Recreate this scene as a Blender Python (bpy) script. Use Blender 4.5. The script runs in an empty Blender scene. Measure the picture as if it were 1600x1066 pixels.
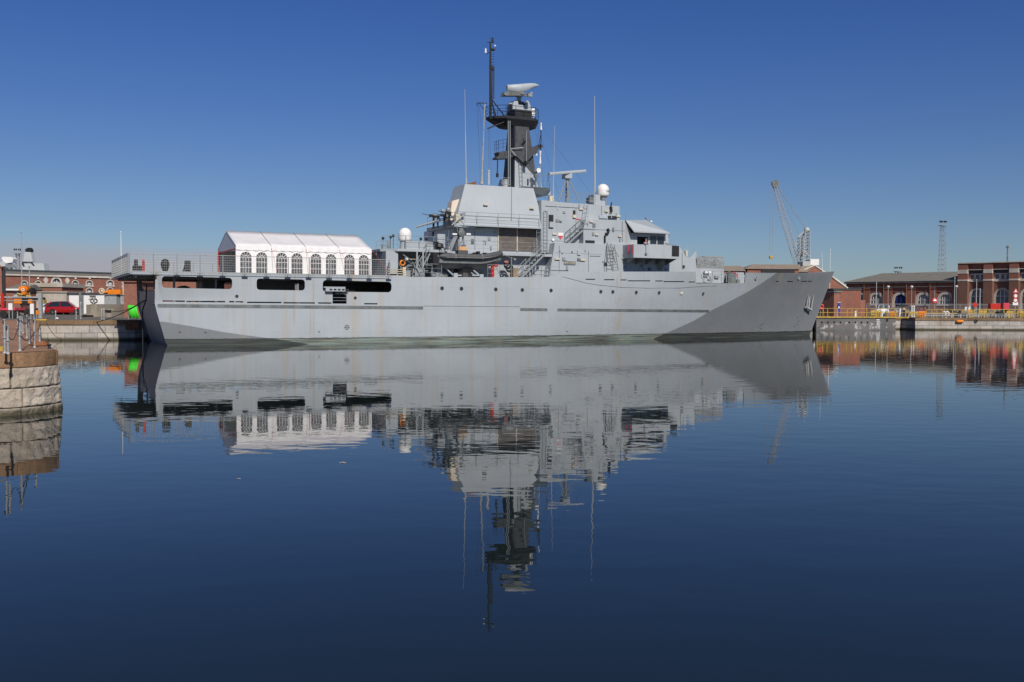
import bpy, bmesh, math, random
import numpy as np
from mathutils import Vector, Matrix
from mathutils.geometry import tessellate_polygon
random.seed(7)
PI = math.pi
R = math.radians
sc = bpy.context.scene
COL = sc.collection

# ------------------------------------------------------------------ camera, sky, sun, exposure
F_PX = 1556.0
EYE = 3.0
cd = bpy.data.cameras.new('camera'); cam = bpy.data.objects.new('camera', cd); COL.objects.link(cam)
cd.sensor_width = 36.0; cd.lens = 36.0 * F_PX / 1600.0; cd.clip_end = 30000; cd.clip_start = 0.1
PIT, ROLL = R(-1.99), R(0.25)
fw = Vector((0, math.cos(PIT), math.sin(PIT))); u0 = Vector((0, -math.sin(PIT), math.cos(PIT))); r0 = Vector((1, 0, 0))
rt = r0 * math.cos(ROLL) + u0 * math.sin(ROLL); up = u0 * math.cos(ROLL) - r0 * math.sin(ROLL)
cam.matrix_world = Matrix(((rt.x, up.x, -fw.x, 0), (rt.y, up.y, -fw.y, 0), (rt.z, up.z, -fw.z, EYE), (0, 0, 0, 1)))
sc.camera = cam
sc.view_settings.view_transform = 'Standard'; sc.view_settings.look = 'None'
sc.view_settings.exposure = 0.0; sc.view_settings.gamma = 1.0

SUN_EL = R(40); SUN_DIR = Vector((0.37, -0.93, 0)).normalized()      # horizontal direction towards the sun
sd = bpy.data.lights.new('sun', 'SUN'); sd.energy = 4.2; sd.angle = R(0.5); sd.color = (1.0, 0.94, 0.86)
sun = bpy.data.objects.new('sun', sd); COL.objects.link(sun)
tosun = Vector((SUN_DIR.x * math.cos(SUN_EL), SUN_DIR.y * math.cos(SUN_EL), math.sin(SUN_EL)))
sun.rotation_euler = tosun.to_track_quat('Z', 'Y').to_euler(); sun.location = (60, -60, 80)

w = bpy.data.worlds.new('World'); sc.world = w; w.use_nodes = True
nt = w.node_tree; nt.nodes.clear()
wo = nt.nodes.new('ShaderNodeOutputWorld'); bg = nt.nodes.new('ShaderNodeBackground'); sky = nt.nodes.new('ShaderNodeTexSky')
sky.sky_type = 'NISHITA'; sky.sun_disc = False; sky.sun_elevation = SUN_EL
sky.sun_rotation = math.atan2(SUN_DIR.x, SUN_DIR.y); sky.altitude = 0; sky.air_density = 0.85; sky.dust_density = 0.35; sky.ozone_density = 4.5
bg.inputs[1].default_value = 0.062
# a low bank of thin mauve cloud over the left horizon
tc = nt.nodes.new('ShaderNodeTexCoord'); sx = nt.nodes.new('ShaderNodeSeparateXYZ'); nt.links.new(tc.outputs['Generated'], sx.inputs[0])
mp = nt.nodes.new('ShaderNodeMapping'); mp.inputs['Scale'].default_value = (5, 5, 26); nt.links.new(tc.outputs['Generated'], mp.inputs[0])
nz = nt.nodes.new('ShaderNodeTexNoise'); nz.inputs['Scale'].default_value = 1.6; nz.inputs['Detail'].default_value = 6; nt.links.new(mp.outputs[0], nz.inputs[0])
def wmath(op, a, b=None, c=None):
    n = nt.nodes.new('ShaderNodeMath'); n.operation = op; n.use_clamp = False
    for i, v in enumerate((a, b, c)):
        if v is None: continue
        if isinstance(v, (int, float)): n.inputs[i].default_value = v
        else: nt.links.new(v, n.inputs[i])
    return n.outputs[0]
def wrange(v, a, b, c=0.0, d=1.0):
    n = nt.nodes.new('ShaderNodeMapRange'); n.interpolation_type = 'SMOOTHSTEP'
    n.inputs[1].default_value = a; n.inputs[2].default_value = b; n.inputs[3].default_value = c; n.inputs[4].default_value = d
    nt.links.new(v, n.inputs[0]); return n.outputs[0]
hgt = wmath('ADD', sx.outputs[2], wmath('MULTIPLY', nz.outputs[0], -0.018))
band = wmath('MULTIPLY', wrange(hgt, 0.034, 0.052, 1, 0), wrange(sx.outputs[0], 0.05, -0.42, 0.0, 1))
amt = wmath('MULTIPLY', band, wrange(nz.outputs[0], 0.25, 0.6, 0.35, 0.8))
mx = nt.nodes.new('ShaderNodeMix'); mx.data_type = 'RGBA'; nt.links.new(amt, mx.inputs[0])
tint = nt.nodes.new('ShaderNodeMix'); tint.data_type = 'RGBA'; tint.blend_type = 'MULTIPLY'; tint.inputs[0].default_value = 1.0
nt.links.new(sky.outputs[0], tint.inputs[6])
tc2 = nt.nodes.new('ShaderNodeMix'); tc2.data_type = 'RGBA'; nt.links.new(wrange(sx.outputs[2], -0.02, 0.33), tc2.inputs[0])
tc2.inputs[6].default_value = (0.88, 0.91, 0.97, 1); tc2.inputs[7].default_value = (0.455, 0.70, 1.18, 1)      # deep polarised blue at the top of the view, paler low down
tc3 = nt.nodes.new('ShaderNodeMix'); tc3.data_type = 'RGBA'; nt.links.new(wrange(sx.outputs[2], 0.42, 0.75), tc3.inputs[0])
nt.links.new(tc2.outputs[2], tc3.inputs[6]); tc3.inputs[7].default_value = (1.0, 0.84, 0.70, 1); nt.links.new(tc3.outputs[2], tint.inputs[7])  # unseen upper sky tinted warmer to make its fill light less blue
nt.links.new(tint.outputs[2], mx.inputs[6]); mx.inputs[7].default_value = (6.0, 5.6, 6.4, 1)
nt.links.new(mx.outputs[2], bg.inputs[0]); nt.links.new(bg.outputs[0], wo.inputs[0])

# ------------------------------------------------------------------ helpers: meshes
class MB:
    def __init__(s): s.v = []; s.f = []
    def add(s, vs, fs):
        o = len(s.v); s.v += [tuple(v) for v in vs]; s.f += [tuple(i + o for i in f) for f in fs]; return s
    def box(s, x0, x1, y0, y1, z0, z1):
        return s.add([(x0,y0,z0),(x1,y0,z0),(x1,y1,z0),(x0,y1,z0),(x0,y0,z1),(x1,y0,z1),(x1,y1,z1),(x0,y1,z1)],
                     [(0,3,2,1),(4,5,6,7),(0,1,5,4),(1,2,6,5),(2,3,7,6),(3,0,4,7)])
    def prism(s, bot, top):
        n = len(bot)
        return s.add(list(bot) + list(top), [tuple(range(n))[::-1], tuple(range(n, 2*n))] + [(i, (i+1) % n, n + (i+1) % n, n + i) for i in range(n)])
    def profile(s, pts, y0, y1):                     # pts (x,z), extruded along y; y0 is the near side
        return s.prism([(x, y0, z) for x, z in pts], [(x, y1, z) for x, z in pts])
    def plan(s, pts, z0, z1):
        return s.prism([(x, y, z0) for x, y in pts], [(x, y, z1) for x, y in pts])
    def tube(s, p, q, r, n=6, r2=None, caps=True):
        p = Vector(p); q = Vector(q); d = q - p
        if d.length < 1e-6: return s
        a = d.orthogonal().normalized(); b = d.normalized().cross(a); r2 = r if r2 is None else r2
        vs = []
        for c, rr in ((p, r), (q, r2)):
            for k in range(n):
                t = 2*PI*k/n + PI/n; vs.append(c + (a*math.cos(t) + b*math.sin(t))*rr)
        fs = [(k, (k+1) % n, n + (k+1) % n, n + k) for k in range(n)]
        if caps: fs += [tuple(range(n))[::-1], tuple(range(n, 2*n))]
        return s.add(vs, fs)
    def path(s, pts, r, n=5):
        for a, b in zip(pts[:-1], pts[1:]): s.tube(a, b, r, n)
        return s
    def lathe(s, prof, c=(0,0,0), n=20, axis='z'):   # prof (r,h)
        vs = []; fs = []
        for r, h in prof:
            for k in range(n):
                t = 2*PI*k/n; a, b = r*math.cos(t), r*math.sin(t)
                v = (a, b, h) if axis == 'z' else ((a, h, b) if axis == 'y' else (h, a, b))
                vs.append((v[0]+c[0], v[1]+c[1], v[2]+c[2]))
        for i in range(len(prof)-1):
            for k in range(n): fs.append((i*n+k, i*n+(k+1) % n, (i+1)*n+(k+1) % n, (i+1)*n+k))
        fs += [tuple(range(n))[::-1], tuple(range((len(prof)-1)*n, len(prof)*n))]
        return s.add(vs, fs)
    def sphere(s, c, r, n=12, m=8, sz=1.0):
        return s.lathe([(max(r*math.sin(PI*i/m), 1e-4), -r*sz*math.cos(PI*i/m)) for i in range(m+1)], c, n)
    def torus(s, c, R_, r, n=20, m=8, axis='y'):
        vs = []; fs = []
        for i in range(n):
            a = 2*PI*i/n
            for j in range(m):
                b = 2*PI*j/m; q = R_ + r*math.cos(b); x, y, z = q*math.cos(a), r*math.sin(b), q*math.sin(a)
                v = (x, y, z) if axis == 'y' else ((y, x, z) if axis == 'x' else (x, z, y))
                vs.append((v[0]+c[0], v[1]+c[1], v[2]+c[2]))
        for i in range(n):
            for j in range(m): fs.append((i*m+j, ((i+1) % n)*m+j, ((i+1) % n)*m+(j+1) % m, i*m+(j+1) % m))
        return s.add(vs, fs)
    def loft(s, rings, closed=True):
        n = len(rings[0]); vs = [p for r in rings for p in r]; fs = []
        for i in range(len(rings)-1):
            for k in range(n if closed else n-1): fs.append((i*n+k, i*n+(k+1) % n, (i+1)*n+(k+1) % n, (i+1)*n+k))
        if closed: fs += [tuple(range(n))[::-1], tuple(range((len(rings)-1)*n, len(rings)*n))]
        return s.add(vs, fs)
    def build(s, name, mat, parent=None, smooth=False, bevel=0, recalc=True, angle=40):
        me = bpy.data.meshes.new(name); me.from_pydata(s.v, [], s.f)
        if recalc or bevel:
            bm = bmesh.new(); bm.from_mesh(me)
            bmesh.ops.recalc_face_normals(bm, faces=bm.faces)
            if bevel: bmesh.ops.bevel(bm, geom=list(bm.edges), offset=bevel, segments=2, affect='EDGES', clamp_overlap=True)
            bm.to_mesh(me); bm.free()
        me.materials.append(mat)
        if smooth:
            me.polygons.foreach_set('use_smooth', [True]*len(me.polygons))
            if angle: me.set_sharp_from_angle(angle=R(angle))
        o = bpy.data.objects.new(name, me); COL.objects.link(o)
        if parent: o.parent = parent
        return o

def tag(o, label=None, cat=None, group=None, kind=None):
    if label: o['label'] = label
    if cat: o['category'] = cat
    if group: o['group'] = group
    if kind: o['kind'] = kind
    return o
def thing(name, label, cat, loc=(0,0,0), rz=0, group=None):
    o = bpy.data.objects.new(name, None); COL.objects.link(o); o.location = loc; o.rotation_euler = (0, 0, rz)
    o.empty_display_size = 0.2
    return tag(o, label, cat, group)
def dup(root, loc, rz=0, label=None, scale=None):
    def rec(o, par):
        c = o.copy(); COL.objects.link(c)
        if par: c.parent = par
        for ch in [x for x in kids.get(o.name, [])]: rec(ch, c)
        return c
    kids = {}
    for o in COL.objects:
        if o.parent: kids.setdefault(o.parent.name, []).append(o)
    r = rec(root, None); r.location = loc; r.rotation_euler = (0, 0, rz)
    if label: r['label'] = label
    if scale: r.scale = scale
    return r

def shell2d(outer, holes, fo, fi, cx=(), cz=()):
    """flat outline with holes in (x,z) -> sheet with thickness; fo/fi map (x,z) to the outer and inner 3D point"""
    loops = [[Vector((x, 0, z)) for x, z in outer]] + [[Vector((x, 0, z)) for x, z in h] for h in holes]
    tris = tessellate_polygon(loops); pts = [p for l in loops for p in l]
    bm = bmesh.new(); vs = [bm.verts.new(p) for p in pts]
    for t in tris:
        if len(set(t)) == 3:
            try: bm.faces.new([vs[i] for i in t])
            except ValueError: pass
    bmesh.ops.recalc_face_normals(bm, faces=bm.faces)
    for c in cx: bmesh.ops.bisect_plane(bm, geom=bm.verts[:]+bm.edges[:]+bm.faces[:], plane_co=(c,0,0), plane_no=(1,0,0))
    for c in cz: bmesh.ops.bisect_plane(bm, geom=bm.verts[:]+bm.edges[:]+bm.faces[:], plane_co=(0,0,c), plane_no=(0,0,1))
    bmesh.ops.remove_doubles(bm, verts=bm.verts, dist=1e-5)
    bm.verts.index_update()
    P = [(v.co.x, v.co.z) for v in bm.verts]; n = len(P)
    m = MB(); V = [fo(x, z) for x, z in P] + [fi(x, z) for x, z in P]
    Fs = []
    for f in bm.faces:
        ix = [v.index for v in f.verts]; Fs.append(tuple(ix)); Fs.append(tuple(i+n for i in reversed(ix)))
    for e in bm.edges:
        if len(e.link_faces) == 1: a, b = e.verts[0].index, e.verts[1].index; Fs.append((a, b, b+n, a+n))
    bm.free(); m.add(V, Fs); return m

def rrect(x0, x1, z0, z1, r, n=4):
    out = []
    for cx, cz, a0 in ((x1-r, z0+r, -90), (x1-r, z1-r, 0), (x0+r, z1-r, 90), (x0+r, z0+r, 180)):
        for k in range(n+1): a = R(a0 + 90*k/n); out.append((cx + r*math.cos(a), cz + r*math.sin(a)))
    return out
def rquad(tl, tr, br, bl, r, n=4):                   # rounded skewed quad, corners (x,z)
    c = [Vector(p) for p in (tl, tr, br, bl)]; out = []
    for i in range(4):
        p, a, b = c[i], c[i-1], c[(i+1) % 4]
        da = (a-p).normalized()*r; db = (b-p).normalized()*r
        for k in range(n+1):
            t = k/n; q = (p+da)*(1-t)**2 + p*2*t*(1-t) + (p+db)*t*t; out.append((q.x, q.y))
    return out
def arch(cx, hw, z0, zs, n=12, rise=None):           # arched opening outline, spring at zs
    rise = hw if rise is None else rise
    return [(cx-hw, z0), (cx+hw, z0)] + [(cx + hw*math.cos(PI*k/n), zs + rise*math.sin(PI*k/n)) for k in range(n+1)]

# ------------------------------------------------------------------ helpers: where a pixel of the photograph meets a plane
def pray(px, py): return fw*F_PX + rt*(px-800) + up*(533-py)
CAMP = Vector((0, 0, EYE))
def at_z(px, py, z): d = pray(px, py); return CAMP + d*((z-EYE)/d.z)
def at_y(px, py, Y): d = pray(px, py); return CAMP + d*(Y/d.y)
class Frame:
    """a vertical plane in the world: x runs along it, y away from the camera side, z up from the base"""
    def __init__(s, o, ang, base=0.0):
        s.o = Vector((o[0], o[1], base)); s.a = ang; s.base = base
        s.ax = Vector((math.cos(ang), math.sin(ang), 0)); s.la = Vector((-math.sin(ang), math.cos(ang), 0))
    def S(s, px, py, lat=0.0):
        d = pray(px, py); t = (lat - (CAMP - s.o).dot(s.la)) / d.dot(s.la); p = CAMP + d*t - s.o
        return (p.dot(s.ax), p.z)
    def S3(s, px, py, lat=0.0): x, z = s.S(px, py, lat); return Vector((x, lat, z))
def facade_frame(px0, D0, px1, D1, base):
    a = at_y(px0, 480, D0); b = at_y(px1, 480, D1)
    return Frame((a.x, a.y), math.atan2(b.y-a.y, b.x-a.x), base)

# ------------------------------------------------------------------ materials
def newmat(name):
    m = bpy.data.materials.new(name); m.use_nodes = True; t = m.node_tree
    return m, t, t.nodes['Principled BSDF']
def N(t, typ, **kw):
    n = t.nodes.new(typ)
    for k, v in kw.items():
        if k.startswith('i_'): n.inputs[k[2:].replace('_', ' ')].default_value = v
        else: setattr(n, k, v)
    return n
def mixc(t, fac, a, b, blend='MIX'):
    n = t.nodes.new('ShaderNodeMix'); n.data_type = 'RGBA'; n.blend_type = blend
    for i, v in ((0, fac), (6, a), (7, b)):
        if isinstance(v, (int, float)): n.inputs[i].default_value = v
        elif isinstance(v, tuple): n.inputs[i].default_value = (*v[:3], 1)
        else: t.links.new(v, n.inputs[i])
    return n.outputs[2]
def mth(t, op, a, b=0.0, c=0.0, clamp=False):
    n = t.nodes.new('ShaderNodeMath'); n.operation = op; n.use_clamp = clamp
    for i, v in enumerate((a, b, c)):
        if isinstance(v, (int, float)): n.inputs[i].default_value = v
        else: t.links.new(v, n.inputs[i])
    return n.outputs[0]
def rng(t, v, a, b, c=0.0, d=1.0, smooth=False):
    n = t.nodes.new('ShaderNodeMapRange'); n.clamp = True
    if smooth: n.interpolation_type = 'SMOOTHSTEP'
    for i, x in ((1, a), (2, b), (3, c), (4, d)): n.inputs[i].default_value = x
    t.links.new(v, n.inputs[0]); return n.outputs[0]
def coords(t, scale=(1, 1, 1), src='Object'):
    tc = t.nodes.new('ShaderNodeTexCoord'); mp = t.nodes.new('ShaderNodeMapping'); mp.inputs['Scale'].default_value = scale
    t.links.new(tc.outputs[src], mp.inputs[0]); return mp.outputs[0]
def noise(t, vec, scale, detail=4, rough=0.55):
    n = t.nodes.new('ShaderNodeTexNoise'); n.inputs['Scale'].default_value = scale; n.inputs['Detail'].default_value = detail; n.inputs['Roughness'].default_value = rough
    t.links.new(vec, n.inputs[0]); return n.outputs[0]
def bump(t, b, h, strength=0.3, dist=0.05):
    n = t.nodes.new('ShaderNodeBump'); n.inputs['Strength'].default_value = strength; n.inputs['Distance'].default_value = dist
    t.links.new(h, n.inputs['Height']); t.links.new(n.outputs[0], b.inputs['Normal'])

def mat_plain(name, col, rough=0.6, metal=0.0, var=0.15, scale=3.0, bmp=0.0, spec=0.4):
    m, t, b = newmat(name); c = coords(t)
    n1 = noise(t, c, scale, 5); dark = tuple(x*(1-var) for x in col); lite = tuple(min(x*(1+var), 1) for x in col)
    t.links.new(mixc(t, rng(t, n1, 0.3, 0.7), dark, lite), b.inputs['Base Color'])
    b.inputs['Roughness'].default_value = rough; b.inputs['Metallic'].default_value = metal; b.inputs['Specular IOR Level'].default_value = spec
    if bmp: bump(t, b, n1, bmp, 0.03)
    return m
def mat_glass(name='window_glass', col=(0.02, 0.025, 0.03)):
    m, t, b = newmat(name); b.inputs['Base Color'].default_value = (*col, 1); b.inputs['Roughness'].default_value = 0.08
    b.inputs['Specular IOR Level'].default_value = 0.7; return m
def steel_weather(t, c3, base, rust=0.25):
    """weathered ship paint: soft patches, vertical run marks, thin rust streaks"""
    patch = noise(t, c3, 0.35, 5)
    cs = coords(t, (1.3, 1.3, 0.10)); runs = noise(t, cs, 2.2, 6, 0.6)
    col = mixc(t, rng(t, patch, 0.3, 0.7), tuple(x*0.93 for x in base), tuple(x*1.05 for x in base))
    col = mixc(t, mth(t, 'MULTIPLY', rng(t, runs, 0.52, 0.75), 0.35), col, tuple(x*0.78 for x in base))
    cs2 = coords(t, (2.6, 2.6, 0.09)); rr = noise(t, cs2, 1.5, 3, 0.5); big = noise(t, coords(t, (1, 1, 0.5)), 0.22, 2)
    rmask = mth(t, 'MULTIPLY', rng(t, rr, 0.60, 0.74), rng(t, big, 0.5, 0.62))
    return mixc(t, mth(t, 'MULTIPLY', rmask, rust), col, (0.36, 0.25, 0.13)), patch, runs
def mat_ship(name, base, rust=0.25, rough=0.45):
    m, t, b = newmat(name); c = coords(t); col, patch, runs = steel_weather(t, c, base, rust)
    t.links.new(col, b.inputs['Base Color']); b.inputs['Roughness'].default_value = rough; b.inputs['Specular IOR Level'].default_value = 0.35
    bump(t, b, noise(t, c, 0.9, 2), 0.12, 0.06); return m
def mat_brick(name, base=(0.30, 0.085, 0.05), mortar=(0.28, 0.22, 0.18), scale=1.0, dirt=0.35):
    m, t, b = newmat(name); tc = t.nodes.new('ShaderNodeTexCoord'); sp = t.nodes.new('ShaderNodeSeparateXYZ'); t.links.new(tc.outputs['Object'], sp.inputs[0])
    cb = t.nodes.new('ShaderNodeCombineXYZ'); t.links.new(mth(t, 'ADD', sp.outputs[0], sp.outputs[1]), cb.inputs[0]); t.links.new(sp.outputs[2], cb.inputs[1])
    br = t.nodes.new('ShaderNodeTexBrick'); t.links.new(cb.outputs[0], br.inputs[0])
    br.inputs['Scale'].default_value = scale; br.inputs['Brick Width'].default_value = 0.23; br.inputs['Row Height'].default_value = 0.075; br.inputs['Mortar Size'].default_value = 0.006
    br.inputs['Color1'].default_value = (*[x*1.15 for x in base], 1); br.inputs['Color2'].default_value = (*[x*0.75 for x in base], 1); br.inputs['Mortar'].default_value = (*mortar, 1)
    n1 = noise(t, tc.outputs['Object'], 0.5, 6, 0.65)
    n2 = noise(t, coords(t, (0.6, 0.6, 0.12)), 1.5, 4)
    col = mixc(t, mth(t, 'MULTIPLY', rng(t, n1, 0.35, 0.7), dirt), br.outputs[0], tuple(x*0.5 for x in base))
    col = mixc(t, mth(t, 'MULTIPLY', rng(t, n2, 0.5, 0.75), dirt), col, (0.17, 0.13, 0.11))
    t.links.new(col, b.inputs['Base Color']); b.inputs['Roughness'].default_value = 0.9; b.inputs['Specular IOR Level'].default_value = 0.15
    return m
def mat_stone(name, base=(0.42, 0.37, 0.32), stain=(0.16, 0.11, 0.06), scale=1.0, bmp=0.6, course=0.0, stain_z=None, joints=None):
    m, t, b = newmat(name); c = coords(t); n1 = noise(t, c, 1.4*scale, 8, 0.65); n2 = noise(t, c, 0.35*scale, 4); n3 = noise(t, c, 14*scale, 4, 0.7)
    col = mixc(t, rng(t, n1, 0.3, 0.7), tuple(x*0.72 for x in base), tuple(x*1.12 for x in base))
    col = mixc(t, mth(t, 'MULTIPLY', rng(t, n2, 0.5, 0.66), 0.55), col, stain)
    col = mixc(t, mth(t, 'MULTIPLY', rng(t, n3, 0.55, 0.66), 0.6), col, tuple(x*0.35 for x in base))
    h = n1
    if joints:
        sp = t.nodes.new('ShaderNodeSeparateXYZ'); t.links.new(c, sp.inputs[0]); cb = t.nodes.new('ShaderNodeCombineXYZ')
        t.links.new(mth(t, 'ADD', sp.outputs[0], sp.outputs[1]), cb.inputs[0]); t.links.new(sp.outputs[2], cb.inputs[1])
        br = t.nodes.new('ShaderNodeTexBrick'); t.links.new(cb.outputs[0], br.inputs[0]); br.inputs['Scale'].default_value = 1
        br.inputs['Brick Width'].default_value = joints[0]; br.inputs['Row Height'].default_value = joints[1]; br.inputs['Mortar Size'].default_value = joints[2]
        br.inputs['Color1'].default_value = (1, 1, 1, 1); br.inputs['Color2'].default_value = (0.72, 0.74, 0.78, 1); br.inputs['Mortar'].default_value = (0.25, 0.22, 0.2, 1)
        col = mixc(t, 1.0, col, br.outputs[0], 'MULTIPLY')
    if stain_z:
        sp2 = t.nodes.new('ShaderNodeSeparateXYZ'); t.links.new(c, sp2.inputs[0]); zz = mth(t, 'ADD', sp2.outputs[2], mth(t, 'MULTIPLY', n1, -0.22))
        col = mixc(t, rng(t, zz, stain_z[0], stain_z[1], 0.9, 0.0, True), col, (0.055, 0.05, 0.022))
    t.links.new(col, b.inputs['Base Color']); b.inputs['Roughness'].default_value = 0.9; b.inputs['Specular IOR Level'].default_value = 0.2
    bump(t, b, mth(t, 'ADD', n1, mth(t, 'MULTIPLY', n3, 0.3)), bmp, 0.08); return m
def mat_roof(name, base=(0.17, 0.16, 0.14), row=0.25):
    m, t, b = newmat(name); c = coords(t); n1 = noise(t, c, 0.8, 7, 0.7); n2 = noise(t, c, 6, 3)
    wv = t.nodes.new('ShaderNodeTexWave'); wv.bands_direction = 'Z'; wv.inputs['Scale'].default_value = 1/row/2; t.links.new(c, wv.inputs[0])
    col = mixc(t, rng(t, n1, 0.3, 0.7), tuple(x*0.75 for x in base), tuple(x*1.25 for x in base))
    col = mixc(t, mth(t, 'MULTIPLY', rng(t, n2, 0.5, 0.7), 0.4), col, tuple(x*0.6 for x in base))
    col = mixc(t, mth(t, 'MULTIPLY', rng(t, wv.outputs[1], 0.0, 0.3, 1, 0), 0.3), col, tuple(x*0.5 for x in base))
    t.links.new(col, b.inputs['Base Color']); b.inputs['Roughness'].default_value = 0.85; b.inputs['Specular IOR Level'].default_value = 0.25; return m

# ------------------------------------------------------------------ more materials
GREY = (0.395, 0.43, 0.455); DARKG = (0.205, 0.22, 0.23)
M = {}
M['grey'] = mat_ship('grey_ship_paint', GREY, 0.5)
M['grey2'] = mat_ship('grey_fitting_paint', (0.27, 0.29, 0.30), 0.3)
M['dgrey'] = mat_ship('dark_grey_ship_paint', DARKG, 0.1)
M['deck'] = mat_plain('grey_deck_paint', (0.16, 0.17, 0.17), 0.85)
M['black'] = mat_plain('black_paint', (0.018, 0.018, 0.02), 0.5, var=0.25)
M['soot'] = mat_plain('sooty_black_mast_paint', (0.018, 0.019, 0.022), 0.6, var=0.3)
M['white'] = mat_plain('white_paint', (0.78, 0.77, 0.74), 0.4, var=0.04)
M['cream'] = mat_plain('cream_panel', (0.72, 0.62, 0.50), 0.5, var=0.05)
M['mesh'] = mat_plain('galvanised_wire', (0.40, 0.40, 0.37), 0.5, 0.0)
M['red'] = mat_plain('red_paint', (0.55, 0.03, 0.02), 0.45)
M['orange'] = mat_plain('orange_paint', (0.75, 0.22, 0.01), 0.5)
M['yellow'] = mat_plain('yellow_paint', (0.46, 0.31, 0.06), 0.7, var=0.35)
M['green'] = mat_plain('bright_green_sheet', (0.06, 0.62, 0.03), 0.6, var=0.04)
M['blue'] = mat_plain('blue_paint', (0.02, 0.06, 0.30), 0.5)
M['mast'] = mat_plain('dark_mast_paint', (0.06, 0.065, 0.072), 0.6, var=0.3)
m, t, b = newmat('clear_plastic_pane'); b.inputs['Base Color'].default_value = (0.10, 0.10, 0.11, 1); b.inputs['Roughness'].default_value = 0.15; b.inputs['Alpha'].default_value = 0.62; M['clear'] = m
M['glass'] = mat_glass()
M['glassblue'] = mat_plain('dusty_window_glass', (0.16, 0.18, 0.20), 0.25, var=0.4, scale=0.8)
M['rubber'] = mat_plain('black_rubber', (0.02, 0.02, 0.02), 0.8)
M['rib'] = mat_plain('dark_grey_rubber', (0.085, 0.088, 0.09), 0.6)
M['rope'] = mat_plain('dark_rope', (0.05, 0.045, 0.04), 0.9)
M['chain'] = mat_plain('dark_chain', (0.07, 0.07, 0.075), 0.6, 0.3)
M['galv'] = mat_plain('galvanised_post', (0.34, 0.35, 0.35), 0.6, 0.1, 0.3, 6)
M['lamp'] = mat_plain('cream_lamp_box', (0.60, 0.53, 0.40), 0.5)
M['rust'] = mat_plain('rusty_steel', (0.22, 0.09, 0.04), 0.85, var=0.4)
M['wood'] = mat_plain('weathered_wood', (0.30, 0.22, 0.14), 0.8, var=0.3)
M['conc'] = mat_stone('rough_concrete', (0.36, 0.32, 0.26), (0.15, 0.11, 0.08), 0.8, 0.3)
M['beige'] = mat_stone('beige_render', (0.48, 0.43, 0.36), (0.25, 0.2, 0.15), 0.8, 0.15)
M['skin'] = mat_plain('skin', (0.45, 0.24, 0.16), 0.6)
M['navy'] = mat_plain('dark_blue_overalls', (0.02, 0.04, 0.16), 0.8)
M['chrome'] = mat_plain('alloy', (0.5, 0.5, 0.5), 0.3, 0.8)
M['tarmac'] = mat_plain('worn_tarmac', (0.13, 0.115, 0.10), 0.95, var=0.25, scale=0.6)
M['pink'] = mat_plain('faded_red_plastic', (0.60, 0.06, 0.09), 0.5)

# ------------------------------------------------------------------ the ship's own frame: x from stern to bow, y to port, z up from the water
TH = R(26.2)
Wp = at_z(257, 541, 0)
s_ax = Vector((math.cos(TH), math.sin(TH), 0)); s_la = Vector((-math.sin(TH), math.cos(TH), 0))
so = Wp - s_ax*1.3 + s_la*6.75
SF = Frame((so.x, so.y), TH, 0.0)
S, S3 = SF.S, SF.S3
ship = thing('patrol_ship', 'long grey naval patrol ship with black topped mast and darker grey bow', 'ship', (so.x, so.y, 0), TH)

XB0, XB1 = 68.9, 72.3                                # stem at the waterline and at the deck
def xe(z): return XB0 + (XB1-XB0)*max(min(z, 7.2), -1.5)/6.95
def hb(x, z):
    zc = max(z, -1.5); B = 6.75 if z > 0.8 else 6.75 - 0.06*(0.8-zc)**2
    x0 = 22 + 2.6*max(0, min(zc, 6.5)); p = 1.85 + 0.09*max(zc, 0)
    s = max(0, min(1, (x-x0)/(xe(z)-x0))); b = B*(1 - s**p)
    if x < 8:
        k = (1-max(x, 0)/8)**2; b *= 1 - 0.10*k*max(0, min(1, (5.1-z)/1.5)) - 0.05*k*max(0, min(1, (3.0-z)/3))
    return max(b, 0.02)
def SH(px, py):                                      # pixel -> (x,z) on the starboard plating
    lat = -6.75
    for _ in range(25):
        x, z = S(px, py, lat); lat = -(hb(x, z)*0.6 - lat*0.4)
    return (x, z)
def SH3(px, py, out=0.0): x, z = SH(px, py); return Vector((x, -hb(x, z)-out, z))
def hull_pt(x, z, out=0.0, side=-1): return Vector((x, side*(hb(x, z)+out), z))

# camouflage boundaries measured on the plating
def curve_node(t, v, pts, vmin, vmax, omin, omax):
    fc = t.nodes.new('ShaderNodeFloatCurve'); cu = fc.mapping.curves[0]
    q = sorted([((a-vmin)/(vmax-vmin), (b-omin)/(omax-omin)) for a, b in pts])
    cu.points[0].location = q[0]; cu.points[1].location = q[-1]
    for p in q[1:-1]: cu.points.new(*p)
    for p in cu.points: p.handle_type = 'VECTOR'
    fc.mapping.use_clip = False; fc.mapping.update()
    t.links.new(rng(t, v, vmin, vmax), fc.inputs['Value'])
    return mth(t, 'MULTIPLY_ADD', fc.outputs[0], omax-omin, omin)
bowline = [SH(*p)[::-1] for p in [(1022, 529), (1045, 519), (1085, 501), (1110, 486), (1140, 471), (1165, 458), (1188, 444), (1213, 427)]]
sternline = [SH(*p) for p in [(257, 503), (300, 510), (350, 519), (400, 526), (440, 531), (490, 539)]]
sternline = [(0.0, sternline[0][1]+0.1)] + sternline
m, t, b = newmat('camouflaged_hull_paint'); c = coords(t)
lite, patch, runs = steel_weather(t, c, GREY, 0.55); dark, _, _ = steel_weather(t, c, DARKG, 0.12)
sp = t.nodes.new('ShaderNodeSeparateXYZ'); t.links.new(c, sp.inputs[0]); X_, Z_ = sp.outputs[0], sp.outputs[2]
bl = curve_node(t, Z_, bowline, -0.2, 8.0, 40, 80)
mb = rng(t, mth(t, 'SUBTRACT', X_, bl), -0.02, 0.02)
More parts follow.
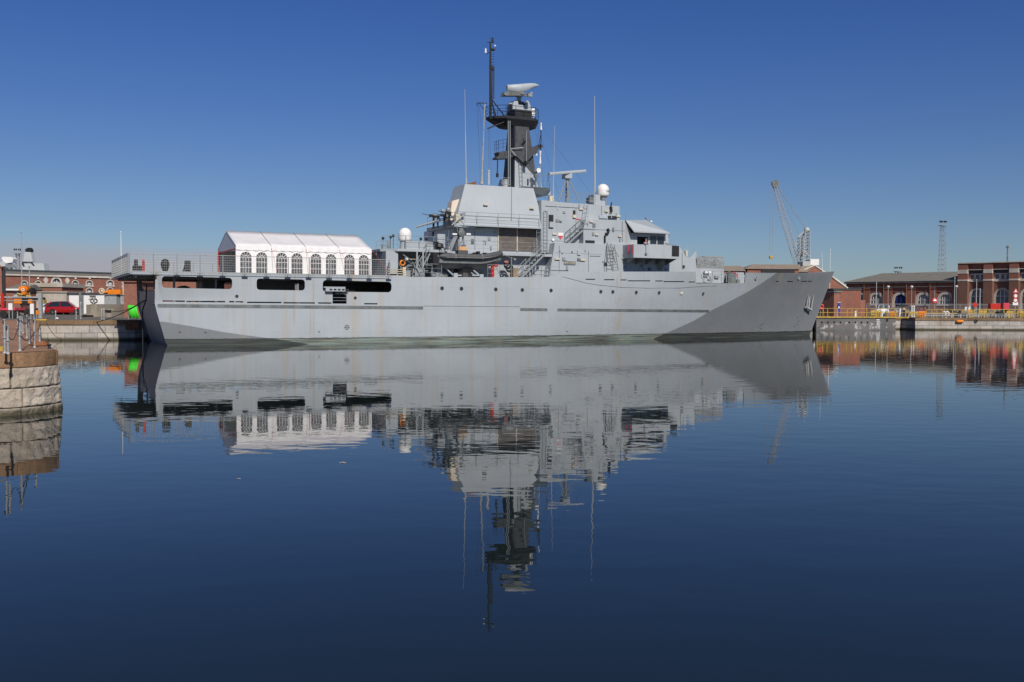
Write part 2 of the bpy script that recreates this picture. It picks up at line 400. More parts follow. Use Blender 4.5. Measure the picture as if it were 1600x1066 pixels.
sl = curve_node(t, X_, sternline, 0.0, 20.0, -1.0, 3.0)
ms = rng(t, mth(t, 'SUBTRACT', sl, Z_), -0.01, 0.02)
ms = mth(t, 'MULTIPLY', ms, rng(t, X_, 14.5, 14.7, 1, 0))
col = mixc(t, mth(t, 'MAXIMUM', mb, ms), lite, dark)
# plate seams: faint vertical and horizontal lines
sx1 = mth(t, 'ABSOLUTE', mth(t, 'SUBTRACT', mth(t, 'FRACT', mth(t, 'MULTIPLY', X_, 0.19)), 0.5))
sz1 = mth(t, 'ABSOLUTE', mth(t, 'SUBTRACT', mth(t, 'FRACT', mth(t, 'MULTIPLY', Z_, 0.55)), 0.5))
seam = mth(t, 'MAXIMUM', rng(t, sx1, 0.0, 0.006, 1, 0), rng(t, sz1, 0.0, 0.012, 1, 0))
col = mixc(t, mth(t, 'MULTIPLY', seam, 0.16), col, (0.12, 0.12, 0.12))
# big rust runs that fall from scuppers
cs = coords(t, (1, 1, 0.04)); rn = noise(t, cs, 0.55, 5, 0.65); up1 = rng(t, Z_, 0.3, 5.5, 0.75, 1)
col = mixc(t, mth(t, 'MULTIPLY', mth(t, 'MULTIPLY', rng(t, rn, 0.60, 0.70), up1), 0.42), col, (0.42, 0.33, 0.21))
# rust runs from particular scuppers and welds: position along the hull, half width, top, bottom, strength
wig = mth(t, 'MULTIPLY', noise(t, coords(t, (.2, .2, 1)), 1.6, 3), 0.22); brk = rng(t, noise(t, coords(t, (3, 3, .35)), 1.4, 4, .7), 0.3, 0.62)
for (px_, py_, wd_, zb_s, st_) in ((774.5, 437, .055, .7, .75), (777.5, 452, .12, .5, .28), (676, 436, .10, 3.2, .30), (825, 441, .22, 2.4, .16), (815, 486, .08, .6, .35), (827, 486, .16, .5, .22), (969, 489, .34, .45, .42), (964, 480, .10, .5, .3), (1106, 455, .40, 2.7, .20), (497, 521, .08, .3, .5), (622, 437, .05, 4.3, .4), (915, 446, .12, 3.6, .22), (560, 486, .25, .8, .14), (665, 487, .14, .5, .25), (1246, 438, .04, 5.0, .3), (985, 448, .2, 3.0, .14), (355, 431, .06, 3.4, .2), (300, 480, .12, 1.6, .16)):
    xs_, zs_ = SH(px_, py_)
    d_ = mth(t, 'ABSOLUTE', mth(t, 'SUBTRACT', mth(t, 'ADD', X_, wig), xs_+.11)); msk = mth(t, 'MULTIPLY', rng(t, d_, wd_*.3, wd_*1.2, 1, 0, True), rng(t, Z_, zb_s, zb_s+.7, .15, 1, True))
    msk = mth(t, 'MULTIPLY', mth(t, 'MULTIPLY', msk, rng(t, Z_, zs_-.05, zs_+.02, 1, 0)), brk); col = mixc(t, mth(t, 'MULTIPLY', msk, min(st_*1.35, .9)), col, (0.42, 0.32, 0.20))
# scuffed, rubbed patches near the waterline
scf = mth(t, 'MULTIPLY', rng(t, noise(t, coords(t, (.25, .25, 1.2)), 2.4, 7, .75), .56, .66), rng(t, Z_, .4, 2.4, 1, 0)); col = mixc(t, mth(t, 'MULTIPLY', scf, .28), col, (0.17, 0.17, 0.16))
# boot topping: black line with green, grey and rusty weed marks below it
wob = mth(t, 'ADD', Z_, mth(t, 'MULTIPLY', noise(t, coords(t, (.8, .8, 1)), 1.7, 6, 0.7), -0.16))
bt = noise(t, coords(t, (0.10, 0.10, 6)), 2.0, 6, 0.65); bt2 = noise(t, coords(t, (0.16, 0.16, 5)), 3.1, 5, .65)
bootc = mixc(t, rng(t, bt, 0.42, 0.58), (0.08, 0.085, 0.078), (0.25, 0.31, 0.275))
bootc = mixc(t, mth(t, 'MULTIPLY', rng(t, bt2, 0.55, 0.64), 0.7), bootc, (0.33, 0.28, 0.18))
bootc = mixc(t, mth(t, 'MULTIPLY', rng(t, wob, 0.36, 0.38), 0.95), bootc, (0.03, 0.03, 0.028))
bootc = mixc(t, mth(t, 'MULTIPLY', mth(t, 'MAXIMUM', mb, ms), 0.75), bootc, (0.02, 0.022, 0.022))
col = mixc(t, rng(t, wob, 0.40, 0.43, 1, 0), col, bootc)
t.links.new(col, b.inputs['Base Color']); b.inputs['Roughness'].default_value = 0.42; b.inputs['Specular IOR Level'].default_value = 0.35
dent = mth(t, 'ADD', mth(t, 'MULTIPLY', mth(t, 'SINE', mth(t, 'MULTIPLY', X_, 10.3)), 0.10), noise(t, coords(t, (0.9, 0.9, .6)), 1.1, 3))
bump(t, b, dent, 0.28, 0.08)
M['hull'] = m

# ------------------------------------------------------------------ hull plating
L = -6.75
top = [SH(*p) for p in [(243, 424.5), (300, 425.2), (400, 426.5), (500, 428.4), (630, 431), (640, 433), (700, 433.2), (780, 433.3), (858, 433), (879, 426), (935, 424.6), (1000, 424.6), (1087, 424.6)]]
xt, zt = top[0]; top[0] = (0.72, zt)
gap = [SH(1088, 443.5), SH(1163.5, 442.5)]
bow = [SH(1165, 426), SH(1200, 426.6), SH(1240, 426.6), SH(1280, 425.8)]
ztip = 7.0
outl = top + gap + bow + [(xe(ztip)-0.02, ztip)]
outl += [(xe(z)-0.02, z) for z in (5.5, 4, 2.5, 1.0, 0, -1.5)]
outl += [(4.5, -1.5), (1.9, -0.6), (1.45, 0.3), (1.15, 1.4), (0.85, 2.5), (0.72, 3.1)]
def hp(*q): return [SH(*p) for p in q]
h1 = rquad(*hp((252.9, 431.3), (362.8, 434.4), (362.8, 452), (252.9, 449.8)), 0.28)
h2 = rquad(*hp((401, 435.2), (476.4, 437), (476.4, 454), (401, 453)), 0.26)
a1, a2, a3, a4, a5, a6, a7, a8 = hp((504.3, 437.6), (611.8, 440.6), (611.8, 457), (541.6, 456.2), (541.6, 475.2), (519.7, 475), (519.7, 455.5), (504.3, 452.5))
h3 = [(a1[0], a1[1]-.25), (a1[0]+.08, a1[1]-.07), (a1[0]+.25, a1[1]), (a2[0]-.25, a2[1]), (a2[0]-.08, a2[1]-.07), (a2[0], a2[1]-.25), (a3[0], a3[1]+.25), (a3[0]-.08, a3[1]+.07), (a3[0]-.25, a3[1]), a4, a5, a6, a7, (a8[0]+.45, a7[1]+.06), (a8[0], a8[1])]
slots = []; fwd_slots = []
for q0, q1, yy in ((254, 289, 470.6), (291, 352, 471.2), (358, 366, 471.6), (368, 380, 471.8), (386, 440, 472.6), (443, 492, 473.3), (497, 518, 473.6), (569, 590, 474.8)):
    (xa, za), (xb, zb) = SH(q0, yy), SH(q1, yy+0.02*(q1-q0)*0.3); slots.append([(xa, za-.05), (xb, zb-.05), (xb, zb+.05), (xa, za+.05)])
for q0, q1, yy in ((915, 930, 436.6), (944, 960, 437.2), (970, 979, 437.6), (981, 1016, 439), (1024, 1036, 439.2), (1037, 1069, 440.2), (1076, 1086, 440.8), (1212, 1217, 440), (1230, 1239, 440), (1252, 1261, 439.8), (1262, 1268, 439.7)):
    (xa, za), (xb, zb) = SH(q0, yy), SH(q1, yy); slots.append([(xa, za-.045), (xb, zb-.045), (xb, zb+.045), (xa, za+.045)]); fwd_slots.append((xa, za, xb, zb))
cx = [i*1.0+0.01 for i in range(1, 22)] + [22+i*0.8 for i in range(0, 63)]
cz = [-0.9, -0.3, 0.3, 0.9, 1.5, 2.1, 2.7, 3.3, 5.75, 6.4]
for side in (-1, 1):
    mm = shell2d(outl, [h1, h2, h3] + slots, lambda x, z: hull_pt(x, z, 0, side), lambda x, z: Vector((x, side*max(hb(x, z)-0.09, 0.012), z)), cx, cz)
    mm.build('hull_side', M['hull'], ship, smooth=True, angle=30)
for xa, za, xb, zb in fwd_slots:  # black boxes added behind the open slots to stand in for shade inside
    q = MB(); q.loft([[hull_pt(x_, z_-.1, -.13), hull_pt(x_, z_-.1, -.30), hull_pt(x_, z_+.1, -.30), hull_pt(x_, z_+.1, -.13)] for x_, z_ in ((xa-.1, za), ((xa+xb)/2, (za+zb)/2), (xb+.1, zb))]); q.build('dark_slot_backing', M['black'], ship)
# transom: lower plate slopes forward under the stern, bulwark above
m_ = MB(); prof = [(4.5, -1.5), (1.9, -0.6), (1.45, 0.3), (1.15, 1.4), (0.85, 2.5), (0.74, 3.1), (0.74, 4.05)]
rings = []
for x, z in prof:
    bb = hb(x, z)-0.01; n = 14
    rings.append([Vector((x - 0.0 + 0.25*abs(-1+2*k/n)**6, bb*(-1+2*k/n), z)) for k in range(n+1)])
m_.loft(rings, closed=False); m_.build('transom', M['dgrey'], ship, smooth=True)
M['stern'] = mat_ship('stern_paint_lightened_as_lit', (0.52, 0.465, 0.41), 0.4)  # grey made paler and warmer to stand in for light reaching the transom
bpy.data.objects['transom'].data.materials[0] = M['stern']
MB().box(0.70, 0.80, -6.0, 6.0, 4.05, 4.12).build('transom_rail', M['grey2'], ship)
# rubbing strake, darker flat bar along the knuckle
def strip(pa, pb, h, out, mat, name, dz=0.0):
    m_ = MB(); n = max(2, int(abs(pb[0]-pa[0])/12)); rg = []
    for i in range(n+1):
        px = pa[0]+(pb[0]-pa[0])*i/n; py = pa[1]+(pb[1]-pa[1])*i/n; x, z = SH(px, py)
        a = hull_pt(x, z-h/2, -0.02); b_ = hull_pt(x, z-h/2, out); c_ = hull_pt(x, z+h/2, out); d = hull_pt(x, z+h/2, -0.02)
        rg.append([a, b_, c_, d])
    m_.loft(rg); return m_.build(name, mat, ship)
M['strake'] = mat_plain('weathered_grey_strake', (0.15, 0.165, 0.165), 0.6, var=0.35, scale=1.5)
strip((246, 477.6), (661, 481.2), 0.24, 0.022, M['strake'], 'rubbing_strake')
strip((813, 483.6), (855, 484), 0.24, 0.022, M['strake'], 'rubbing_strake')
strip((871, 484.2), (1108, 486.2), 0.24, 0.022, M['strake'], 'rubbing_strake')
strip((662, 478.2), (812, 479.4), 0.03, 0.018, M['strake'], 'plate_edge')
# portholes
for q in ((370, 463), (555, 465.6), (690.6, 450.6), (721, 451.2), (774.6, 452.3), (816, 453.2), (861, 454), (938.7, 455.7), (957.5, 456), (994, 456.8), (1029.7, 457.2), (1065, 457.6), (1098.6, 458.4)):
    p = SH3(*q); r_ = 0.15 if q[0] > 600 else 0.11
    o = MB().lathe([(r_+.04, -0.03), (r_+.04, 0.008), (r_, 0.010), (r_, 0.0)], (0, 0, 0), 16, 'y')
    o.v = [(x+p.x, -y+p.y, z+p.z) for x, y, z in o.v]; rim = o.build('porthole', M['grey2'], ship)
    MB().lathe([(r_, 0.0), (r_, 0.012)], (p.x, p.y-0.025, p.z), 16, 'y').build('glass', M['lamp'] if q[0] == 1065 else M['glass'], rim)
# draught marks, hull circle mark
p = SH3(542, 511.5, 0.012); mk = MB().torus(p, 0.17, 0.018, 20, 4, 'y'); mk.box(p.x-0.2, p.x+0.2, p.y-0.012, p.y, p.z-0.012, p.z+0.012).box(p.x-0.012, p.x+0.012, p.y-0.012, p.y, p.z-0.2, p.z+0.2); mk.build('load_line_mark', M['soot'], ship)
p = SH3(886, 520, 0.012)
for q in ((1185, 511), (1188, 508), (1189, 513), (1191, 506), (1246, 496), (1247, 502), (1245, 507), (1241, 510), (498.5, 518.6), (886, 518), (281, 519), (321, 519.5)):
    p = SH3(*q, 0.012); MB().box(p.x-0.07, p.x+0.07, p.y-0.01, p.y+0.02, p.z-0.025, p.z+0.025).build('draught_mark', M['soot'], ship)
# bow anchor in its pocket: two bright flukes, crown and shank
a = MB()
pa, pb, pc, pd = SH3(1258, 480, 0.25), SH3(1262, 461.5, 0.10), SH3(1270.5, 460.5, 0.10), SH3(1264, 484.5, 0.30)
a.tube(pa, pb, 0.11, 6, 0.03); a.tube(pd, pc, 0.11, 6, 0.03); a.tube(pa+Vector((-.15, 0, 0)), pd+Vector((.1, 0, -.02)), 0.12, 8); a.tube((pa+pd)/2, (pb+pc)/2+Vector((0, .2, .1)), 0.07, 6)
a.build('anchor', mat_plain('anchor_paint', (0.36, 0.36, 0.35), 0.5, var=0.2), ship)
p = SH3(1248, 434.5, 0.03); MB().torus(p, 0.13, 0.05, 14, 6, 'y').build('fairlead', M['grey'], ship)
p = SH3(1181, 434.5, 0.03); MB().torus(p, 0.13, 0.05, 14, 6, 'y').build('fairlead', M['grey2'], ship)
# rope guard line below the bulwark amidships (a shallow welded bead)
pts = [SH3(*q, 0.02) for q in ((879, 432.5), (900, 438), (915, 442.2), (935, 445.5), (970, 449), (1010, 450.3), (1060, 450.2), (1090, 448), (1120, 446.5))]
MB().path(pts, 0.014, 4).build('deck_edge_bead', M['strake'], ship)

# ------------------------------------------------------------------ mooring deck under the flight deck
m_ = MB()
dk = [(0.78, -5.9), (3, -6.4), (8, -6.64), (20.5, -6.64), (20.5, 6.64), (8, 6.64), (3, 6.4), (0.78, 5.9)]
m_.plan(dk, 2.98, 3.06); m_.build('mooring_deck', M['deck'], ship)
m_ = MB(); m_.box(9.0, 12.2, -1.4, 2.0, 3.06, 5.08); m_.box(20.4, 20.6, -6.6, 6.6, 3.06, 5.1); m_.box(14.0, 20.3, 1.6, 4.6, 3.06, 5.08); m_.box(4.9, 6.0, -1, 2.2, 3.06, 5.08)
m_.build('inner_bulkhead', M['dgrey'], ship)
for k, (x, y) in enumerate(((2.2, -5.2), (2.2, 5.2), (7.4, 5.6), (12.9, 5.6), (5.2, -5.4), (1.4, 0))):
    MB().tube((x, y, 3.05), (x, y, 5.1), 0.09, 8).build('pillar', M['grey2'], ship)
for x, y in ((3.2, -4.6), (8.3, 4.8), (11.6, -4.9), (16.0, -4.4)):
    q = MB(); q.lathe([(0.32, 3.05), (0.26, 3.3), (0.22, 3.7), (0.36, 3.85), (0.34, 3.92)], (x, y, 0), 14); q.lathe([(0.32, 3.05), (0.26, 3.3), (0.22, 3.7), (0.36, 3.85), (0.34, 3.92)], (x+0.9, y, 0), 14)
    q.build('bollard', M['black'], ship)
q = MB(); 
for y in (-2.6, -1.9): q.lathe([(0.6, -0.1), (0.6, 0.0), (0.3, 0.05), (0.3, 0.6), (0.6, 0.65), (0.6, 0.75)], (3.3, y, 3.9), 16, 'y')
q.box(2.9, 3.7, -3.1, -1.0, 3.05, 3.5); q.build('winch', M['black'], ship)
q = MB(); q.box(15.1, 15.9, -5.9, -5.2, 3.6, 4.2); q.box(14.9, 15.2, -5.8, -5.5, 3.9, 4.4); q.tube((14.3, -5.9, 3.7), (15.9, -5.9, 3.45), 0.05); q.tube((14.3, -5.9, 4.0), (15.9, -5.9, 3.9), 0.04); q.build('line_handling_gear', M['black'], ship)
q = MB(); x0, z0 = SH(504.6, 448.7); x1, z1 = SH(538, 454.8)
q.box(x0, x1, -7.05, -6.6, z0-0.05, z0+0.03); 
q.box(x0+.15, x1, -7.04, -6.66, z0-.33, z0-.05); q.build('boarding_platform', M['grey'], ship)
for k in range(5): MB().box(x0+.45+k*.33, x0+.66+k*.33, -7.055, -7.041, z0-.25, z0-.13).build('platform_slot', M['soot'], ship)
q = MB()
for k in range(4): q.tube((a6[0], -6.7, 3.15+k*0.24), (a5[0], -6.7, 3.15+k*0.24), 0.018, 5)
q.build('gangway_rail', M['grey2'], ship)

# ------------------------------------------------------------------ flight deck
xa = S(203, 424.5, -6.75)[0]
fd = [(xa, -6.9), (xa, 6.9), (19.9, 6.9), (19.9, -6.9)]
m_ = MB(); m_.box(xa, 20.6, -6.72, 6.72, 5.16, 5.36); m_.build('flight_deck', M['deck'], ship)
m_ = MB(); m_.box(xa, 0.72, -6.76, -6.722, 5.14, 5.40); m_.box(xa-0.04, xa-0.001, -6.76, 6.76, 5.14, 5.38); m_.build('deck_edge_plate', M['grey'], ship)
m_ = MB()
for x in [xa+0.4+k*1.4 for k in range(15)]: m_.box(x, x+0.06, -6.6, 6.6, 4.98, 5.155)
for y in (-4.5, -1.5, 1.5, 4.5): m_.box(xa+0.1, 20.3, y, y+0.08, 4.94, 5.155)
m_.build('deck_beams', M['dgrey'], ship)
# safety net panels standing upright round the flight deck
def net_run(p, q, n, z0, h, name='safety_net'):
    p, q = Vector(p), Vector(q); d = (q-p)/n
    for i in range(n):
        a_, b_ = p+d*i+d*0.01, p+d*(i+1)-d*0.01; f_ = MB()
        A, B, Cc, D_ = [Vector((v.x, v.y, zz)) for v, zz in ((a_, z0), (b_, z0), (b_, z0+h), (a_, z0+h))]
        f_.path([A, B, Cc, D_, A], 0.022, 5)
        par = f_.build(name, M['mesh'], ship); wv = MB(); L_ = (B-A).length; nv = int(L_/0.14); nh = int(h/0.16)
        for k in range(1, nv): u_ = A.lerp(B, k/nv); wv.tube(u_, u_+Vector((0, 0, h)), 0.0055, 3, caps=False)
        for k in range(1, nh): zz = Vector((0, 0, h*k/nh)); wv.tube(A+zz, B+zz, 0.0055, 3, caps=False)
        wv.build('wire', M['mesh'], par)
    for i in range(n+1):
        br = MB(); v = p+d*i; br.tube((v.x, v.y, z0-0.15), (v.x, v.y, z0+h+0.03), 0.035, 6); br.box(v.x-0.22, v.x+0.22, v.y-0.06, v.y+0.06, z0-0.16, z0-0.06)
        br.build('net_stanchion', M['grey2'], ship)
net_run((xa-0.05, -7.05, 0), (18.4, -7.05, 0), 12, 5.42, 1.25)
net_run((xa-0.05, 7.05, 0), (18.4, 7.05, 0), 12, 5.42, 1.25)
net_run((xa-0.15, -7.0, 0), (xa-0.15, 7.0, 0), 9, 5.42, 1.25)
# low items on the deck edge near the stern
def local_cyl(nm, mat, c_, r_, h_, n=12): return MB().lathe([(r_*0.9, 0), (r_, 0.05), (r_, h_-0.08), (r_*0.6, h_)], c_, n).build(nm, mat, ship)
x, z = S(214, 410, -5.5); q = MB(); q.box(x-.3, x+.3, -5.9, -5.3, 5.4, 5.85); q.box(x-.2, x+.05, -5.7, -5.4, 5.85, 6.3); q.build('vent_box', M['soot'], ship, bevel=0.03)
x, z = S(258, 410, -5.5); q = MB(); q.lathe([(0.12, 5.4), (0.26, 5.7), (0.32, 6.0), (0.24, 6.3), (0.05, 6.4)], (x, -5.5, 0), 12); q.build('capstan_cover', M['soot'], ship)
x, z = S(293, 410, -5.5); q = MB(); q.box(x-.2, x+.2, -5.7, -5.3, 5.4, 6.3); q.tube((x-.35, -5.5, 5.4), (x-.1, -5.5, 6.2), 0.06); q.build('hose_reel', M['soot'], ship, bevel=0.03)
x, z = S(224, 410, -6.2); MB().lathe([(0.09, 5.4), (0.09, 6.2), (0.03, 6.3)], (x, -6.2, 0), 10).build('fire_extinguisher', M['red'], ship)
p = S3(190, 398, 0); q = MB(); q.tube((xa, 0, 5.4), (xa-0.02, 0, 8.6), 0.045, 6, 0.02); q.sphere((xa-0.02, 0, 8.62), 0.06, 8, 6); q.build('ensign_staff', M['white'], ship)

# ------------------------------------------------------------------ decks forward of the flight deck
m_ = MB(); ds = [(20.55, -6.6), (20.55, 6.6), (30, 6.6), (40, 6.35), (47, 5.85), (53, 4.95), (58, 3.9), (63, 2.6), (67, 1.3), (70, 0.35), (70, -0.35), (67, -1.3), (63, -2.6), (58, -3.9), (53, -4.95), (47, -5.85), (40, -6.35), (30, -6.6)]
m_.plan(ds, 5.25, 5.35); m_.build('main_deck', M['deck'], ship)
def pblock(name, px, ln, lf, mat='grey', parent=ship, bevel=0.0, taper=None):
    pts = [S(a_, b_, ln) for a_, b_ in px]
    m_ = MB().profile(pts, ln, lf); return m_.build(name, M[mat], parent, bevel=bevel)
def zat(px, py, lat): return S(px, py, lat)[1]
def xat(px, py, lat): return S(px, py, lat)[0]
GF = -5.25; EF = -4.3; BF = -4.2; CF = -3.5
# lower deckhouse forward (bridge front steps down to the foredeck)
g = pblock('deckhouse', [(857.7, 434), (867, 379.6), (973, 381.5), (1063, 386.8), (1072, 402), (1087, 403.5), (1089, 426)], GF, -GF)
xg0 = xat(857.7, 420, GF)
# boat bay wall behind the rigid boat
xb0, xb1 = xat(690, 420, BF), xg0+0.4
m_ = MB(); m_.box(xb0, xb1, BF, -BF, 5.35, 7.62); m_.build('boat_bay_house', M['grey'], ship)
# middle deckhouse with its deck edge
zc = zat(760, 395.5, -5.1)
m_ = MB(); m_.box(xat(699, 393, -5.1), xg0+0.6, -5.1, 4.6, zc-0.16, zc+0.06); m_.build('boat_deck', M['grey'], ship)
zd = zat(760, 354, -4.3)
xc0, xc1 = xat(709, 370, CF), xat(846, 370, CF)
m_ = MB(); m_.box(xc0, xc1+1.5, CF, 3.6, zc+0.06, zd-0.05); c_house = m_.build('middle_deckhouse', M['grey'], ship)
# engine room louvres in the middle deckhouse
lv = mat_plain('louvre_grey_brown', (0.20, 0.17, 0.15), 0.7, var=0.2)
xl0, xl1, zl0, zl1 = xat(778.5, 375, CF), xat(838, 375, CF), zat(808, 392.5, CF), zat(808, 356, CF)
xm = xat(807.5, 375, CF)
for x0, x1 in ((xl0, xm-0.05), (xm+0.05, xl1)):
    q = MB(); q.box(x0, x1, CF-0.03, CF-0.005, zl0, zl1); lo = q.build('louvre_panel', M['soot'], ship); q = MB(); nsl = 46
    for k in range(nsl): xx = x0+(x1-x0)*(k+0.5)/nsl; q.box(xx-0.012, xx+0.012, CF-0.075, CF-0.03, zl0, zl1)
    q.build('slats', lv, lo)
q = MB()
for x in (xl0-0.03, xm): q.box(x-0.045, x+0.045, CF-0.1, CF-0.004, zl0-0.02, zl1)
q.build('louvre_post', M['lamp'], ship)
# after deckhouse under the satellite dome: recess with stairs
AF = -4.4
x0, x1 = xat(603, 400, AF), xat(622, 400, AF); za = zat(660, 391.5, AF)
m_ = MB(); m_.box(x0, x1, AF, 3.4, 5.35, za-0.13); m_.box(x0, xb0+0.2, -1.2, 3.4, 5.35, za-0.13); m_.build('after_deckhouse', M['grey'], ship)
m_ = MB(); pl = [(x0-0.2, AF+0.9), (x1-0.1, AF-0.25), (xat(702, 393, AF), AF-0.25), (xat(702, 393, AF), 3.2), (x0-0.2, 3.2)]
m_.plan(pl, za-0.13, za+0.08); m_.build('after_deck_platform', M['grey'], ship)
p0 = S(595, 397, -2.2); m_ = MB(); m_.prism([(p0[0]-.5, -2.6, p0[1]-.12), (x0+.1, -2.9, p0[1]-.3), (x0+.1, -0.5, p0[1]-.3), (p0[0]-.5, -1.0, p0[1]-.12)], [(p0[0]-.6, -2.6, p0[1]+.02), (x0+.1, -2.9, p0[1]+.1), (x0+.1, -0.5, p0[1]+.1), (p0[0]-.6, -1.0, p0[1]+.02)]); m_.build('sponson', M['grey2'], ship)
# bulwark of the dome platform and boxes on it
q = MB(); xq0, xq1 = xat(632, 385, AF+0.3), xat(672, 385, AF+0.3); q.box(xq0, xq1, AF+0.3, AF+0.36, za+0.08, zat(650, 377, AF+.3)); q.build('bulwark', M['grey'], ship)
q = MB(); q.box(xat(664, 380, -4), xat(676, 380, -4), -4.2, -3.4, za+.08, zat(670, 378, -4)); q.build('deck_locker', M['grey'], ship, bevel=.03)
q = MB(); q.box(xat(683, 380, -4), xat(695, 380, -4), -4.1, -3.2, za+.08, zat(690, 366, -4)); q.build('deck_locker', M['grey'], ship, bevel=.03)
# ------------------------------------------------------------------ upper house / funnel casing
def Spx(px, py, lat): return S3(px, py, lat)
nb = [Spx(711, 351.5, -4.3), Spx(847, 357.4, -4.3)]; ntp = [Spx(726.6, 288.6, -3.35), Spx(846, 294.5, -3.35)]
zt_ = (ntp[0].z+ntp[1].z)/2; zb_ = zd
x_b0, x_b1, x_t0, x_t1 = nb[0].x, xg0+0.1, ntp[0].x, xg0-0.6
m_ = MB()
bl_ = [(x_b0, -4.3), (x_b1, -4.3), (x_b1, 3.6), (x_b0+4.2, 3.6), (x_b0+4.2, -1.2), (x_b0, -1.2)]
tl_ = [(x_t0, -3.35), (x_t1, -3.35), (x_t1, 3.0), (x_b0+4.9, 3.0), (x_b0+4.9, -0.9), (x_t0, -0.9)]
m_.prism([(x, y, zb_) for x, y in bl_], [(x, y, zt_) for x, y in tl_]); m_.build('funnel_casing', M['grey'], ship)
# side deck edge below the casing and the platform aft of it
m_ = MB(); m_.plan([(x_b0-0.12, -4.42), (x_b1-0.4, -4.42), (x_b1-0.4, -4.2), (x_b0+0.3, -4.2)], zb_-0.02, zb_+0.10)
m_.plan([(x_b0-0.1, -4.45), (x_b0+2, -4.2), (x_b0+2, 2.2), (x_b0-0.1, 1.9)], zb_-0.14, zb_+0.02)
m_.build('casing_platform', M['grey'], ship)
m_ = MB(); m_.plan([(x_b0-0.16, -4.5), (x_b0+0.05, -4.5), (x_b0+0.05, 1.9), (x_b0-0.16, 1.9)], zb_-0.16, zb_+0.16); m_.build('platform_toe_plate', M['grey2'], ship)
q = MB(); q.path([(x_b0+.2, 1.2, zb_-.2), (x_b0+.2, 1.2, zb_-.55), (x_b0+.4, 0.6, zb_-.75), (x_b0+.8, -2.3, zb_-.75)], 0.10, 8); q.build('exhaust_pipe', M['black'], ship)
# exhaust outlets: two slanted cowls
for (pxa, dx) in ((733, 0), (722, 0)):
    lt = -2.6 if pxa == 733 else -1.2
    p = S3(pxa, 288, lt); q = MB(); q.prism([(p.x-.45, lt-.35, zt_-.1), (p.x+.5, lt-.35, zt_-.1), (p.x+.5, lt+.35, zt_-.1), (p.x-.45, lt+.35, zt_-.1)], [(p.x-.35, lt-.33, zt_+.10), (p.x+.55, lt-.33, zt_+.36), (p.x+.55, lt+.33, zt_+.36), (p.x-.35, lt+.33, zt_+.10)]); q.build('exhaust_outlet', M['rust'] if pxa == 733 else M['black'], ship)
# cream canvas screen box on the casing platform
pts = [S(*q_, -3.2) for q_ in ((702.5, 345), (714, 346), (714, 336), (718.4, 311), (706.5, 314.5))]
MB().profile(pts, -3.2, -2.2).build('canvas_cover', M['cream'], ship, bevel=.03)
# ------------------------------------------------------------------ midship block, and bridge deck block
e = pblock('midship_house', [(845.8, 395.2), (845.8, 312.6), (884, 316.8), (968, 322.4), (968, 384), (875, 384), (867, 395)], EF, -EF)
f_ = pblock('bridge_deck_house', [(911.5, 383), (911.5, 357.6), (916, 343.2), (976.4, 344), (978, 384)], GF+0.15, -GF-0.15)
# wheelhouse
WF = -4.6
xw0, xw1 = xat(984, 375, WF), xat(1045, 375, WF); zw0, zw1 = zat(1010, 388, WF), zat(1030, 363.5, WF)
gz0 = zat(973, 381.5, GF)
m_ = MB(); xr0 = xat(976.5, 350, GF)
zr = zat(1000, 344.6, -1.5)
eave = [(xat(991, 361.2, -5.35), -5.35), (xat(1046.5, 363.6, -5.35), -5.35), (xat(1046.5, 363.6, -5.35)+0.3, 0), (xat(1046.5, 363.6, -5.35), 5.35), (xat(991, 361.2, -5.35), 5.35)]
ze = (zat(991, 361.2, -5.35)+zat(1046.5, 363.6, -5.35))/2
xr_b = xat(978.5, 344.2, GF+.3)
ring0 = [Vector((x, y, ze)) for x, y in eave]
xrA, xrB = xat(985, 344.4, -2.6), xat(1012, 345, -2.6)
# roof: lit slope falling to the side and to the front; after edge rises to the bridge deck house top
A_ = Vector((xr_b, GF+.32, zat(978, 344.2, GF+.32))); B_ = Vector((xrB, -2.2, zr)); B2 = Vector((xrB, 2.2, zr)); A2 = Vector((xr_b, -GF-.32, A_.z))
E1, E2, E3, E4, E5 = ring0
m_ = MB(); vs = [A_, B_, B2, A2, E1, E2, E3, E4, E5] ; vs2 = [v-Vector((0, 0, 0.12)) for v in vs]
fs = [(0, 4, 5, 1), (1, 5, 6), (1, 6, 2), (2, 6, 7), (2, 7, 8, 3), (0, 1, 2, 3)]
m_.add(vs+vs2, fs+[tuple(i+9 for i in reversed(f)) for f in fs]+[(4, 0, 9, 13), (5, 4, 13, 14), (6, 5, 14, 15), (7, 6, 15, 16), (8, 7, 16, 17), (3, 8, 17, 12), (0, 3, 12, 9)])
m_.build('bridge_roof', M['grey'], ship, recalc=True)
# shaded triangular cheek that closes the roof at its after end
m_ = MB(); m_.prism([(A_.x-.25, A_.y, A_.z), (A_.x-.25, A_.y, ze-1.75), (E1.x+.1, -4.62, ze-1.75), (E1.x+.1, -4.62, ze)], [(A_.x-.25, -A_.y, A_.z), (A_.x-.25, -A_.y, ze-1.75), (E1.x+.1, 4.62, ze-1.75), (E1.x+.1, 4.62, ze)])
m_.build('wheelhouse_back', M['grey'], ship)
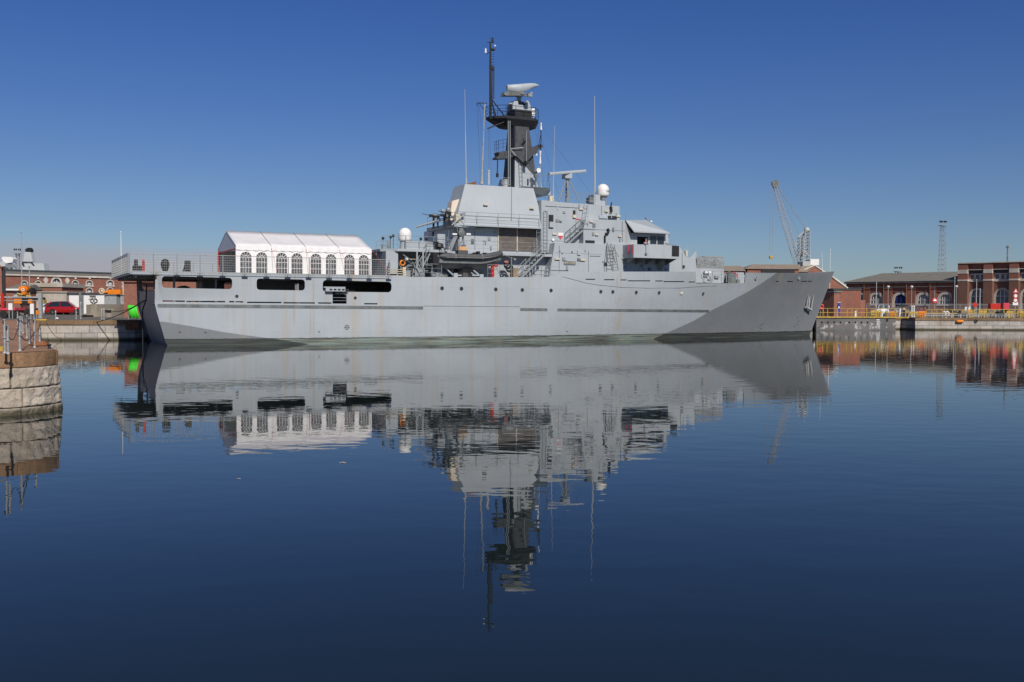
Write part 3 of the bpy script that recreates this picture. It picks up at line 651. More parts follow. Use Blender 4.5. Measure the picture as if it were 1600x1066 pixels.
# wheelhouse wall with window openings
wall_o = [(E1.x, gz0-0.05), (xw1, gz0-0.05), (xw1-0.05, ze-0.1), (E1.x, ze-0.1)]
def hw(*q): return [S(*p, WF) for p in q]
door = hw((995.5, 382), (995.5, 369.8), (1012.5, 370.3), (1012.5, 383)); 
w1 = rquad(*hw((1016.2, 369), (1025.3, 369.4), (1024.6, 381.5), (1015.6, 381)), 0.05, 2); w2 = rquad(*hw((1027.8, 369.5), (1037.2, 370), (1036, 382), (1027, 381.6)), 0.05, 2)
for sd_ in (-1, 1):
    wl = shell2d(wall_o, [door, w1, w2], lambda x, z: Vector((x, sd_*-WF, z)), lambda x, z: Vector((x, sd_*(-WF-0.08), z))).build('wheelhouse_wall', M['grey'], ship)
    for ww in (w1, w2):
        xs = [p[0] for p in ww]; zs = [p[1] for p in ww]
        q = MB(); q.box(min(xs), max(xs), sd_*(-WF)-0.05, sd_*(-WF)-0.03, min(zs), max(zs)); q.build('pane', M['glass'], wl)
    for wq in (w1, w2):
        q = MB(); q.path([Vector((x, sd_*(-WF+0.02), z)) for x, z in wq+[wq[0]]], 0.022, 4); q.build('window_frame', M['grey'], wl)
# front of the wheelhouse: slanted windows
m_ = MB(); m_.prism([(xw1-.1, WF, gz0), (xw1+.5, -2.5, gz0), (xw1+.5, 2.5, gz0), (xw1-.1, -WF, gz0), (xw1-.3, -WF, gz0), (xw1-.3, WF, gz0)], [(xw1, WF, zat(1030, 381, WF)), (xw1+.6, -2.5, zat(1030, 381, WF)), (xw1+.6, 2.5, zat(1030, 381, WF)), (xw1, -WF, zat(1030, 381, WF)), (xw1-.3, -WF, zat(1030, 381, WF)), (xw1-.3, WF, zat(1030, 381, WF))]); m_.build('wheelhouse_front', M['grey'], ship)
for y0, y1, xx0, xx1 in ((-4.5, -2.6, xw1, xw1+.55), (-2.4, -0.1, xw1+.58, xw1+.62), (0.1, 2.4, xw1+.62, xw1+.58), (2.6, 4.5, xw1+.55, xw1)):
    zz0, zz1 = zat(1030, 381, WF)+.001, ze-.12; m_ = MB(); m_.prism([(xx0-.05, y0, zz0), (xx1-.05, y1, zz0), (xx1-.1, y1, zz0), (xx0-.1, y0, zz0)], [(xx0+.1, y0, zz1), (xx1+.1, y1, zz1), (xx1+.05, y1, zz1), (xx0+.05, y0, zz1)]); m_.build('front_window', M['glass'], ship)
m_ = MB(); m_.box(E1.x+.4, xw1-.2, -3.9, 3.9, gz0, gz0+.9); m_.build('bridge_console', M['black'], ship)
# bridge wing
z0w, z1w = zat(1025, 403.3, -7.1), zat(1025, 383, -7.1)
pw = [(xat(973, 395, GF), GF-0.01), (xat(990, 395, -7.1), -7.1), (xat(1062, 395, -7.1), -7.1), (xat(1062, 395, -7.1)+0.2, GF-0.01)]
m_ = MB(); m_.plan(pw, z0w-0.02, z0w+0.08)
for a_, b_ in zip(pw[:-1], pw[1:]):
    a_, b_ = Vector((*a_, 0)), Vector((*b_, 0)); d = (b_-a_).normalized(); n_ = Vector((-d.y, d.x, 0))*0.06
    m_.prism([(p.x, p.y, z0w+.08) for p in (a_, b_, b_+n_, a_+n_)], [(p.x, p.y, z1w) for p in (a_, b_, b_+n_, a_+n_)])
m_.build('bridge_wing', M['grey'], ship)
m_ = MB(); pw2 = [(x, -y) for x, y in pw]; m_.plan(pw2, z0w-0.02, z1w); m_.build('bridge_wing', M['grey'], ship)
m_ = MB()
for k in range(5): x = pw[1][0]+0.3+k*(pw[2][0]-pw[1][0]-.6)/4; m_.prism([(x, GF+.02, z0w-.55), (x+.05, GF+.02, z0w-.55), (x+.05, GF+.02, z0w-.02), (x, GF+.02, z0w-.02)], [(x, -6.9, z0w-.06), (x+.05, -6.9, z0w-.06), (x+.05, -6.9, z0w-.021), (x, -6.9, z0w-.021)])
m_.build('wing_bracket', M['grey2'], ship)
x0, x1 = xat(1050, 392, -7.13), xat(1061, 392, -7.13); za_, zb2 = zat(1055, 400.5, -7.13), zat(1055, 384.2, -7.13)
MB().box(x0, x1, -7.14, -7.105, za_, zb2).build('grille_panel', M['soot'], ship)
for i, px in enumerate((981, 987.3)):
    lt = GF-0.9-0.65*i-.2; p = S3(px, 390, -6.1 if i == 0 else -6.75); q = MB(); q.box(p.x-.1, p.x+.1, p.y-.16, p.y-.08, p.z-.45, p.z+.45); q.build('wing_lifebuoy', M['pink'], ship, bevel=.04)
q = MB(); p = S3(1009.5, 395, -7.16); q.tube(p, p+Vector((0, 0, .9)), .03); q.box(p.x-.12, p.x+.12, p.y-.1, p.y, p.z-.15, p.z); q.box(p.x-.16, p.x+.06, p.y-.06, p.y, p.z+.75, p.z+.85); q.build('wing_fitting', M['grey2'], ship)
for px, py, r_ in ((946, 413, .17), (1003, 415, .15), (1031, 417, .32), (1068, 417, .14)):
    p = S3(px, py, GF-.01); q = MB().lathe([(r_+.05, 0), (r_+.05, .03), (r_, .035)], (p.x, p.y-.02, p.z), 14, 'y'); w_ = q.build('scuttle', M['grey2'], ship); MB().lathe([(r_, 0), (r_, .012)], (p.x, p.y-.035, p.z), 14, 'y').build('glass', M['glass'], w_)
# spur and stub bulwark at the front of the deckhouse
pts = [S(*q_, GF+.05) for q_ in ((1077, 404), (1088, 391), (1088.5, 404))]; MB().profile(pts, GF+.05, GF+.15).build('breakwater_fin', M['grey'], ship)
q = MB(); p = S3(1073, 391, GF+.3); q.path([(p.x-.3, p.y, p.z), (p.x+.25, p.y, p.z-.03)], .03); q.prism([(p.x-.15, p.y, p.z-.1), (p.x+.15, p.y, p.z-.1), (p.x+.15, p.y+.2, p.z-.1), (p.x-.15, p.y+.2, p.z-.1)], [(p.x-.02, p.y, p.z-.6), (p.x+.1, p.y, p.z-.6), (p.x+.1, p.y+.1, p.z-.6), (p.x-.02, p.y+.1, p.z-.6)]); q.build('navigation_light_bracket', M['lamp'], ship)
# ------------------------------------------------------------------ fittings on the walls
def lampbox(px, py, lat, w_=0.42): p = S3(px, py, lat); MB().box(p.x-w_/2, p.x+w_/2, p.y-.12, p.y-.005, p.z-.07, p.z+.07).build('lamp_box', M['lamp'], ship, bevel=.01)
for q_ in ((758.6, 320, -3.9), (831, 325.5, -3.95), (866, 366, EF), (907.5, 327, EF), (947, 330, EF), (965.5, 338, EF)): lampbox(*q_)
for q_ in ((923.5, 346.5), (932, 367), (968, 369.5)): lampbox(*q_, GF+.14, .35)
for q_ in ((870.5, 405), (910, 406.5), (975, 404)): lampbox(*q_, GF-.01, .5)
p = S3(746.5, 359.8, CF); MB().box(p.x-.3, p.x+.3, p.y-.1, p.y-.005, p.z-.06, p.z+.06).build('lamp_box', M['lamp'], ship)
def panel(name, px0, py0, px1, py1, lat, mat, proud=0.03, th=0.05):
    a_, b_ = S3(px0, py1, lat), S3(px1, py0, lat); return MB().box(a_.x, b_.x, lat-proud-th, lat-proud+.002, a_.z, b_.z).build(name, M[mat], ship)
dk_ = panel('door_recess', 857, 336, 864.5, 357, EF, 'soot', 0, .03); panel('locker', 857.6, 347, 863.5, 355.5, EF, 'grey', .06, .1)
panel('vent_box', 895, 329, 898.5, 341, EF, 'soot', 0, .05); panel('locker', 894.6, 336, 899, 340.5, EF, 'lamp', .06, .08)
panel('louvre', 935.5, 337.3, 948.5, 341.2, EF, 'grey', 0.02, .1); panel('louvre', 949.5, 338, 963.5, 343, EF, 'soot', 0, .05)
panel('louvre', 914.5, 376, 929, 379.5, GF+.14, 'soot', 0, .03)
panel('hazard_sign', 872, 364, 880, 368.4, EF, 'white', .01, .02)
a_ = S3(872, 368.4, EF-.04); b_ = S3(880, 368.4, EF-.04); c_ = S3(876, 374.5, EF-.04); MB().prism([a_, b_, c_], [v+Vector((0, .03, 0)) for v in (a_, b_, c_)]).build('hazard_mark', M['pink'], ship)
p = S3(863.3, 374.7, EF); MB().lathe([(.12, 0), (.1, .1), (.02, .14)], (p.x, p.y-.14, p.z), 10, 'y').build('deck_light', M['white'], ship)
panel('small_sign', 900, 342.2, 907, 343.4, EF, 'pink', .01, .02)
# name board with raised letters
def text(name, s, size, mat, parent, mw, ext=0.01, spacing=1.0):
    cu = bpy.data.curves.new(name, 'FONT'); cu.body = s; cu.size = size; cu.extrude = ext; cu.align_x = 'CENTER'; cu.align_y = 'CENTER'; cu.space_character = spacing
    tmp = bpy.data.objects.new('tmp_text', cu); COL.objects.link(tmp); dg = bpy.context.evaluated_depsgraph_get()
    me = bpy.data.meshes.new_from_object(tmp.evaluated_get(dg)); bpy.data.objects.remove(tmp); me.transform(mw); me.materials.clear(); me.materials.append(mat)
    o = bpy.data.objects.new(name, me); COL.objects.link(o); o.parent = parent; return o
nbd = panel('name_board', 880.8, 408.6, 899.2, 413.6, GF, 'strake', .01, .05)
p = S3(890, 411.1, GF-.08); text('letters', 'HMS CLYDE', 0.22, M['lamp'], nbd, Matrix.Translation(p) @ Matrix.Rotation(R(90), 4, 'X'))
for q_ in ((879, 416.6, 883),):
    q = MB(); q.tube(S3(860, 422.3, GF-.04), S3(888, 422.8, GF-.04), .025); q.build('grab_rail', M['strake'], ship)
# vent pipes: black hooked pipe and its stack
q = MB(); pp = [S3(945.2, 380, GF+.05), S3(945.2, 368, GF+.05)]
q.path(pp, .08, 8); q.path([S3(946, 366, GF+.05), S3(949.5, 365, GF+.05), S3(951, 361, GF+.05), S3(949.5, 357.5, GF+.05)], .12, 8); q.build('vent_pipe', M['soot'], ship)
q = MB(); q.path([S3(955.5, 316.5, EF-.1), S3(954.5, 323, EF-.1)], .06, 6); q.path([S3(954.5, 323, EF-.1), S3(955.3, 331.5, EF-.1)], .13, 8); q.build('whistle', M['soot'], ship)
# faint horizontal welded seams
q = MB()
for (xa_, ya_, xb_, yb_, lt) in ((868, 395, 940, 397.5, GF), (916, 358, 976, 361, GF+.14), (846, 375, 912, 379, EF), (714, 336.5, 845, 342.5, -4.07)):
    q.tube(S3(xa_, ya_, lt-.005), S3(xb_, yb_, lt-.005), .018, 4)
q.build('weld_seam', M['grey2'], ship)

# ------------------------------------------------------------------ ladders, stairs and rails
def ladder(name, p, q_, wd=0.38, n=None, mat='grey2', wdir=(1, 0, 0), parent=ship, r_=.022):
    p, q_ = Vector(p), Vector(q_); w_ = Vector(wdir)*wd/2; m_ = MB(); m_.tube(p-w_, q_-w_, r_, 5); m_.tube(p+w_, q_+w_, r_, 5)
    n = n or int((q_-p).length/0.33)
    for k in range(n): v = p.lerp(q_, (k+.5)/n); m_.tube(v-w_, v+w_, r_*.8, 4)
    return m_.build(name, M[mat], parent)
ladder('ladder', S3(852.5, 394, EF-.15), S3(852.5, 329, EF-.15)); ladder('ladder', S3(841.5, 395, -4.6), S3(841.5, 360, -4.6), .4)
ladder('ladder', S3(916, 352, EF-.95), S3(916, 319, EF-.2))
def stairs(p, q_, wd, n, mat='grey2', parent=ship):
    """p foot, q_ head on the outboard stringer; wd width inboard (+y)"""
    p, q_ = Vector(p), Vector(q_); W_ = Vector((0, wd, 0)); m_ = MB()
    for o_ in (Vector((0, 0, 0)), W_):
        m_.prism([p+o_+Vector((0, -.02, -.1)), q_+o_+Vector((0, -.02, -.1)), q_+o_+Vector((0, -.02, .1)), p+o_+Vector((0, -.02, .1))], [p+o_+Vector((0, .02, -.1)), q_+o_+Vector((0, .02, -.1)), q_+o_+Vector((0, .02, .1)), p+o_+Vector((0, .02, .1))])
    for k in range(n):
        v = p.lerp(q_, (k+.5)/n); m_.box(v.x-.12, v.x+.12, p.y, p.y+wd, v.z-.02, v.z+.02)
    for o_ in (Vector((0, 0, 0)), W_):
        a_, b_ = p+o_+Vector((0, 0, .95)), q_+o_+Vector((0, 0, .95)); m_.tube(a_, b_, .03, 5); m_.tube(a_-Vector((0, 0, .45)), b_-Vector((0, 0, .45)), .02, 5)
        for k in range(4): v = p.lerp(q_, k/3)+o_; m_.tube(v, v+Vector((0, 0, .95)), .025, 5)
    return m_.build('stairs', M[mat], parent)
stairs(S3(815, 434, -5.6), S3(852, 396.5, -5.6), .75, 8)
stairs(S3(888, 380.5, -5.0), S3(913, 358, -5.0), .6, 7)
q = MB(); q.plan([(xat(911, 357, -5.1), -5.15), (xat(930, 357, -5.1), -5.15), (xat(930, 357, -5.1), -4.3), (xat(911, 357, -5.1), -4.3)], zat(912, 357, -5.1)-.08, zat(912, 357, -5.1)); q.build('stair_landing', M['grey2'], ship)
# free standing boarding ladder leaning by the bridge
q = MB()
a0, a1_, b0, b1_ = S3(956, 422, -6.3), S3(950, 383, -5.5), S3(966, 422, -6.3), S3(960, 383, -5.5)
q.tube(a0, a1_, .035); q.tube(b0, b1_, .035)
for k in range(9): q.tube(a0.lerp(a1_, k/9), b0.lerp(b1_, k/9), .025)
q.tube(S3(948.5, 383, -5.4), S3(949, 408, -5.9), .03); q.tube(S3(949, 408, -5.9), S3(955, 416, -6.3), .03); q.tube(S3(954, 380, -5.4), S3(967, 402, -5.9), .03); q.tube(S3(949, 379, -5.4), S3(955, 400, -5.9), .03)
q.build('boarding_ladder', M['strake'], ship)
def rail(pts, h=1.05, n=2, sp_=1.5, mat='grey2', parent=ship, r_=.02, name='deck_rail'):
    m_ = MB(); pts = [Vector(p) for p in pts]
    for a_, b_ in zip(pts[:-1], pts[1:]):
        k = max(1, round((b_-a_).length/sp_))
        for i in range(k+1): v = a_.lerp(b_, i/k); m_.tube(v, v+Vector((0, 0, h)), r_, 5)
        for j in range(n+1): hh = Vector((0, 0, h*(1-j/(n+1)))); m_.tube(a_+hh, b_+hh, r_*(.95 if j == 0 else .6), 5)
    return m_.build(name, M[mat], parent)
# casing side rails
rail([(x_b0+.0, -4.4, zb_+.1), (x_b1-.6, -4.4, zb_+.1)], 1.05, 2, 2.0)
rail([(x_b0-.1, -4.4, zb_+.1), (x_b0-.1, 1.9, zb_+.1)], 1.0, 2, 1.2)
rail([(xat(728, 390, -5.05), -5.05, zc+.06), (xg0+.3, -5.05, zc+.06)], .95, 2, 1.7)
rail([(xat(692, 390, -5.0), -5.05, zc+.06), (xat(706, 390, -5.0), -5.05, zc+.06)], .95, 2, 1.7)
rail([(xat(868, 316, EF+.3), EF+.3, zat(900, 317.5, EF)), (xat(930, 319, EF+.3), EF+.3, zat(900, 317.5, EF))], 1.0, 2, 1.2)
rail([(p0[0]-.5, -2.5, p0[1]+.03), (p0[0]+.6, -2.8, p0[1]+.1)], 1.0, 2, .6)
rail([(xq0, AF+.1, za+.08), (xat(700, 390, AF), AF+.1, za+.08)], 1.1, 2, 1.1)
rail([(S(604, 390, AF)[0]-.1, AF+1, za+.08), (xq0, AF-.1, za+.08)], 1.1, 2, .8)
# main deck edge rails amidships
rail([(xat(660, 433, -6.5), -6.5, 5.4), (xat(690, 433, -6.5), -6.5, 5.4)], 1.05, 2, 1.0)
rail([(xat(762, 433, -6.5), -6.5, 5.42), (xat(818, 433, -6.5), -6.5, 5.42)], 1.1, 2, 1.3)
rail([(xat(832, 433, -6.5), -6.5, 5.42), (xat(874, 433, -6.5), -6.5, 5.42)], 1.05, 2, 1.0)
# gate rails where the bulwark is cut down
ga, gb = SH(1099, 443), SH(1163, 442.6)
rail([(xx, -hb(xx, 6)+.1, 5.42+0.03*(i)) for i, xx in enumerate(np.linspace(ga[0], gb[0], 6))], 1.02, 2, 1.5)

# ------------------------------------------------------------------ mast
MF = -1.5
def seg(name, px, ln, lf, mat): return pblock(name, px, ln, lf, mat)
def mast_side(name, px, mat, ln0, eps=0.0):
    """near face drawn at lat ln0; the far side runs in towards the top so that the tower tapers"""
    near = [S3(*p_, ln0) for p_ in px]; zb_m, zt_m = zat(804, 293, ln0), zat(805, 197, ln0)
    far = [Vector((v.x+.02, ln0+2.35-1.05*(v.z-zb_m)/(zt_m-zb_m)-eps, v.z)) for v in near]
    return MB().prism(near, far).build(name, M[mat], ship)
mast_side('mast', [(804.2, 293), (804.6, 240), (822, 261), (836, 277), (841.5, 293)], 'grey', MF-.03, .05)
mast_side('mast_trunk', [(804.7, 293), (805.4, 197), (826.5, 199), (840, 291)], 'mast', MF, .02)
n0, n1 = S3(804.2, 293, MF-.02), S3(805.3, 197, MF-.02)
MB().prism([(n0.x-.12, MF-.02, n0.z), (n0.x+.02, MF-.02, n0.z), (n0.x+.02, MF+2.36, n0.z), (n0.x-.12, MF+2.36, n0.z)], [(n1.x-.12, MF-.02, n1.z), (n1.x+.02, MF-.02, n1.z), (n1.x+.02, MF+1.32, n1.z), (n1.x-.12, MF+1.32, n1.z)]).build('mast_exhaust_trunk', M['black'], ship)
q = MB(); u0_ = S3(790, 293, 0.2); q.prism([(u0_.x-.5, -.3, u0_.z), (u0_.x+.3, -.3, u0_.z), (u0_.x+.3, .9, u0_.z), (u0_.x-.5, .9, u0_.z)], [(u0_.x-.3, -.2, u0_.z+.75), (u0_.x+.3, -.2, u0_.z+.55), (u0_.x+.3, .8, u0_.z+.55), (u0_.x-.3, .8, u0_.z+.75)]); q.build('mast_foot', M['grey'], ship)
q = MB(); u0_ = S3(786, 293, -1.2)
for k in range(4): q.tube((u0_.x-.1+k*.28, -1.2, u0_.z), (u0_.x-.1+k*.28, -1.2, u0_.z+.9), .025, 5)
for zz in (.3, .6, .9): q.tube((u0_.x-.1, -1.2, u0_.z+zz), (u0_.x+.74, -1.2, u0_.z+zz), .025, 5)
q.build('mast_foot_rail', M['grey2'], ship)
# top platform: flat deck with a tapered underside
xm0, xm1 = xat(762, 185, 0), xat(838, 187, 0); zm = zat(800, 186.3, 0)
top_ = [(xm0, -.4), (xm0+1.2, -1.35), (xm1-.8, -1.35), (xm1-.1, -.6), (xm1-.1, .6), (xm1-.8, 1.35), (xm0+1.2, 1.35), (xm0, .4)]
mid_ = [(xat(786, 200, 0), -.8), (xat(794, 200, 0), -1.0), (xat(826, 200, 0), -1.0), (xat(831, 200, 0), -.8), (xat(831, 200, 0), .8), (xat(826, 200, 0), 1.0), (xat(794, 200, 0), 1.0), (xat(786, 200, 0), .8)]
m_ = MB(); m_.loft([[Vector((x, y, zat(800, 200.5, 0))) for x, y in mid_], [Vector((x, y, zm-.22)) for x, y in top_], [Vector((x, y, zm)) for x, y in top_]]); m_.build('mast_platform', M['soot'], ship)
r_ = rail([(x, y, zm) for x, y in top_+[top_[0]]], .95, 2, .9, 'soot', r_=.025, name='platform_rail')
q = MB(); q.box(xat(798, 180, 0), xat(824, 180, 0), -.9, .9, zm, zat(810, 174.2, 0)); q.build('radar_plinth', M['soot'], ship, bevel=.05)
# radar pedestal: yoke with two cheeks and drum
zy0, zy1 = zat(810, 174.5, 0), zat(810, 157.5, 0); xc_ = xat(811, 165, 0)
q = MB(); arc = [(xc_-.95, zy0), (xc_+.95, zy0), (xc_+.9, zy0+.45), (xc_+.72, zy1-.1), (xc_+.45, zy1), (xc_+.36, zy0+.5), (xc_-.36, zy0+.5), (xc_-.45, zy1), (xc_-.72, zy1-.1), (xc_-.95, zy0+.5)]
q.profile(arc, -.62, -.42); q.profile(arc, .42, .62); q.box(xc_-.6, xc_+.6, -.4, .4, zy0, zy0+.35)
q.tube((xc_-.6, 0, zy0+.55), (xc_+.6, 0, zy0+.55), .3, 14); q.build('radar_pedestal', M['grey'], ship, bevel=.02)
q = MB(); q.tube((xc_-.35, -.5, zy0+.75), (xc_-.1, -.35, zy0+.75), .16, 10); q.tube((xc_+.1, -.5, zy0+.65), (xc_+.4, -.35, zy0+.6), .15, 10); q.box(xc_-.3, xc_+.3, -.45, .45, zy0+.6, zy0+.85); q.build('radar_gearing', M['soot'], ship)
q = MB(); q.lathe([(.42, 0), (.36, .12), (.2, .2), (.2, .55), (.32, .6)], (xc_, 0, zy0+.72), 14); q.build('radar_turntable', M['grey'], ship)
# radar reflector: long curved panel, one end deep, the other pointed
fr = [(792.6, 132.6, 141.2), (797, 132.4, 142), (803, 132, 142.6), (810, 131.6, 143.6), (817, 131, 143), (824, 130.4, 141.4), (831, 130.1, 138.8), (837, 130.6, 136.4), (842.3, 133, 134)]
rings = []
for i, (px, ya, yb) in enumerate(fr):
    u_ = i/(len(fr)-1); yy = -1.1-0.35*math.sin(PI*u_); a_, b_ = S3(px, ya, yy), S3(px, yb, yy); md = (a_+b_)/2; hh = (a_.z-b_.z)/2; rg = []
    for k in range(9):
        v = -1+2*k/8; rg.append(Vector((a_.x, yy-0.10*(1-v*v)*(1 if i < 8 else .3), md.z+hh*v)))
    for k in range(9):
        v = 1-2*k/8; rg.append(Vector((a_.x, yy+0.12+.22*(1-v*v)*(1-u_*.6), md.z+hh*v)))
    rings.append(rg)
MB().loft(rings).build('radar_reflector', M['grey'], ship, smooth=True, angle=50)
p_ = [S3(*k_, -.2) for k_ in ((787, 149.5), (789, 143.5), (812, 141), (826, 147), (812, 149.5))]
MB().prism(p_, [v+Vector((0, .7, .02)) for v in p_]).build('radar_back_frame', M['strake'], ship)
q = MB(); q.tube(S3(808, 150, -.4), S3(826, 150.5, -1.6), .05, 6); q.tube(S3(812, 147, -.4), S3(826, 150, -1.6), .04, 6); p = S3(828, 148.7, -1.6); q.box(p.x-.22, p.x+.2, p.y-.12, p.y+.12, p.z-.16, p.z+.14); q.box(p.x-.05, p.x+.22, p.y-.12, p.y+.12, p.z+.1, p.z+.28); q.build('radar_feed_horn', M['grey2'], ship)
p = S3(833, 171, -.9); q = MB().lathe([(.03, -.9), (.03, -.3)], p, 8); q.box(p.x-.16, p.x+.14, p.y-.12, p.y+.12, p.z-.62, p.z-.25); q.build('dome_stand', M['white'], ship); MB().lathe([(.2, -.25), (.22, -.1), (.15, .05), (.02, .1)], p, 12).build('small_dome', M['white'], ship)
# pole mast with ladder, arms and struts
pb_, pt_ = S3(766.4, 185, -.3), S3(766.2, 66, -.3)
q = MB(); q.tube(pb_, S3(766.3, 112, -.3), .12, 8, .10); q.tube(S3(766.3, 112, -.3), pt_, .10, 8, .07); q.tube(pt_, S3(766, 57.5, -.3), .02, 5)
q.tube(S3(762, 66.3, -.3), S3(771.5, 66.3, -.3), .05, 6); p = S3(769.6, 63, -.3); q.lathe([(.08, -.2), (.10, -.05), (.07, .1), (.10, .18), (.05, .22)], p, 10)
q.tube(S3(768, 155, -.3), S3(788, 181, -1.2), .055, 6); q.tube(S3(767.4, 155, -.3), S3(775.5, 184, .3), .055, 6); q.tube(S3(767.4, 155, -.3), S3(774, 184, -1.0), .05, 6)
q.tube(S3(761, 84, -.3), S3(766, 81, -.3), .035, 5); q.box(pt_.x+.05, pt_.x+.42, -.5, -.1, zat(770, 79, -.3), zat(770, 76.5, -.3))
q.box(pt_.x+.03, pt_.x+.35, -.45, -.15, zat(770, 109, -.3), zat(770, 104, -.3)); q.build('pole_mast', M['soot'], ship)
ladder('ladder', S3(770.3, 155, -.35), S3(770.6, 110, -.35), .2, 26, 'soot', r_=.03)
q = MB()
for k in range(7): y_ = 84+k*4.3; q.tube(S3(768, y_+1, -.3), S3(772.2, y_, -.3), .02, 4)
for y_ in (104, 107.5): q.tube(S3(763.5, y_, -.3), S3(766, y_, -.3), .02, 4)
q.build('antenna_prongs', M['soot'], ship)
MB().tube(S3(758.8, 83, -.3), S3(758.8, 76, -.3), .09, 10, .07).build('aerial_pod', M['white'], ship); p = S3(773.3, 72, -.3); MB().sphere(p, .10, 10, 6).build('masthead_light', M['white'], ship)
# yard on the left of the top platform with halyards
q = MB(); q.path([S3(745.5, 161, -.5), S3(761, 161.5, -.5)], .04, 5); q.tube(S3(745.5, 161, -.5), S3(745.5, 166, -.5), .04); q.tube(S3(749, 161.5, -.5), S3(759.5, 176, -.5), .03); q.build('signal_yard', M['soot'], ship)
q = MB(); q.tube(S3(762, 201, -.9), S3(787, 191, -.9), .06, 6); q.build('signal_yard', M['soot'], ship)
q = MB()
for a_, b_ in (((746, 163), (751, 288)), ((749, 163), (758, 288)), ((763, 200), (764, 290)), ((765, 200), (768, 289)), ((748, 165), (745.7, 200))): q.tube(S3(*a_, -.5), S3(*b_, -1.5), .009, 3)
for a_, b_ in (((835, 190), (848, 290)), ((838, 187), (872, 302)), ((846, 228), (842, 290)), ((838, 186), (925, 305)), ((840, 200), (852, 312))): q.tube(S3(*a_, -.6), S3(*b_, -1.4), .008, 3)
q.build('rigging', M['rope'], ship)
# mid platform with pointed yard arms
pl_n = [S3(*k_, -1.9) for k_ in ((778.5, 237.5), (810, 232.5), (824, 234), (846, 225), (849.5, 229.5), (843, 233), (834, 241.5), (826, 250), (822, 259), (806, 243), (795, 247.5), (778, 248.5), (775, 247), (780, 242.5))]
MB().prism(pl_n, [v+Vector((0, .9, 0)) for v in pl_n]).build('yard_platform', M['mast'], ship)
a_, b_ = S3(779, 236.5, -2.0), S3(800, 233, -2.0); rail([a_+Vector((0, .8, 0)), a_, b_], .95, 2, .5, 'soot', name='platform_rail')
q = MB(); q.tube(S3(798, 232.5, -2.1), S3(818, 231, -2.1), .04); q.tube(S3(798, 234, -2.1), S3(806, 243.5, -2.1), .05); q.build('boom', M['grey'], ship)
fl = [S3(*k_, -1.6) for k_ in ((833, 238), (840, 233.5), (839.5, 243.5), (836, 242))]; MB().prism(fl, [v+Vector((0, .03, 0)) for v in fl]).build('white_pennant', M['white'], ship)
for px in (794.4, 797.2): MB().tube(S3(px, 290, -2.0), S3(px-.3, 189, -2.0), .045, 6).build('cable_pipe', M['grey2'], ship)
MB().tube(S3(822.5, 252, -2.2), S3(822.6, 204, -2.2), .035, 6).build('rod_antenna', M['grey2'], ship)
q = MB(); q.box(xat(820, 255, -2.2)-.0, xat(825, 255, -2.2), -2.4, -2.0, zat(822, 256, -2.2), zat(822, 252, -2.2)); q.tube(S3(777.5, 249, -1.9), S3(777, 272, -1.9), .05, 6); q.box(xat(775.6, 270, -1.9), xat(778.5, 270, -1.9), -2, -1.8, zat(777, 277, -1.9), zat(777, 271, -1.9)); q.tube(S3(816, 224, -1.7), S3(822, 219, -1.7), .05); q.build('mast_fittings', M['soot'], ship)
# mast sponson with rail
zs = zat(830, 294, -2.2)
sp_t = [S3(808, 296.5, -1.5), S3(813, 292.5, -2.6), S3(852, 295.5, -2.6), S3(857.5, 298, -1.6)]
x_s = [v.x for v in sp_t]
m_ = MB(); m_.prism([(x_s[0]+.4, -1.4, zs-.42), (x_s[1]+.5, -2.0, zs-.42), (x_s[2]-.6, -2.0, zs-.42), (x_s[3]-.5, -1.4, zs-.42)], [(x_s[0]-.1, -1.4, zs), (x_s[1]-.1, -3.1, zs), (x_s[2]+.1, -3.1, zs), (x_s[3]+.3, -1.4, zs)]); m_.box(x_s[0]-.1, x_s[3]+.3, -1.4, 1.2, zs-.42, zs-.001); m_.build('sensor_sponson', M['grey'], ship)
rail([(x_s[1], -3.0, zs), (x_s[2], -3.0, zs), (x_s[3]+.2, -1.4, zs)], 1.15, 2, 1.0, r_=.018)
ladder('ladder', S3(814.5, 291, MF-.15), S3(813, 247, MF-.15), .3)
q = MB(); p = S3(837, 266, -2.4); q.tube(S3(836.5, 292, -2.4), S3(836.8, 274, -2.4), .06); q.sphere(S3(836.5, 268, -2.4), .22, 10, 8); q.box(p.x-.15, p.x+.12, -2.6, -2.3, p.z-.7, p.z-.35); q.build('searchlight', M['strake'], ship)
p = S3(841, 266.5, -2.6); MB().lathe([(.05, .0), (.22, -.06), (.22, -.1)], p, 12, 'y').build('searchlight_glass', M['white'], ship)
q = MB(); q.box(xat(823.5, 285, MF-.03), xat(825.5, 285, MF-.03), MF-.1, MF-.03, zat(824, 289.5, MF), zat(824, 280, MF)); q.build('mast_door', M['soot'], ship)
# whip aerials
def whip(px0, py0, px1, py1, lat, r0_=.07, r1=.02, mat='grey', base=True):
    a_, b_ = S3(px0, py0, lat), S3(px1, py1, lat); q = MB(); md = a_.lerp(b_, .55); q.tube(a_, md, r0_, 7, r0_*.6); q.tube(md, b_, r0_*.45, 6, r1)
    if base: q.tube(a_, a_+(b_-a_).normalized()*.5, r0_*1.8, 8, r0_*1.3)
    return q.build('whip_aerial', M[mat], ship)
whip(728.5, 288, 726.2, 140, -2.2, .06, .02); whip(752.5, 288, 757.5, 162, -2.4, .10, .06, 'galv'); whip(929.5, 313, 929, 150, -2.4, .09, .03); whip(864.2, 311, 866.8, 196, -2.8, .05, .018); whip(845.5, 296, 844.4, 256, -2.4, .04, .03)
whip(844, 256, 844.2, 236, -2.4, .10, .10, 'white', False); whip(845.5, 203, 845.3, 192, -2.0, .10, .08, 'white', False)
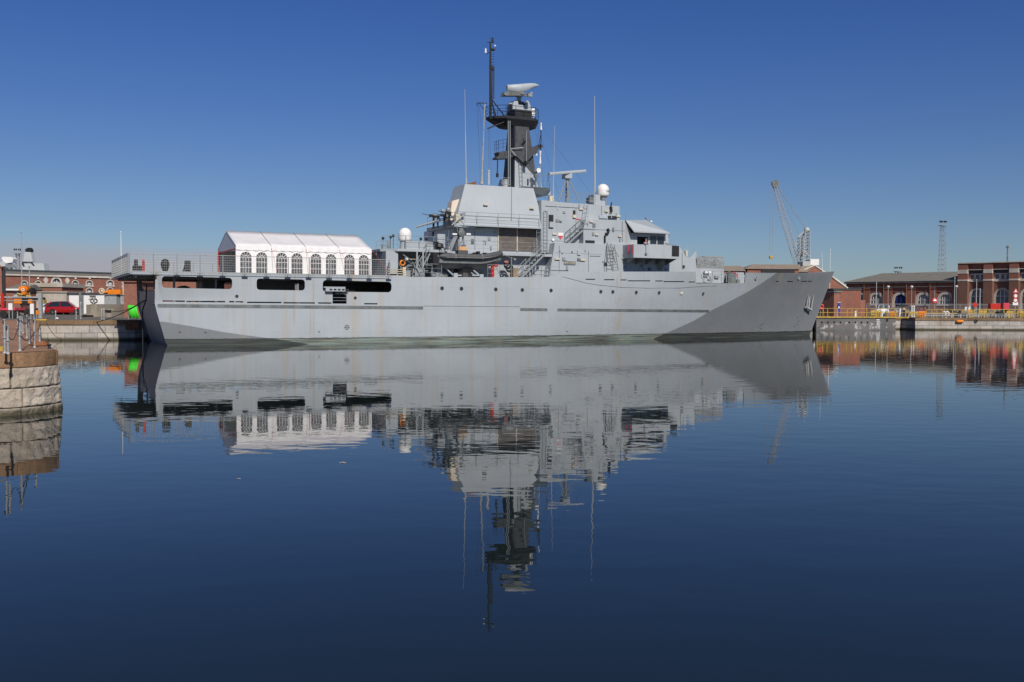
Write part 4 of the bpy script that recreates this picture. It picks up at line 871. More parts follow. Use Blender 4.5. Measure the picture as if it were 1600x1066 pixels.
q = MB(); q.tube(S3(845, 235, -2.1), S3(845.4, 203, -2.0), .04); q.tube(S3(841.5, 228, -2.0), S3(845, 210, -2.0), .025); q.build('aerial_mount', M['soot'], ship)
q = MB(); q.tube(S3(763.5, 289, -2.6), S3(763.5, 268, -2.6), .12, 10); q.tube(S3(763.5, 268.5, -2.6), S3(763.5, 266, -2.6), .15, 10); q.build('vent_post', M['grey'], ship)
# navigation radar with tripod and slotted bar
rl = -1.8; hd = S3(886, 281, rl); fz = zat(886, 316, rl); q = MB()
q.tube((hd.x, rl, fz), hd, .14, 8)
for dx, dy in ((-1.15, -.5), (1.15, -.5), (-.3, 1.1), (-.25, -.7)): q.tube((hd.x+dx, rl+dy, fz), (hd.x+dx*.12, rl+dy*.12, hd.z), .05, 6)
for zz in (.33, .66): q.tube((hd.x-.6*(1-zz)-.1, rl-.3, fz+(hd.z-fz)*zz), (hd.x+.6*(1-zz)+.1, rl-.3, fz+(hd.z-fz)*zz), .03, 5)
q.build('radar_tripod', M['grey2'], ship)
q = MB(); a_, b_ = S3(880.5, 279.5, rl), S3(891.5, 269.5, rl); q.box(a_.x, b_.x, rl-.35, rl+.35, a_.z, b_.z); q.build('radar_gearbox', M['grey'], ship, bevel=.04)
a_, b_ = S3(857.5, 272, rl-1.0), S3(914.5, 267.5, rl+.4); d = (b_-a_); q = MB()
pr_ = [(-.16, -.12), (.16, -.12), (.18, 0), (.12, .13), (-.12, .13), (-.18, 0)]
q.prism([a_+Vector((0, u_, v_)) for u_, v_ in pr_], [b_+Vector((0, u_, v_)) for u_, v_ in pr_]); q.build('radar_bar', M['grey'], ship)
# domes
def dome(c_, r_, h_, name='satellite_dome'): return MB().lathe([(r_*.82, 0), (r_*.95, .08), (r_, .25), (r_, h_-r_*1.02)] + [(max(r_*math.cos(R(a_)), .001), h_-r_*1.02+r_*math.sin(R(a_))*1.02) for a_ in range(10, 91, 10)], c_, 28).build(name, M['white'], ship, smooth=True, angle=50)
p = S3(632.8, 377.5, -2.5); rd = abs(xat(643, 370, -2.5)-xat(622.3, 370, -2.5))/2*.93; dome((p.x, -2.5, p.z), rd, zat(632.8, 356, -2.5)-p.z)
q = MB(); q.lathe([(.5, za+.08), (.4, p.z)], (p.x, -2.5, 0), 14); q.build('dome_pedestal', M['grey'], ship)
p = S3(942, 307, -3.0); rd = abs(xat(951, 300, -3)-xat(933.4, 300, -3))/2*.95; ht = zat(942, 287.5, -3)-p.z; dm = dome((p.x, -3.0, p.z), rd, ht)
# the dome's four small dark characters curve round its side
for i, ch in enumerate('LBLM'):
    a_ = R(-88+(-1.0+i)*15+18); rr = rd+.008; pos = Vector((p.x+rr*math.cos(a_), -3.0+rr*math.sin(a_), p.z+ht*.38))
    text('letters', ch, .26, M['soot'], dm, Matrix.Translation(pos) @ Matrix.Rotation(a_+R(90), 4, 'Z') @ Matrix.Rotation(R(90), 4, 'X'), .004)
q = MB(); q.lathe([(.25, -.35), (.3, -.15), (rd*.8, 0)], p, 16); q.tube((p.x-.1, -3.0, zat(942, 320, -3)), (p.x-.1, -3.0, p.z-.2), .1, 8); q.tube((p.x+.3, -3.2, zat(942, 320, -3)), (p.x+.2, -3.1, p.z-.1), .04); q.build('dome_pedestal', M['grey2'], ship)
q = MB(); a_, b_ = S3(928, 321, -3.3), S3(938, 304.5, -3.3); q.box(a_.x, b_.x, -3.3, -2.2, a_.z, b_.z); q.box(b_.x, b_.x+.6, -3.2, -2.4, a_.z, a_.z+.5); q.build('antenna_box', M['grey'], ship, bevel=.02)
q = MB(); a_, b_ = S3(921, 317, -3.8), S3(928, 309, -3.8); q.box(a_.x, b_.x, -3.8, -3.2, a_.z, b_.z); q.build('roof_box', M['strake'], ship)
q = MB(); p = S3(861, 309, -3.3); q.box(p.x-.2, p.x+.25, -3.4, -3.1, p.z-.4, p.z+.15); q.build('small_locker', M['lamp'], ship)
# bridge roof aerials
q = MB(); q.tube(S3(978, 344, -5), S3(977.5, 333, -5), .035); q.tube(S3(998.7, 344, -3), S3(998.3, 331, -3), .03, 5, .01); q.tube(S3(1010, 345, -1), S3(1009.5, 339.5, -1), .05); q.box(xat(1008.5, 342, -1), xat(1011.5, 342, -1), -1.1, -.9, zat(1010, 342, -1), zat(1010, 340.5, -1)); q.build('roof_aerials', M['grey2'], ship)
p = S3(1017.5, 347.5, -2); MB().sphere(p+Vector((0, 0, .05)), .12, 10, 6).build('gps_dome', M['white'], ship)
q = MB(); q.path([S3(1041, 380.5, -6.9), S3(1056, 383.5, -6.9)], .03); q.box(xat(1040, 380, -6.9), xat(1044, 380, -6.9), -6.95, -6.8, zat(1042, 382, -6.9), zat(1042, 380, -6.9)); q.build('wing_rail', M['grey2'], ship)
# ------------------------------------------------------------------ gear on the after deck and on the casing platform
def gun(px, py, lat, s=1.0, name='machine_gun_mount'):
    p = S3(px, py, lat); q = MB(); q.lathe([(.16*s, 0), (.08*s, .1), (.07*s, .85*s)], p, 8); q.box(p.x-.35*s, p.x+.15*s, p.y-.07, p.y+.07, p.z+.85*s, p.z+1.05*s); q.tube((p.x-.35*s, p.y, p.z+.98*s), (p.x-.95*s, p.y, p.z+1.06*s), .025, 5); q.box(p.x-.1*s, p.x+.1*s, p.y-.2, p.y-.07, p.z+.7*s, p.z+1.0*s)
    return q.build(name, M['black'], ship)
gun(677.5, 357, -1.6, 1.15); gun(684, 356, -2.4, 1.0); gun(694, 354, -3.2, 1.0); gun(702, 352, -3.9, 1.1)
for px, py, lt in ((680, 336.5, -1.8), (701, 328, -3.9), (692.5, 330, -3.2)):
    p = S3(px, py, lt); q = MB(); q.lathe([(.05, -.14), (.18, -.08), (.2, .12), (.1, .16)], p, 10, 'y'); q.tube(p, p-Vector((0, 0, .5)), .03); q.build('signal_lamp', M['grey2'], ship)
q = MB(); q.tube(S3(650, 355, -1.0), S3(727, 333, -4.6), .085, 8, .12); q.tube(S3(727, 333.5, -4.6), S3(706, 352, -4.5), .05); q.tube(S3(722, 337, -4.6), S3(727, 346, -4.6), .03); q.tube(S3(727, 346, -4.6), S3(724, 352, -4.6), .03); q.build('derrick_boom', M['grey'], ship)
q = MB(); p = S3(715.5, 341.5, -4.2); q.box(p.x-.22, p.x+.25, -4.3, -4.0, p.z-.35, p.z+.35); q.build('ammunition_locker', M['lamp'], ship)
gun(682.5, 393, -4.4, .8, 'covered_machine_gun'); p = S3(686, 385, -4.5); MB().lathe([(.1, -.2), (.42, -.05), (.36, .2), (.1, .3)], p, 12).build('gun_cover', M['black'], ship)
for px, py, lt in ((598.5, 372.5, -2), (610, 371, -2), (614.5, 368.5, -2.2), (657.5, 373.5, -3.8), (666.5, 374, -3.8)):
    p = S3(px, py, lt); q = MB(); q.lathe([(.06, -.1), (.12, -.05), (.12, .1)], p, 10, 'y'); q.tube(p, (p.x, p.y, za+.1), .025); q.build('signal_lamp', M['black'], ship)
q = MB(); q.tube(S3(608.6, 392, -2.4), S3(608.4, 358, -2.4), .04, 6, .015); q.tube(S3(606, 390, -2.2), S3(606, 376, -2.2), .09); q.box(xat(597, 385, -2.2), xat(600.5, 385, -2.2), -2.3, -2, zat(598, 392, -2.2), zat(598, 382, -2.2)); q.tube(S3(588, 380, -2.2), S3(588, 395, -2.2), .03); q.tube(S3(603, 380, -2.2), S3(617, 380, -2.2), .025); q.tube(S3(603, 370, -2.2), S3(603, 392, -2.2), .03); q.build('signal_mast', M['grey2'], ship)
# stairs and ladders in the after recess
stairs(S3(652, 431, -5.0), S3(672, 396, -5.0), .7, 8)
for px in (651.5, 661): q = MB(); q.tube(S3(px, 431, -5.2), S3(px, 393, -5.2), .07, 6); q.build('awning_post', M['grey'], ship)
ladder('ladder', S3(641, 430, -5.4), S3(644, 414, -5.4), .5, 4); ladder('ladder', S3(632, 431, -5.6), S3(632, 417, -5.6), .5, 4)
q = MB(); p = S3(614.5, 430, -5.2); q.box(p.x-.3, p.x+.3, -5.3, -4.7, 5.36, zat(614, 410, -5.2)); q.build('hose_cabinet', M['grey'], ship, bevel=.03)
q = MB(); a_ = S3(604, 429, -6.2); b_ = S3(633, 429, -6.2)
for k in range(4): q.box(a_.x, b_.x, -6.4, -5.7, 5.42+k*.17, 5.46+k*.17)
q.box(b_.x-.25, b_.x, -6.4, -5.7, 5.38, 6.15); q.build('stowed_gangway', M['lamp'], ship)
p = S3(629, 411, -5.0); q = MB().torus(p, .20, .07, 18, 8, 'y'); q.build('lifebuoy', M['orange'], ship); p = S3(635, 405.5, -5.0); MB().sphere(p, .15, 10, 8).build('lifebuoy_light', M['white'], ship)
q = MB(); q.tube(S3(636, 405, -5.0), S3(651, 405.3, -5.0), .025); q.build('light_bracket', M['lamp'], ship)
q = MB()
for k in range(10):
    random.seed(k); x_ = xat(676+k*2.2, 425, -5.6); z_ = 5.4+random.random()*.5; q.box(x_-.15, x_+.15, -5.9+random.random()*.4, -5.3, 5.37, z_)
q.build('boat_gear', M['strake'], ship)
p = S3(681, 412.5, -5.9); MB().sphere(p, .17, 12, 8, 0.6).build('boat_fender', M['white'], ship)
# davit: leaning arm, A frame and head
q = MB()
q.prism([S3(*k_, -4.6) for k_ in ((695.5, 397.5), (703, 397.5), (714.5, 371), (708.5, 371.5))], [S3(*k_, -4.6)+Vector((0, .35, 0)) for k_ in ((695.5, 397.5), (703, 397.5), (714.5, 371), (708.5, 371.5))])
q.tube(S3(716.5, 391, -4.5), S3(716.5, 362, -4.5), .09, 6); q.tube(S3(726, 391, -4.5), S3(722.5, 362, -4.5), .09, 6); q.tube(S3(713.5, 391, -4.2), S3(714, 372, -4.2), .05)
q.tube(S3(716, 378, -4.5), S3(725, 378, -4.5), .06); q.tube(S3(717, 391, -4.5), S3(724, 370, -4.5), .05); q.build('davit_frame', M['grey2'], ship)
q = MB(); p = S3(719.5, 365, -4.6); q.lathe([(.15, -.35), (.3, -.3), (.3, .3), (.15, .35)], p, 12, 'y'); q.box(p.x-.18, p.x+.18, -4.8, -4.3, p.z-.1, p.z+.45); q.tube(S3(714.5, 353, -4.6), S3(714.5, 362, -4.6), .03); q.build('davit_head', M['strake'], ship)
for px in (710, 731.5): p = S3(px, 366, -4.7); MB().box(p.x-.2, p.x+.2, -4.8, -4.6, p.z-.07, p.z+.07).build('flood_lamp', M['white'], ship)
p = S3(722.5, 389.5, -5.3); q = MB().box(p.x-.4, p.x+.4, -5.5, -5.1, p.z-.2, p.z+.22); q.build('crew_gear', mat_plain('faded_orange_bag', (.6, .36, .18), .8), ship, bevel=.08)
# cradle, red hydrant pipe, hoses
q = MB(); p = S3(725, 423, -5.5); q.lathe([(.9, 5.45), (.75, 5.8), (.85, 6.15)], (p.x, -5.5, 0), 12); q.build('boat_cradle_turntable', M['soot'], ship)
q = MB(); x_a, x_b = xat(708, 432, -5.9), xat(750, 432, -5.9)
q.tube((x_a, -6.1, 5.55), (x_b, -6.1, 5.6), .07, 6); q.tube((x_a, -6.1, 5.5), (x_a-.7, -6, 6.15), .07); q.tube((x_b, -6.1, 5.5), (x_b-.9, -6, 6.2), .08); q.tube((x_b-.6, -6.1, 5.6), (x_b-1.1, -6.1, 5.95), .06); q.box(x_a-.1, x_a+.25, -6.3, -5.9, 5.4, 5.75); q.box(x_b-.2, x_b+.15, -6.3, -5.9, 5.4, 5.7); q.build('boat_cradle', M['grey'], ship)
q = MB(); a_ = S3(769.5, 429.5, -5.8); q.tube((a_.x, -5.8, 5.5), (a_.x, -5.8, zat(769, 415.5, -5.8)), .16, 10); q.tube((a_.x, -5.8, zat(769, 415.3, -5.8)), (xat(778, 415, -5.8), -5.8, zat(769, 415.3, -5.8)), .09, 8); q.build('fire_main', M['red'], ship)
for px, py in ((793, 414), (796, 419)): p = S3(px, py, -5.2); q = MB().torus(p, .3, .09, 14, 6, 'y'); q.build('hose_coil', M['soot'], ship)
q = MB(); p = S3(790, 409, -5.2); q.box(p.x-.2, p.x+.2, -5.4, -5.1, p.z-.15, p.z+.08); q.build('valve_box', mat_plain('faded_pink', (.4, .16, .15), .8), ship, bevel=.05)
q = MB(); q.tube(S3(799, 434, -6.4), S3(799, 402, -6.4), .04); q.tube(S3(799, 403, -6.4), S3(806, 405, -6.0), .03); p = S3(804.5, 406, -6.2); q.sphere(p, .12, 8, 6); q.tube(S3(779, 394.5, -5.3), S3(798.5, 403, -6.3), .02); q.build('deck_lamp_post', M['grey2'], ship)
q = MB(); a_, b_ = S3(802, 433, -4.9), S3(810, 419, -4.9); q.box(a_.x, b_.x, -4.9, -4.25, 5.36, b_.z); q.build('brown_locker', M['wood'], ship, bevel=.02)
q = MB(); 
for k in range(3): q.box(xat(834+k*1, 425, -6.0), xat(857, 425, -6.0), -6.1, -5.6, 5.45+k*.33, 5.52+k*.33)
for px in (836, 846, 855): q.tube(S3(px, 433, -6.0), (xat(px, 433, -6), -6.0, 6.35), .05)
q.build('stowage_rack', M['grey'], ship)
# liferaft racks wrapped in netting on the foredeck
for i, (pa_, pb2) in enumerate((((1089, 419.8), (1099, 402)), ((1100, 419.8), (1114.5, 401.5)), ((1116, 419.8), (1130.5, 402)))):
    a_, b_ = S3(*pa_, -3.9), S3(*pb2, -3.9); q = MB()
    zb3 = 6.05
    for yy in (-3.9, -2.7):
        q.path([(a_.x, yy, a_.z), (b_.x, yy, a_.z), (b_.x, yy, b_.z), (a_.x, yy, b_.z), (a_.x, yy, a_.z)], .04, 5)
    for xx in (a_.x, b_.x):
        for zz in (a_.z, b_.z): q.tube((xx, -3.9, zz), (xx, -2.7, zz), .04)
        q.tube((xx, -3.3, 5.3), (xx, -3.3, a_.z), .06)
    rk = q.build('raft_rack', M['grey2'], ship); q = MB(); n = 16
    for k in range(n+1):
        u_ = k/n; q.tube((a_.x+(b_.x-a_.x)*u_, -3.93, a_.z), (a_.x+(b_.x-a_.x)*min(1, u_+.2), -3.93, b_.z), .014, 3, caps=False); q.tube((a_.x+(b_.x-a_.x)*u_, -3.93, b_.z), (a_.x+(b_.x-a_.x)*max(0, u_-.2), -3.93+.02, a_.z), .014, 3, caps=False)
        q.tube((a_.x, -3.94, a_.z+(b_.z-a_.z)*u_), (b_.x, -3.94, a_.z+(b_.z-a_.z)*u_), .012, 3, caps=False)
    q.build('netting', M['galv'], rk)
    q = MB(); cx_ = (a_.x+b_.x)/2; q.lathe([(.12, -.5), (.3, -.42), (.32, 0), (.3, .42), (.12, .5)], (cx_, -3.3, (a_.z+b_.z)/2), 14, 'y'); q.build('canister', M['strake'], rk)
m_ = MB(); a_, b_ = S3(1089, 445, -4.2), S3(1131, 420.5, -4.2); m_.box(a_.x-.3, b_.x, -4.2, 4.2, 5.3, b_.z); m_.build('foredeck_house', M['grey'], ship)
for px, py in ((1104, 425.5), (1109, 425)): p = S3(px, py, -4.6); MB().box(p.x-.15, p.x+.15, -4.6, -4.3, p.z-.1, p.z+.1).build('deck_light', M['white'], ship)
q = MB(); p = S3(1102, 431, -4.3); q.box(p.x-.25, p.x+.3, -4.35, -4.21, p.z-.09, p.z+.09); p = S3(1120.5, 432.5, -4.3); q.box(p.x-.3, p.x+.2, -4.4, -4.21, p.z-.12, p.z+.1); q.build('deck_fitting', M['grey2'], ship)
# windlass and fittings on the foredeck
q = MB(); p = S3(1139, 440, -2.6); q.lathe([(.5, -.5), (.5, -.4), (.3, -.35), (.3, .35), (.5, .4), (.5, .5)], (p.x, -2.6, 6.0), 14, 'y'); q.box(p.x-.6, p.x+.9, -3.2, -2.0, 5.35, 5.8); q.tube((p.x, -2.6, 6), (p.x, -2.6, 6.7), .12); q.build('windlass', M['strake'], ship)
p = S3(1146, 430.5, -2.6); MB().torus((p.x, -2.7, p.z), .3, .05, 16, 6, 'y').build('handwheel', M['pink'], ship)
q = MB(); a_, b_ = S3(1149, 441, -2.2), S3(1163, 426, -2.2); q.box(a_.x, b_.x, -2.2, 1, 5.35, b_.z); q.build('foredeck_locker', M['grey'], ship, bevel=.03)
q = MB(); p = S3(1289, 400, 0); q.tube((70.6, 0, 6.9), (70.5, 0, 9.1), .035, 6, .015); q.build('jackstaff', M['white'], ship)
m_ = MB(); m_.plan([(1.2, -.06), (4, -.08), (4, .08), (1.2, .06)], -1.4, .2)

# small fittings, pipes and cables that crowd the ship's sides and decks
rc = random.Random(11)
def clutter(n, px0, px1, py0, py1, lat, depth=.12):
    for _ in range(n):
        p = S3(rc.uniform(px0, px1), rc.uniform(py0, py1), lat); w_, h_ = rc.uniform(.04, .16), rc.uniform(.05, .2)
        MB().box(p.x-w_, p.x+w_, p.y-rc.uniform(.04, depth), p.y-.003, p.z-h_, p.z+h_).build('wall_fitting', M[rc.choice(('grey2', 'strake', 'grey', 'grey2'))], ship, bevel=.01)
clutter(10, 870, 945, 385, 422, GF); clutter(8, 850, 905, 322, 372, EF); clutter(5, 918, 972, 348, 376, GF+.15); clutter(5, 975, 1085, 408, 422, GF); clutter(6, 735, 775, 362, 390, CF); clutter(8, 700, 845, 402, 430, BF); clutter(4, 915, 965, 325, 340, EF); clutter(5, 1092, 1130, 424, 440, -4.2)
for pts_ in (((799.5, 293, -3.4), (799, 345, -4.2)), ((874, 424, GF-.03), (874, 384, GF-.03)), ((919.5, 424, GF-.03), (919.5, 392, GF-.03)), ((921, 400, GF-.03), (938, 400.5, GF-.03)), ((972.5, 378, GF+.1), (972.5, 345, GF+.1)), ((900, 350, EF-.03), (900, 325, EF-.03)), ((852, 322, EF-.03), (905, 325, EF-.03)), ((940, 322, EF-.03), (940, 338, EF-.03)), ((1066, 421, GF-.03), (1066, 395, GF-.03)), ((742, 391, CF-.03), (742, 362, CF-.03)), ((701, 391, -4.9), (701, 360, -4.3))):
    MB().tube(S3(*pts_[0]), S3(*pts_[1]), .018, 5).build('conduit', M['strake'], ship)
q = MB()
for k in range(46):
    px = rc.uniform(628, 702); py = rc.uniform(402, 430); a_ = S3(px, py, rc.uniform(-6.2, -4.9)); b_ = a_+Vector((rc.uniform(-.7, .7), rc.uniform(-.1, .1), rc.uniform(-.1, .9))); b_.z = min(b_.z, 7.2); q.tube(a_, b_, rc.uniform(.015, .05), 5)
q.build('deck_machinery', M['grey2'], ship)
for k in range(12):
    px = rc.uniform(632, 700); a_ = S3(px, 431, rc.uniform(-6.1, -5.0)); s_ = rc.uniform(.12, .3); MB().box(a_.x-s_, a_.x+s_, a_.y, a_.y+.4, 5.36, 5.36+rc.uniform(.25, .8)).build('deck_locker', M['grey2'], ship)
for k, (px, py) in enumerate(((706, 425), (735, 429), (818, 428), (828, 430))): p = S3(px, py, -5.3); MB().lathe([(.02, -.2), (.13, -.16), (.13, .2), (.02, .24)], p, 10).build('gas_bottle', M[('grey2', 'lamp', 'grey', 'grey2')[k]], ship)
q = MB(); q.path([S3(1100, 441, -4.4), S3(1112, 441, -4.4), S3(1112, 436, -4.4)], .03); q.tube(S3(1135, 441, -3.6), S3(1135, 428, -3.6), .05); q.tube(S3(1152, 441, -3.4), S3(1153, 429, -3.4), .04); q.build('foredeck_pipes', M['grey2'], ship)
# ------------------------------------------------------------------ rigid inflatable boat in its cradle
def P3(px, py, lat): return S3(px, py, lat)
xb_a, xb_b = xat(682, 405, -6.1), xat(786, 396, -6.1); Lb = xb_b-xb_a; zb_k = zat(720, 420, -6.1); zb_t = zat(720, 402.5, -6.1)
cbx, cby = xb_a, -6.05
wpos = so + s_ax*cbx + s_la*cby
boat = thing('inflatable_boat', 'dark grey rigid inflatable boat stowed in its cradle on the side of the warship', 'boat', (wpos.x, wpos.y, zb_k), TH)
dz = zb_t-zb_k; m_ = MB(); n = 16
def bw(u_): return 0.78*(1-max(0, (u_-.55)/.45)**2.2)+.02
rings = []
for i in range(n+1):
    u_ = i/n; x = u_*Lb*.97; w_ = bw(u_); kz = (max(0, u_-.62)/.38)**1.8*dz*.85; ch = dz*.45+(max(0, u_-.6)/.4)**1.6*dz*.55
    rings.append([Vector((x, -w_, dz*.9+ch*.15)), Vector((x, -w_*.85, ch)), Vector((x, 0, kz)), Vector((x, w_*.85, ch)), Vector((x, w_, dz*.9+ch*.15))])
m_.loft(rings); m_.build('rigid_hull', mat_plain('boat_hull_grey', (0.22, 0.23, 0.225), .5, var=.25), boat)
q = MB(); ppl = []
for sd_ in (-1, 1):
    pts = []
    for i in range(n+1): u_ = i/n; pts.append(Vector((u_*Lb*(.965), sd_*bw(u_)*1.0, dz*1.02+(max(0, u_-.6)/.4)**1.6*.42)))
    rg = []
    for i, p in enumerate(pts):
        d = (pts[min(i+1, n)]-pts[max(i-1, 0)]).normalized(); a_ = d.cross(Vector((0, 0, 1))).normalized(); b2 = a_.cross(d); rr = .25 if i > 0 else .12
        rg.append([p+(a_*math.cos(2*PI*k/12)+b2*math.sin(2*PI*k/12))*rr for k in range(12)])
    q.loft(rg)
q.build('buoyancy_tube', M['rib'], boat, smooth=True, angle=60)
q = MB()
for sd_ in (-1,): q.path([Vector((u_*Lb*.965, sd_*(bw(u_)+.245), dz*.93+(max(0, u_-.6)/.4)**1.6*.42)) for u_ in [.08+k*.84/12 for k in range(13)]], .02, 4)
for u_ in (.22, .62): q.path([Vector((u_*Lb, -(bw(u_)+.26*math.cos(a_)), dz*1.02+.26*math.sin(a_))) for a_ in [R(-60+k*20) for k in range(9)]], .02, 4)
q.build('rubbing_cord', M['mesh'], boat)
q = MB(); q.box(Lb*.30, Lb*.45, -.35, .35, dz, dz+.6); q.box(Lb*.12, Lb*.22, -.4, .4, dz, dz+.35); q.build('console', M['rib'], boat, bevel=.05)
q = MB(); q.path([(Lb*.1, -.6, dz+.2), (Lb*.08, -.5, dz+.75), (Lb*.08, .5, dz+.75), (Lb*.1, .6, dz+.2)], .04, 6)
for k in range(5): q.box(Lb*(.5+k*.05), Lb*(.53+k*.05), -.3+.1*(k % 2), .2, dz+.1, dz+.35+.1*(k % 3))
q.build('fittings', M['black'], boat)
q = MB(); q.box(-.35, .05, -.25, .25, dz*.3, dz+.35); q.tube((-.2, 0, dz*.3), (-.2, 0, -.1), .08); q.build('outboard_engine', M['black'], boat, bevel=.06)

# ------------------------------------------------------------------ marquee on the flight deck
TF = -4.0
ta, tb = S(368.3, 384, TF), S(580.6, 389.6, TF); zt0 = 5.38; ze_ = (ta[1]+tb[1])/2-zt0; Lt = tb[0]-ta[0]; zr_ = (S(353.3, 360.2, 0)[1]+S(558, 369.3, 0)[1])/2-zt0
tp = so + s_ax*ta[0]
tent = thing('marquee', 'white frame marquee with arched windows standing on the flight deck of the warship', 'tent', (tp.x, tp.y, zt0), TH)
pvc = mat_plain('white_pvc_sheet', (0.72, 0.705, 0.715), .45, var=.05, scale=1.2, bmp=.45)
wl_ = mat_plain('white_wall_sheet', (0.85, 0.83, 0.81), .5, var=.04, scale=2.0, bmp=.4)
m_ = MB(); hwid = 4.0; nb_ = 4; nx = 24
for sd_ in (-1, 1):
    rg = []
    for i in range(nx+1):
        x = Lt*i/nx; fr_ = (i/nx*nb_) % 1; sag = .10*math.sin(PI*fr_)
        rg.append([Vector((x, sd_*hwid*(1-v), ze_+(zr_-ze_)*v-(sag*math.sin(PI*v)) )) for v in (0, .2, .4, .6, .8, 1)])
    m_.loft(rg, closed=False)
for sd_ in (-1, 1): pass
rf_ = m_.build('roof', pvc, tent, smooth=True); sm_ = rf_.modifiers.new('thickness', 'SOLIDIFY'); sm_.thickness = .03; sm_.offset = 1
q = MB()
for k in range(1, 4):
    x = Lt*k/4
    for sd_ in (-1, 1): q.tube((x, sd_*hwid, ze_+.03), (x, 0, zr_+.03), .025, 5)
q.build('roof_seam', M['rope'], tent)
# walls with arched windows
wins = [(373.8, 393), (399.5, 417.8), (431, 449), (454.5, 473.3), (485, 502), (508.5, 525.5), (537, 554), (560, 577)]
wins = [(375, 393.5), (400, 418), (431.2, 449), (455, 473), (485, 502.2), (508.8, 525.6), (537.7, 554.3), (560.3, 576.6)]
hol = []; wd_ = []
for a_, b_ in wins:
    xa_, xb_ = S(a_, 415, TF)[0]-ta[0], S(b_, 415, TF)[0]-ta[0]; c_, hw_ = (xa_+xb_)/2, (xb_-xa_)/2*.96
    zt2 = zat(420, 394.5, TF)-zt0; wd_.append((c_, hw_, .12, zt2-hw_)); hol.append(arch(c_, hw_, .12, zt2-hw_, 12))
for sd_ in (-1, 1):
    wo_ = shell2d([(0, 0), (Lt, 0), (Lt, ze_-.02), (0, ze_-.02)], hol, lambda x, z: Vector((x, sd_*hwid, z)), lambda x, z: Vector((x, sd_*(hwid-.04), z))).build('side_wall', wl_, tent)
    for c_, hw_, z0_, zs_ in wd_:
        fr_ = MB(); Y = sd_*(hwid-.02)
        for u_ in (-.5, 0, .5): fr_.box(c_+hw_*u_-.012, c_+hw_*u_+.012, Y-.02, Y+.02, z0_, zs_)
        for v in (0.0, .36, .72, 1.0): zz = z0_+(zs_-z0_)*v; fr_.box(c_-hw_, c_+hw_, Y-.02, Y+.02, zz-.015, zz+.015)
        for a_ in (36, 72, 108, 144): fr_.tube((c_+.35*hw_*math.cos(R(a_)), Y, zs_+.35*hw_*math.sin(R(a_))), (c_+hw_*math.cos(R(a_)), Y, zs_+hw_*math.sin(R(a_))), .022, 4)
        fr_.path([(c_+.35*hw_*math.cos(R(a_)), Y, zs_+.35*hw_*math.sin(R(a_))) for a_ in range(0, 181, 20)], .022, 4)
        wn = fr_.build('window', wl_, tent); MB().profile(arch(c_, hw_, z0_, zs_, 12), Y-.004, Y+.004).build('pane', M['clear'], wn)
vm = shell2d([(0, ze_-.35), (Lt, ze_-.35), (Lt, ze_+.02), (0, ze_+.02)], [], lambda x, z: Vector((x, -hwid-.05-.02*math.sin(x*9), z+(.03*math.sin(x*11) if z < ze_-.1 else 0))), lambda x, z: Vector((x, -hwid-.03-.02*math.sin(x*9), z+(.03*math.sin(x*11) if z < ze_-.1 else 0))), [k*.12 for k in range(1, int(Lt/.12))])
vm.build('valance', wl_, tent)
# gables: far one closed, near end half open with a red edge
gb_ = [(-hwid, 0), (hwid, 0), (hwid, ze_), (0, zr_), (-hwid, ze_)]
MB().prism([(Lt-.02, y, z) for y, z in gb_], [(Lt-.06, y, z) for y, z in gb_]).build('gable_wall', wl_, tent)
gb2 = [(-hwid, ze_-.45), (hwid, ze_-.1), (hwid, ze_), (0, zr_), (-hwid, ze_)]
MB().prism([(.02, y, z) for y, z in gb2], [(.05, y, z) for y, z in gb2]).build('gable_wall', pvc, tent)
q = MB(); q.box(.0, .06, -hwid+.1, hwid-.1, ze_-.32, ze_-.2); q.tube((.0, 3.6, 0), (.0, 3.6, ze_-.1), .035); q.build('red_awning_edge', M['red'], tent)
q = MB()
for k in range(5):
    x = Lt*k/4
    for sd_ in (-1, 1): q.box(x-.05+.06*(k == 0)-.06*(k == 4), x+.05+.06*(k == 0)-.06*(k == 4), sd_*(hwid-.1)-.05, sd_*(hwid-.1)+.05, 0, ze_)
q.build('frame', M['galv'], tent)
MB().box(.3, Lt-.3, -hwid+.3, hwid-.3, .005, .03).build('floor', M['wood'], tent)
q = MB()
for (x, z, dx) in ((Lt, ze_, 1.1), (Lt*.75, ze_-.1, .75), (Lt*.5, ze_-.1, .2), (Lt*.25, ze_-.1, .1)): q.tube((x, -hwid-.05, z), (x+dx, -hwid-1.6, .1), .012, 4)
q.build('guy_strap', M['red'], tent)
random.seed(3)

# ------------------------------------------------------------------ quay level, basin outline
QZ = 1.68
def q2(px, py, z=0.0): p = at_z(px, py, z); return (p.x, p.y)
nose_r = 1.8
# near pier: front edge, rounded nose, then the side that runs back to the far quay
fl_ = q2(-400, 655.5); fr0 = q2(62, 656)
side0 = (-13.02, 28.45)
cn = (side0[0]-nose_r, side0[1])
nose = []
for k in range(9):
    a_ = R(-90+k*90/8); nose.append((cn[0]+nose_r*math.cos(a_), cn[1]-.3+nose_r*math.sin(a_)*1.05))
sidep = [(-15.55, 33.0), (-18.1, 38.0), q2(62, 532.2)]
wallL = [q2(64, 532.2), q2(130, 532), q2(211, 531.6)]
lx = 8.6
port = [tuple((so + s_ax*x + s_la*lx).to_2d()) for x in (2, 40, 75)]
rw = [(q2(1262, 516.5)[0], q2(1262, 516.5)[1]), q2(1270, 516)]
gateL, gateR = q2(1271, 515.8), q2(1394, 516)
slot = [(gateR[0]+.0, gateR[1]), (gateR[0]+.1, gateR[1]+5), (gateR[0]+3.2, gateR[1]+5), (q2(1430, 515.6))]
rightw = [q2(1430, 515.6), q2(1600, 516.4), (260, 134)]
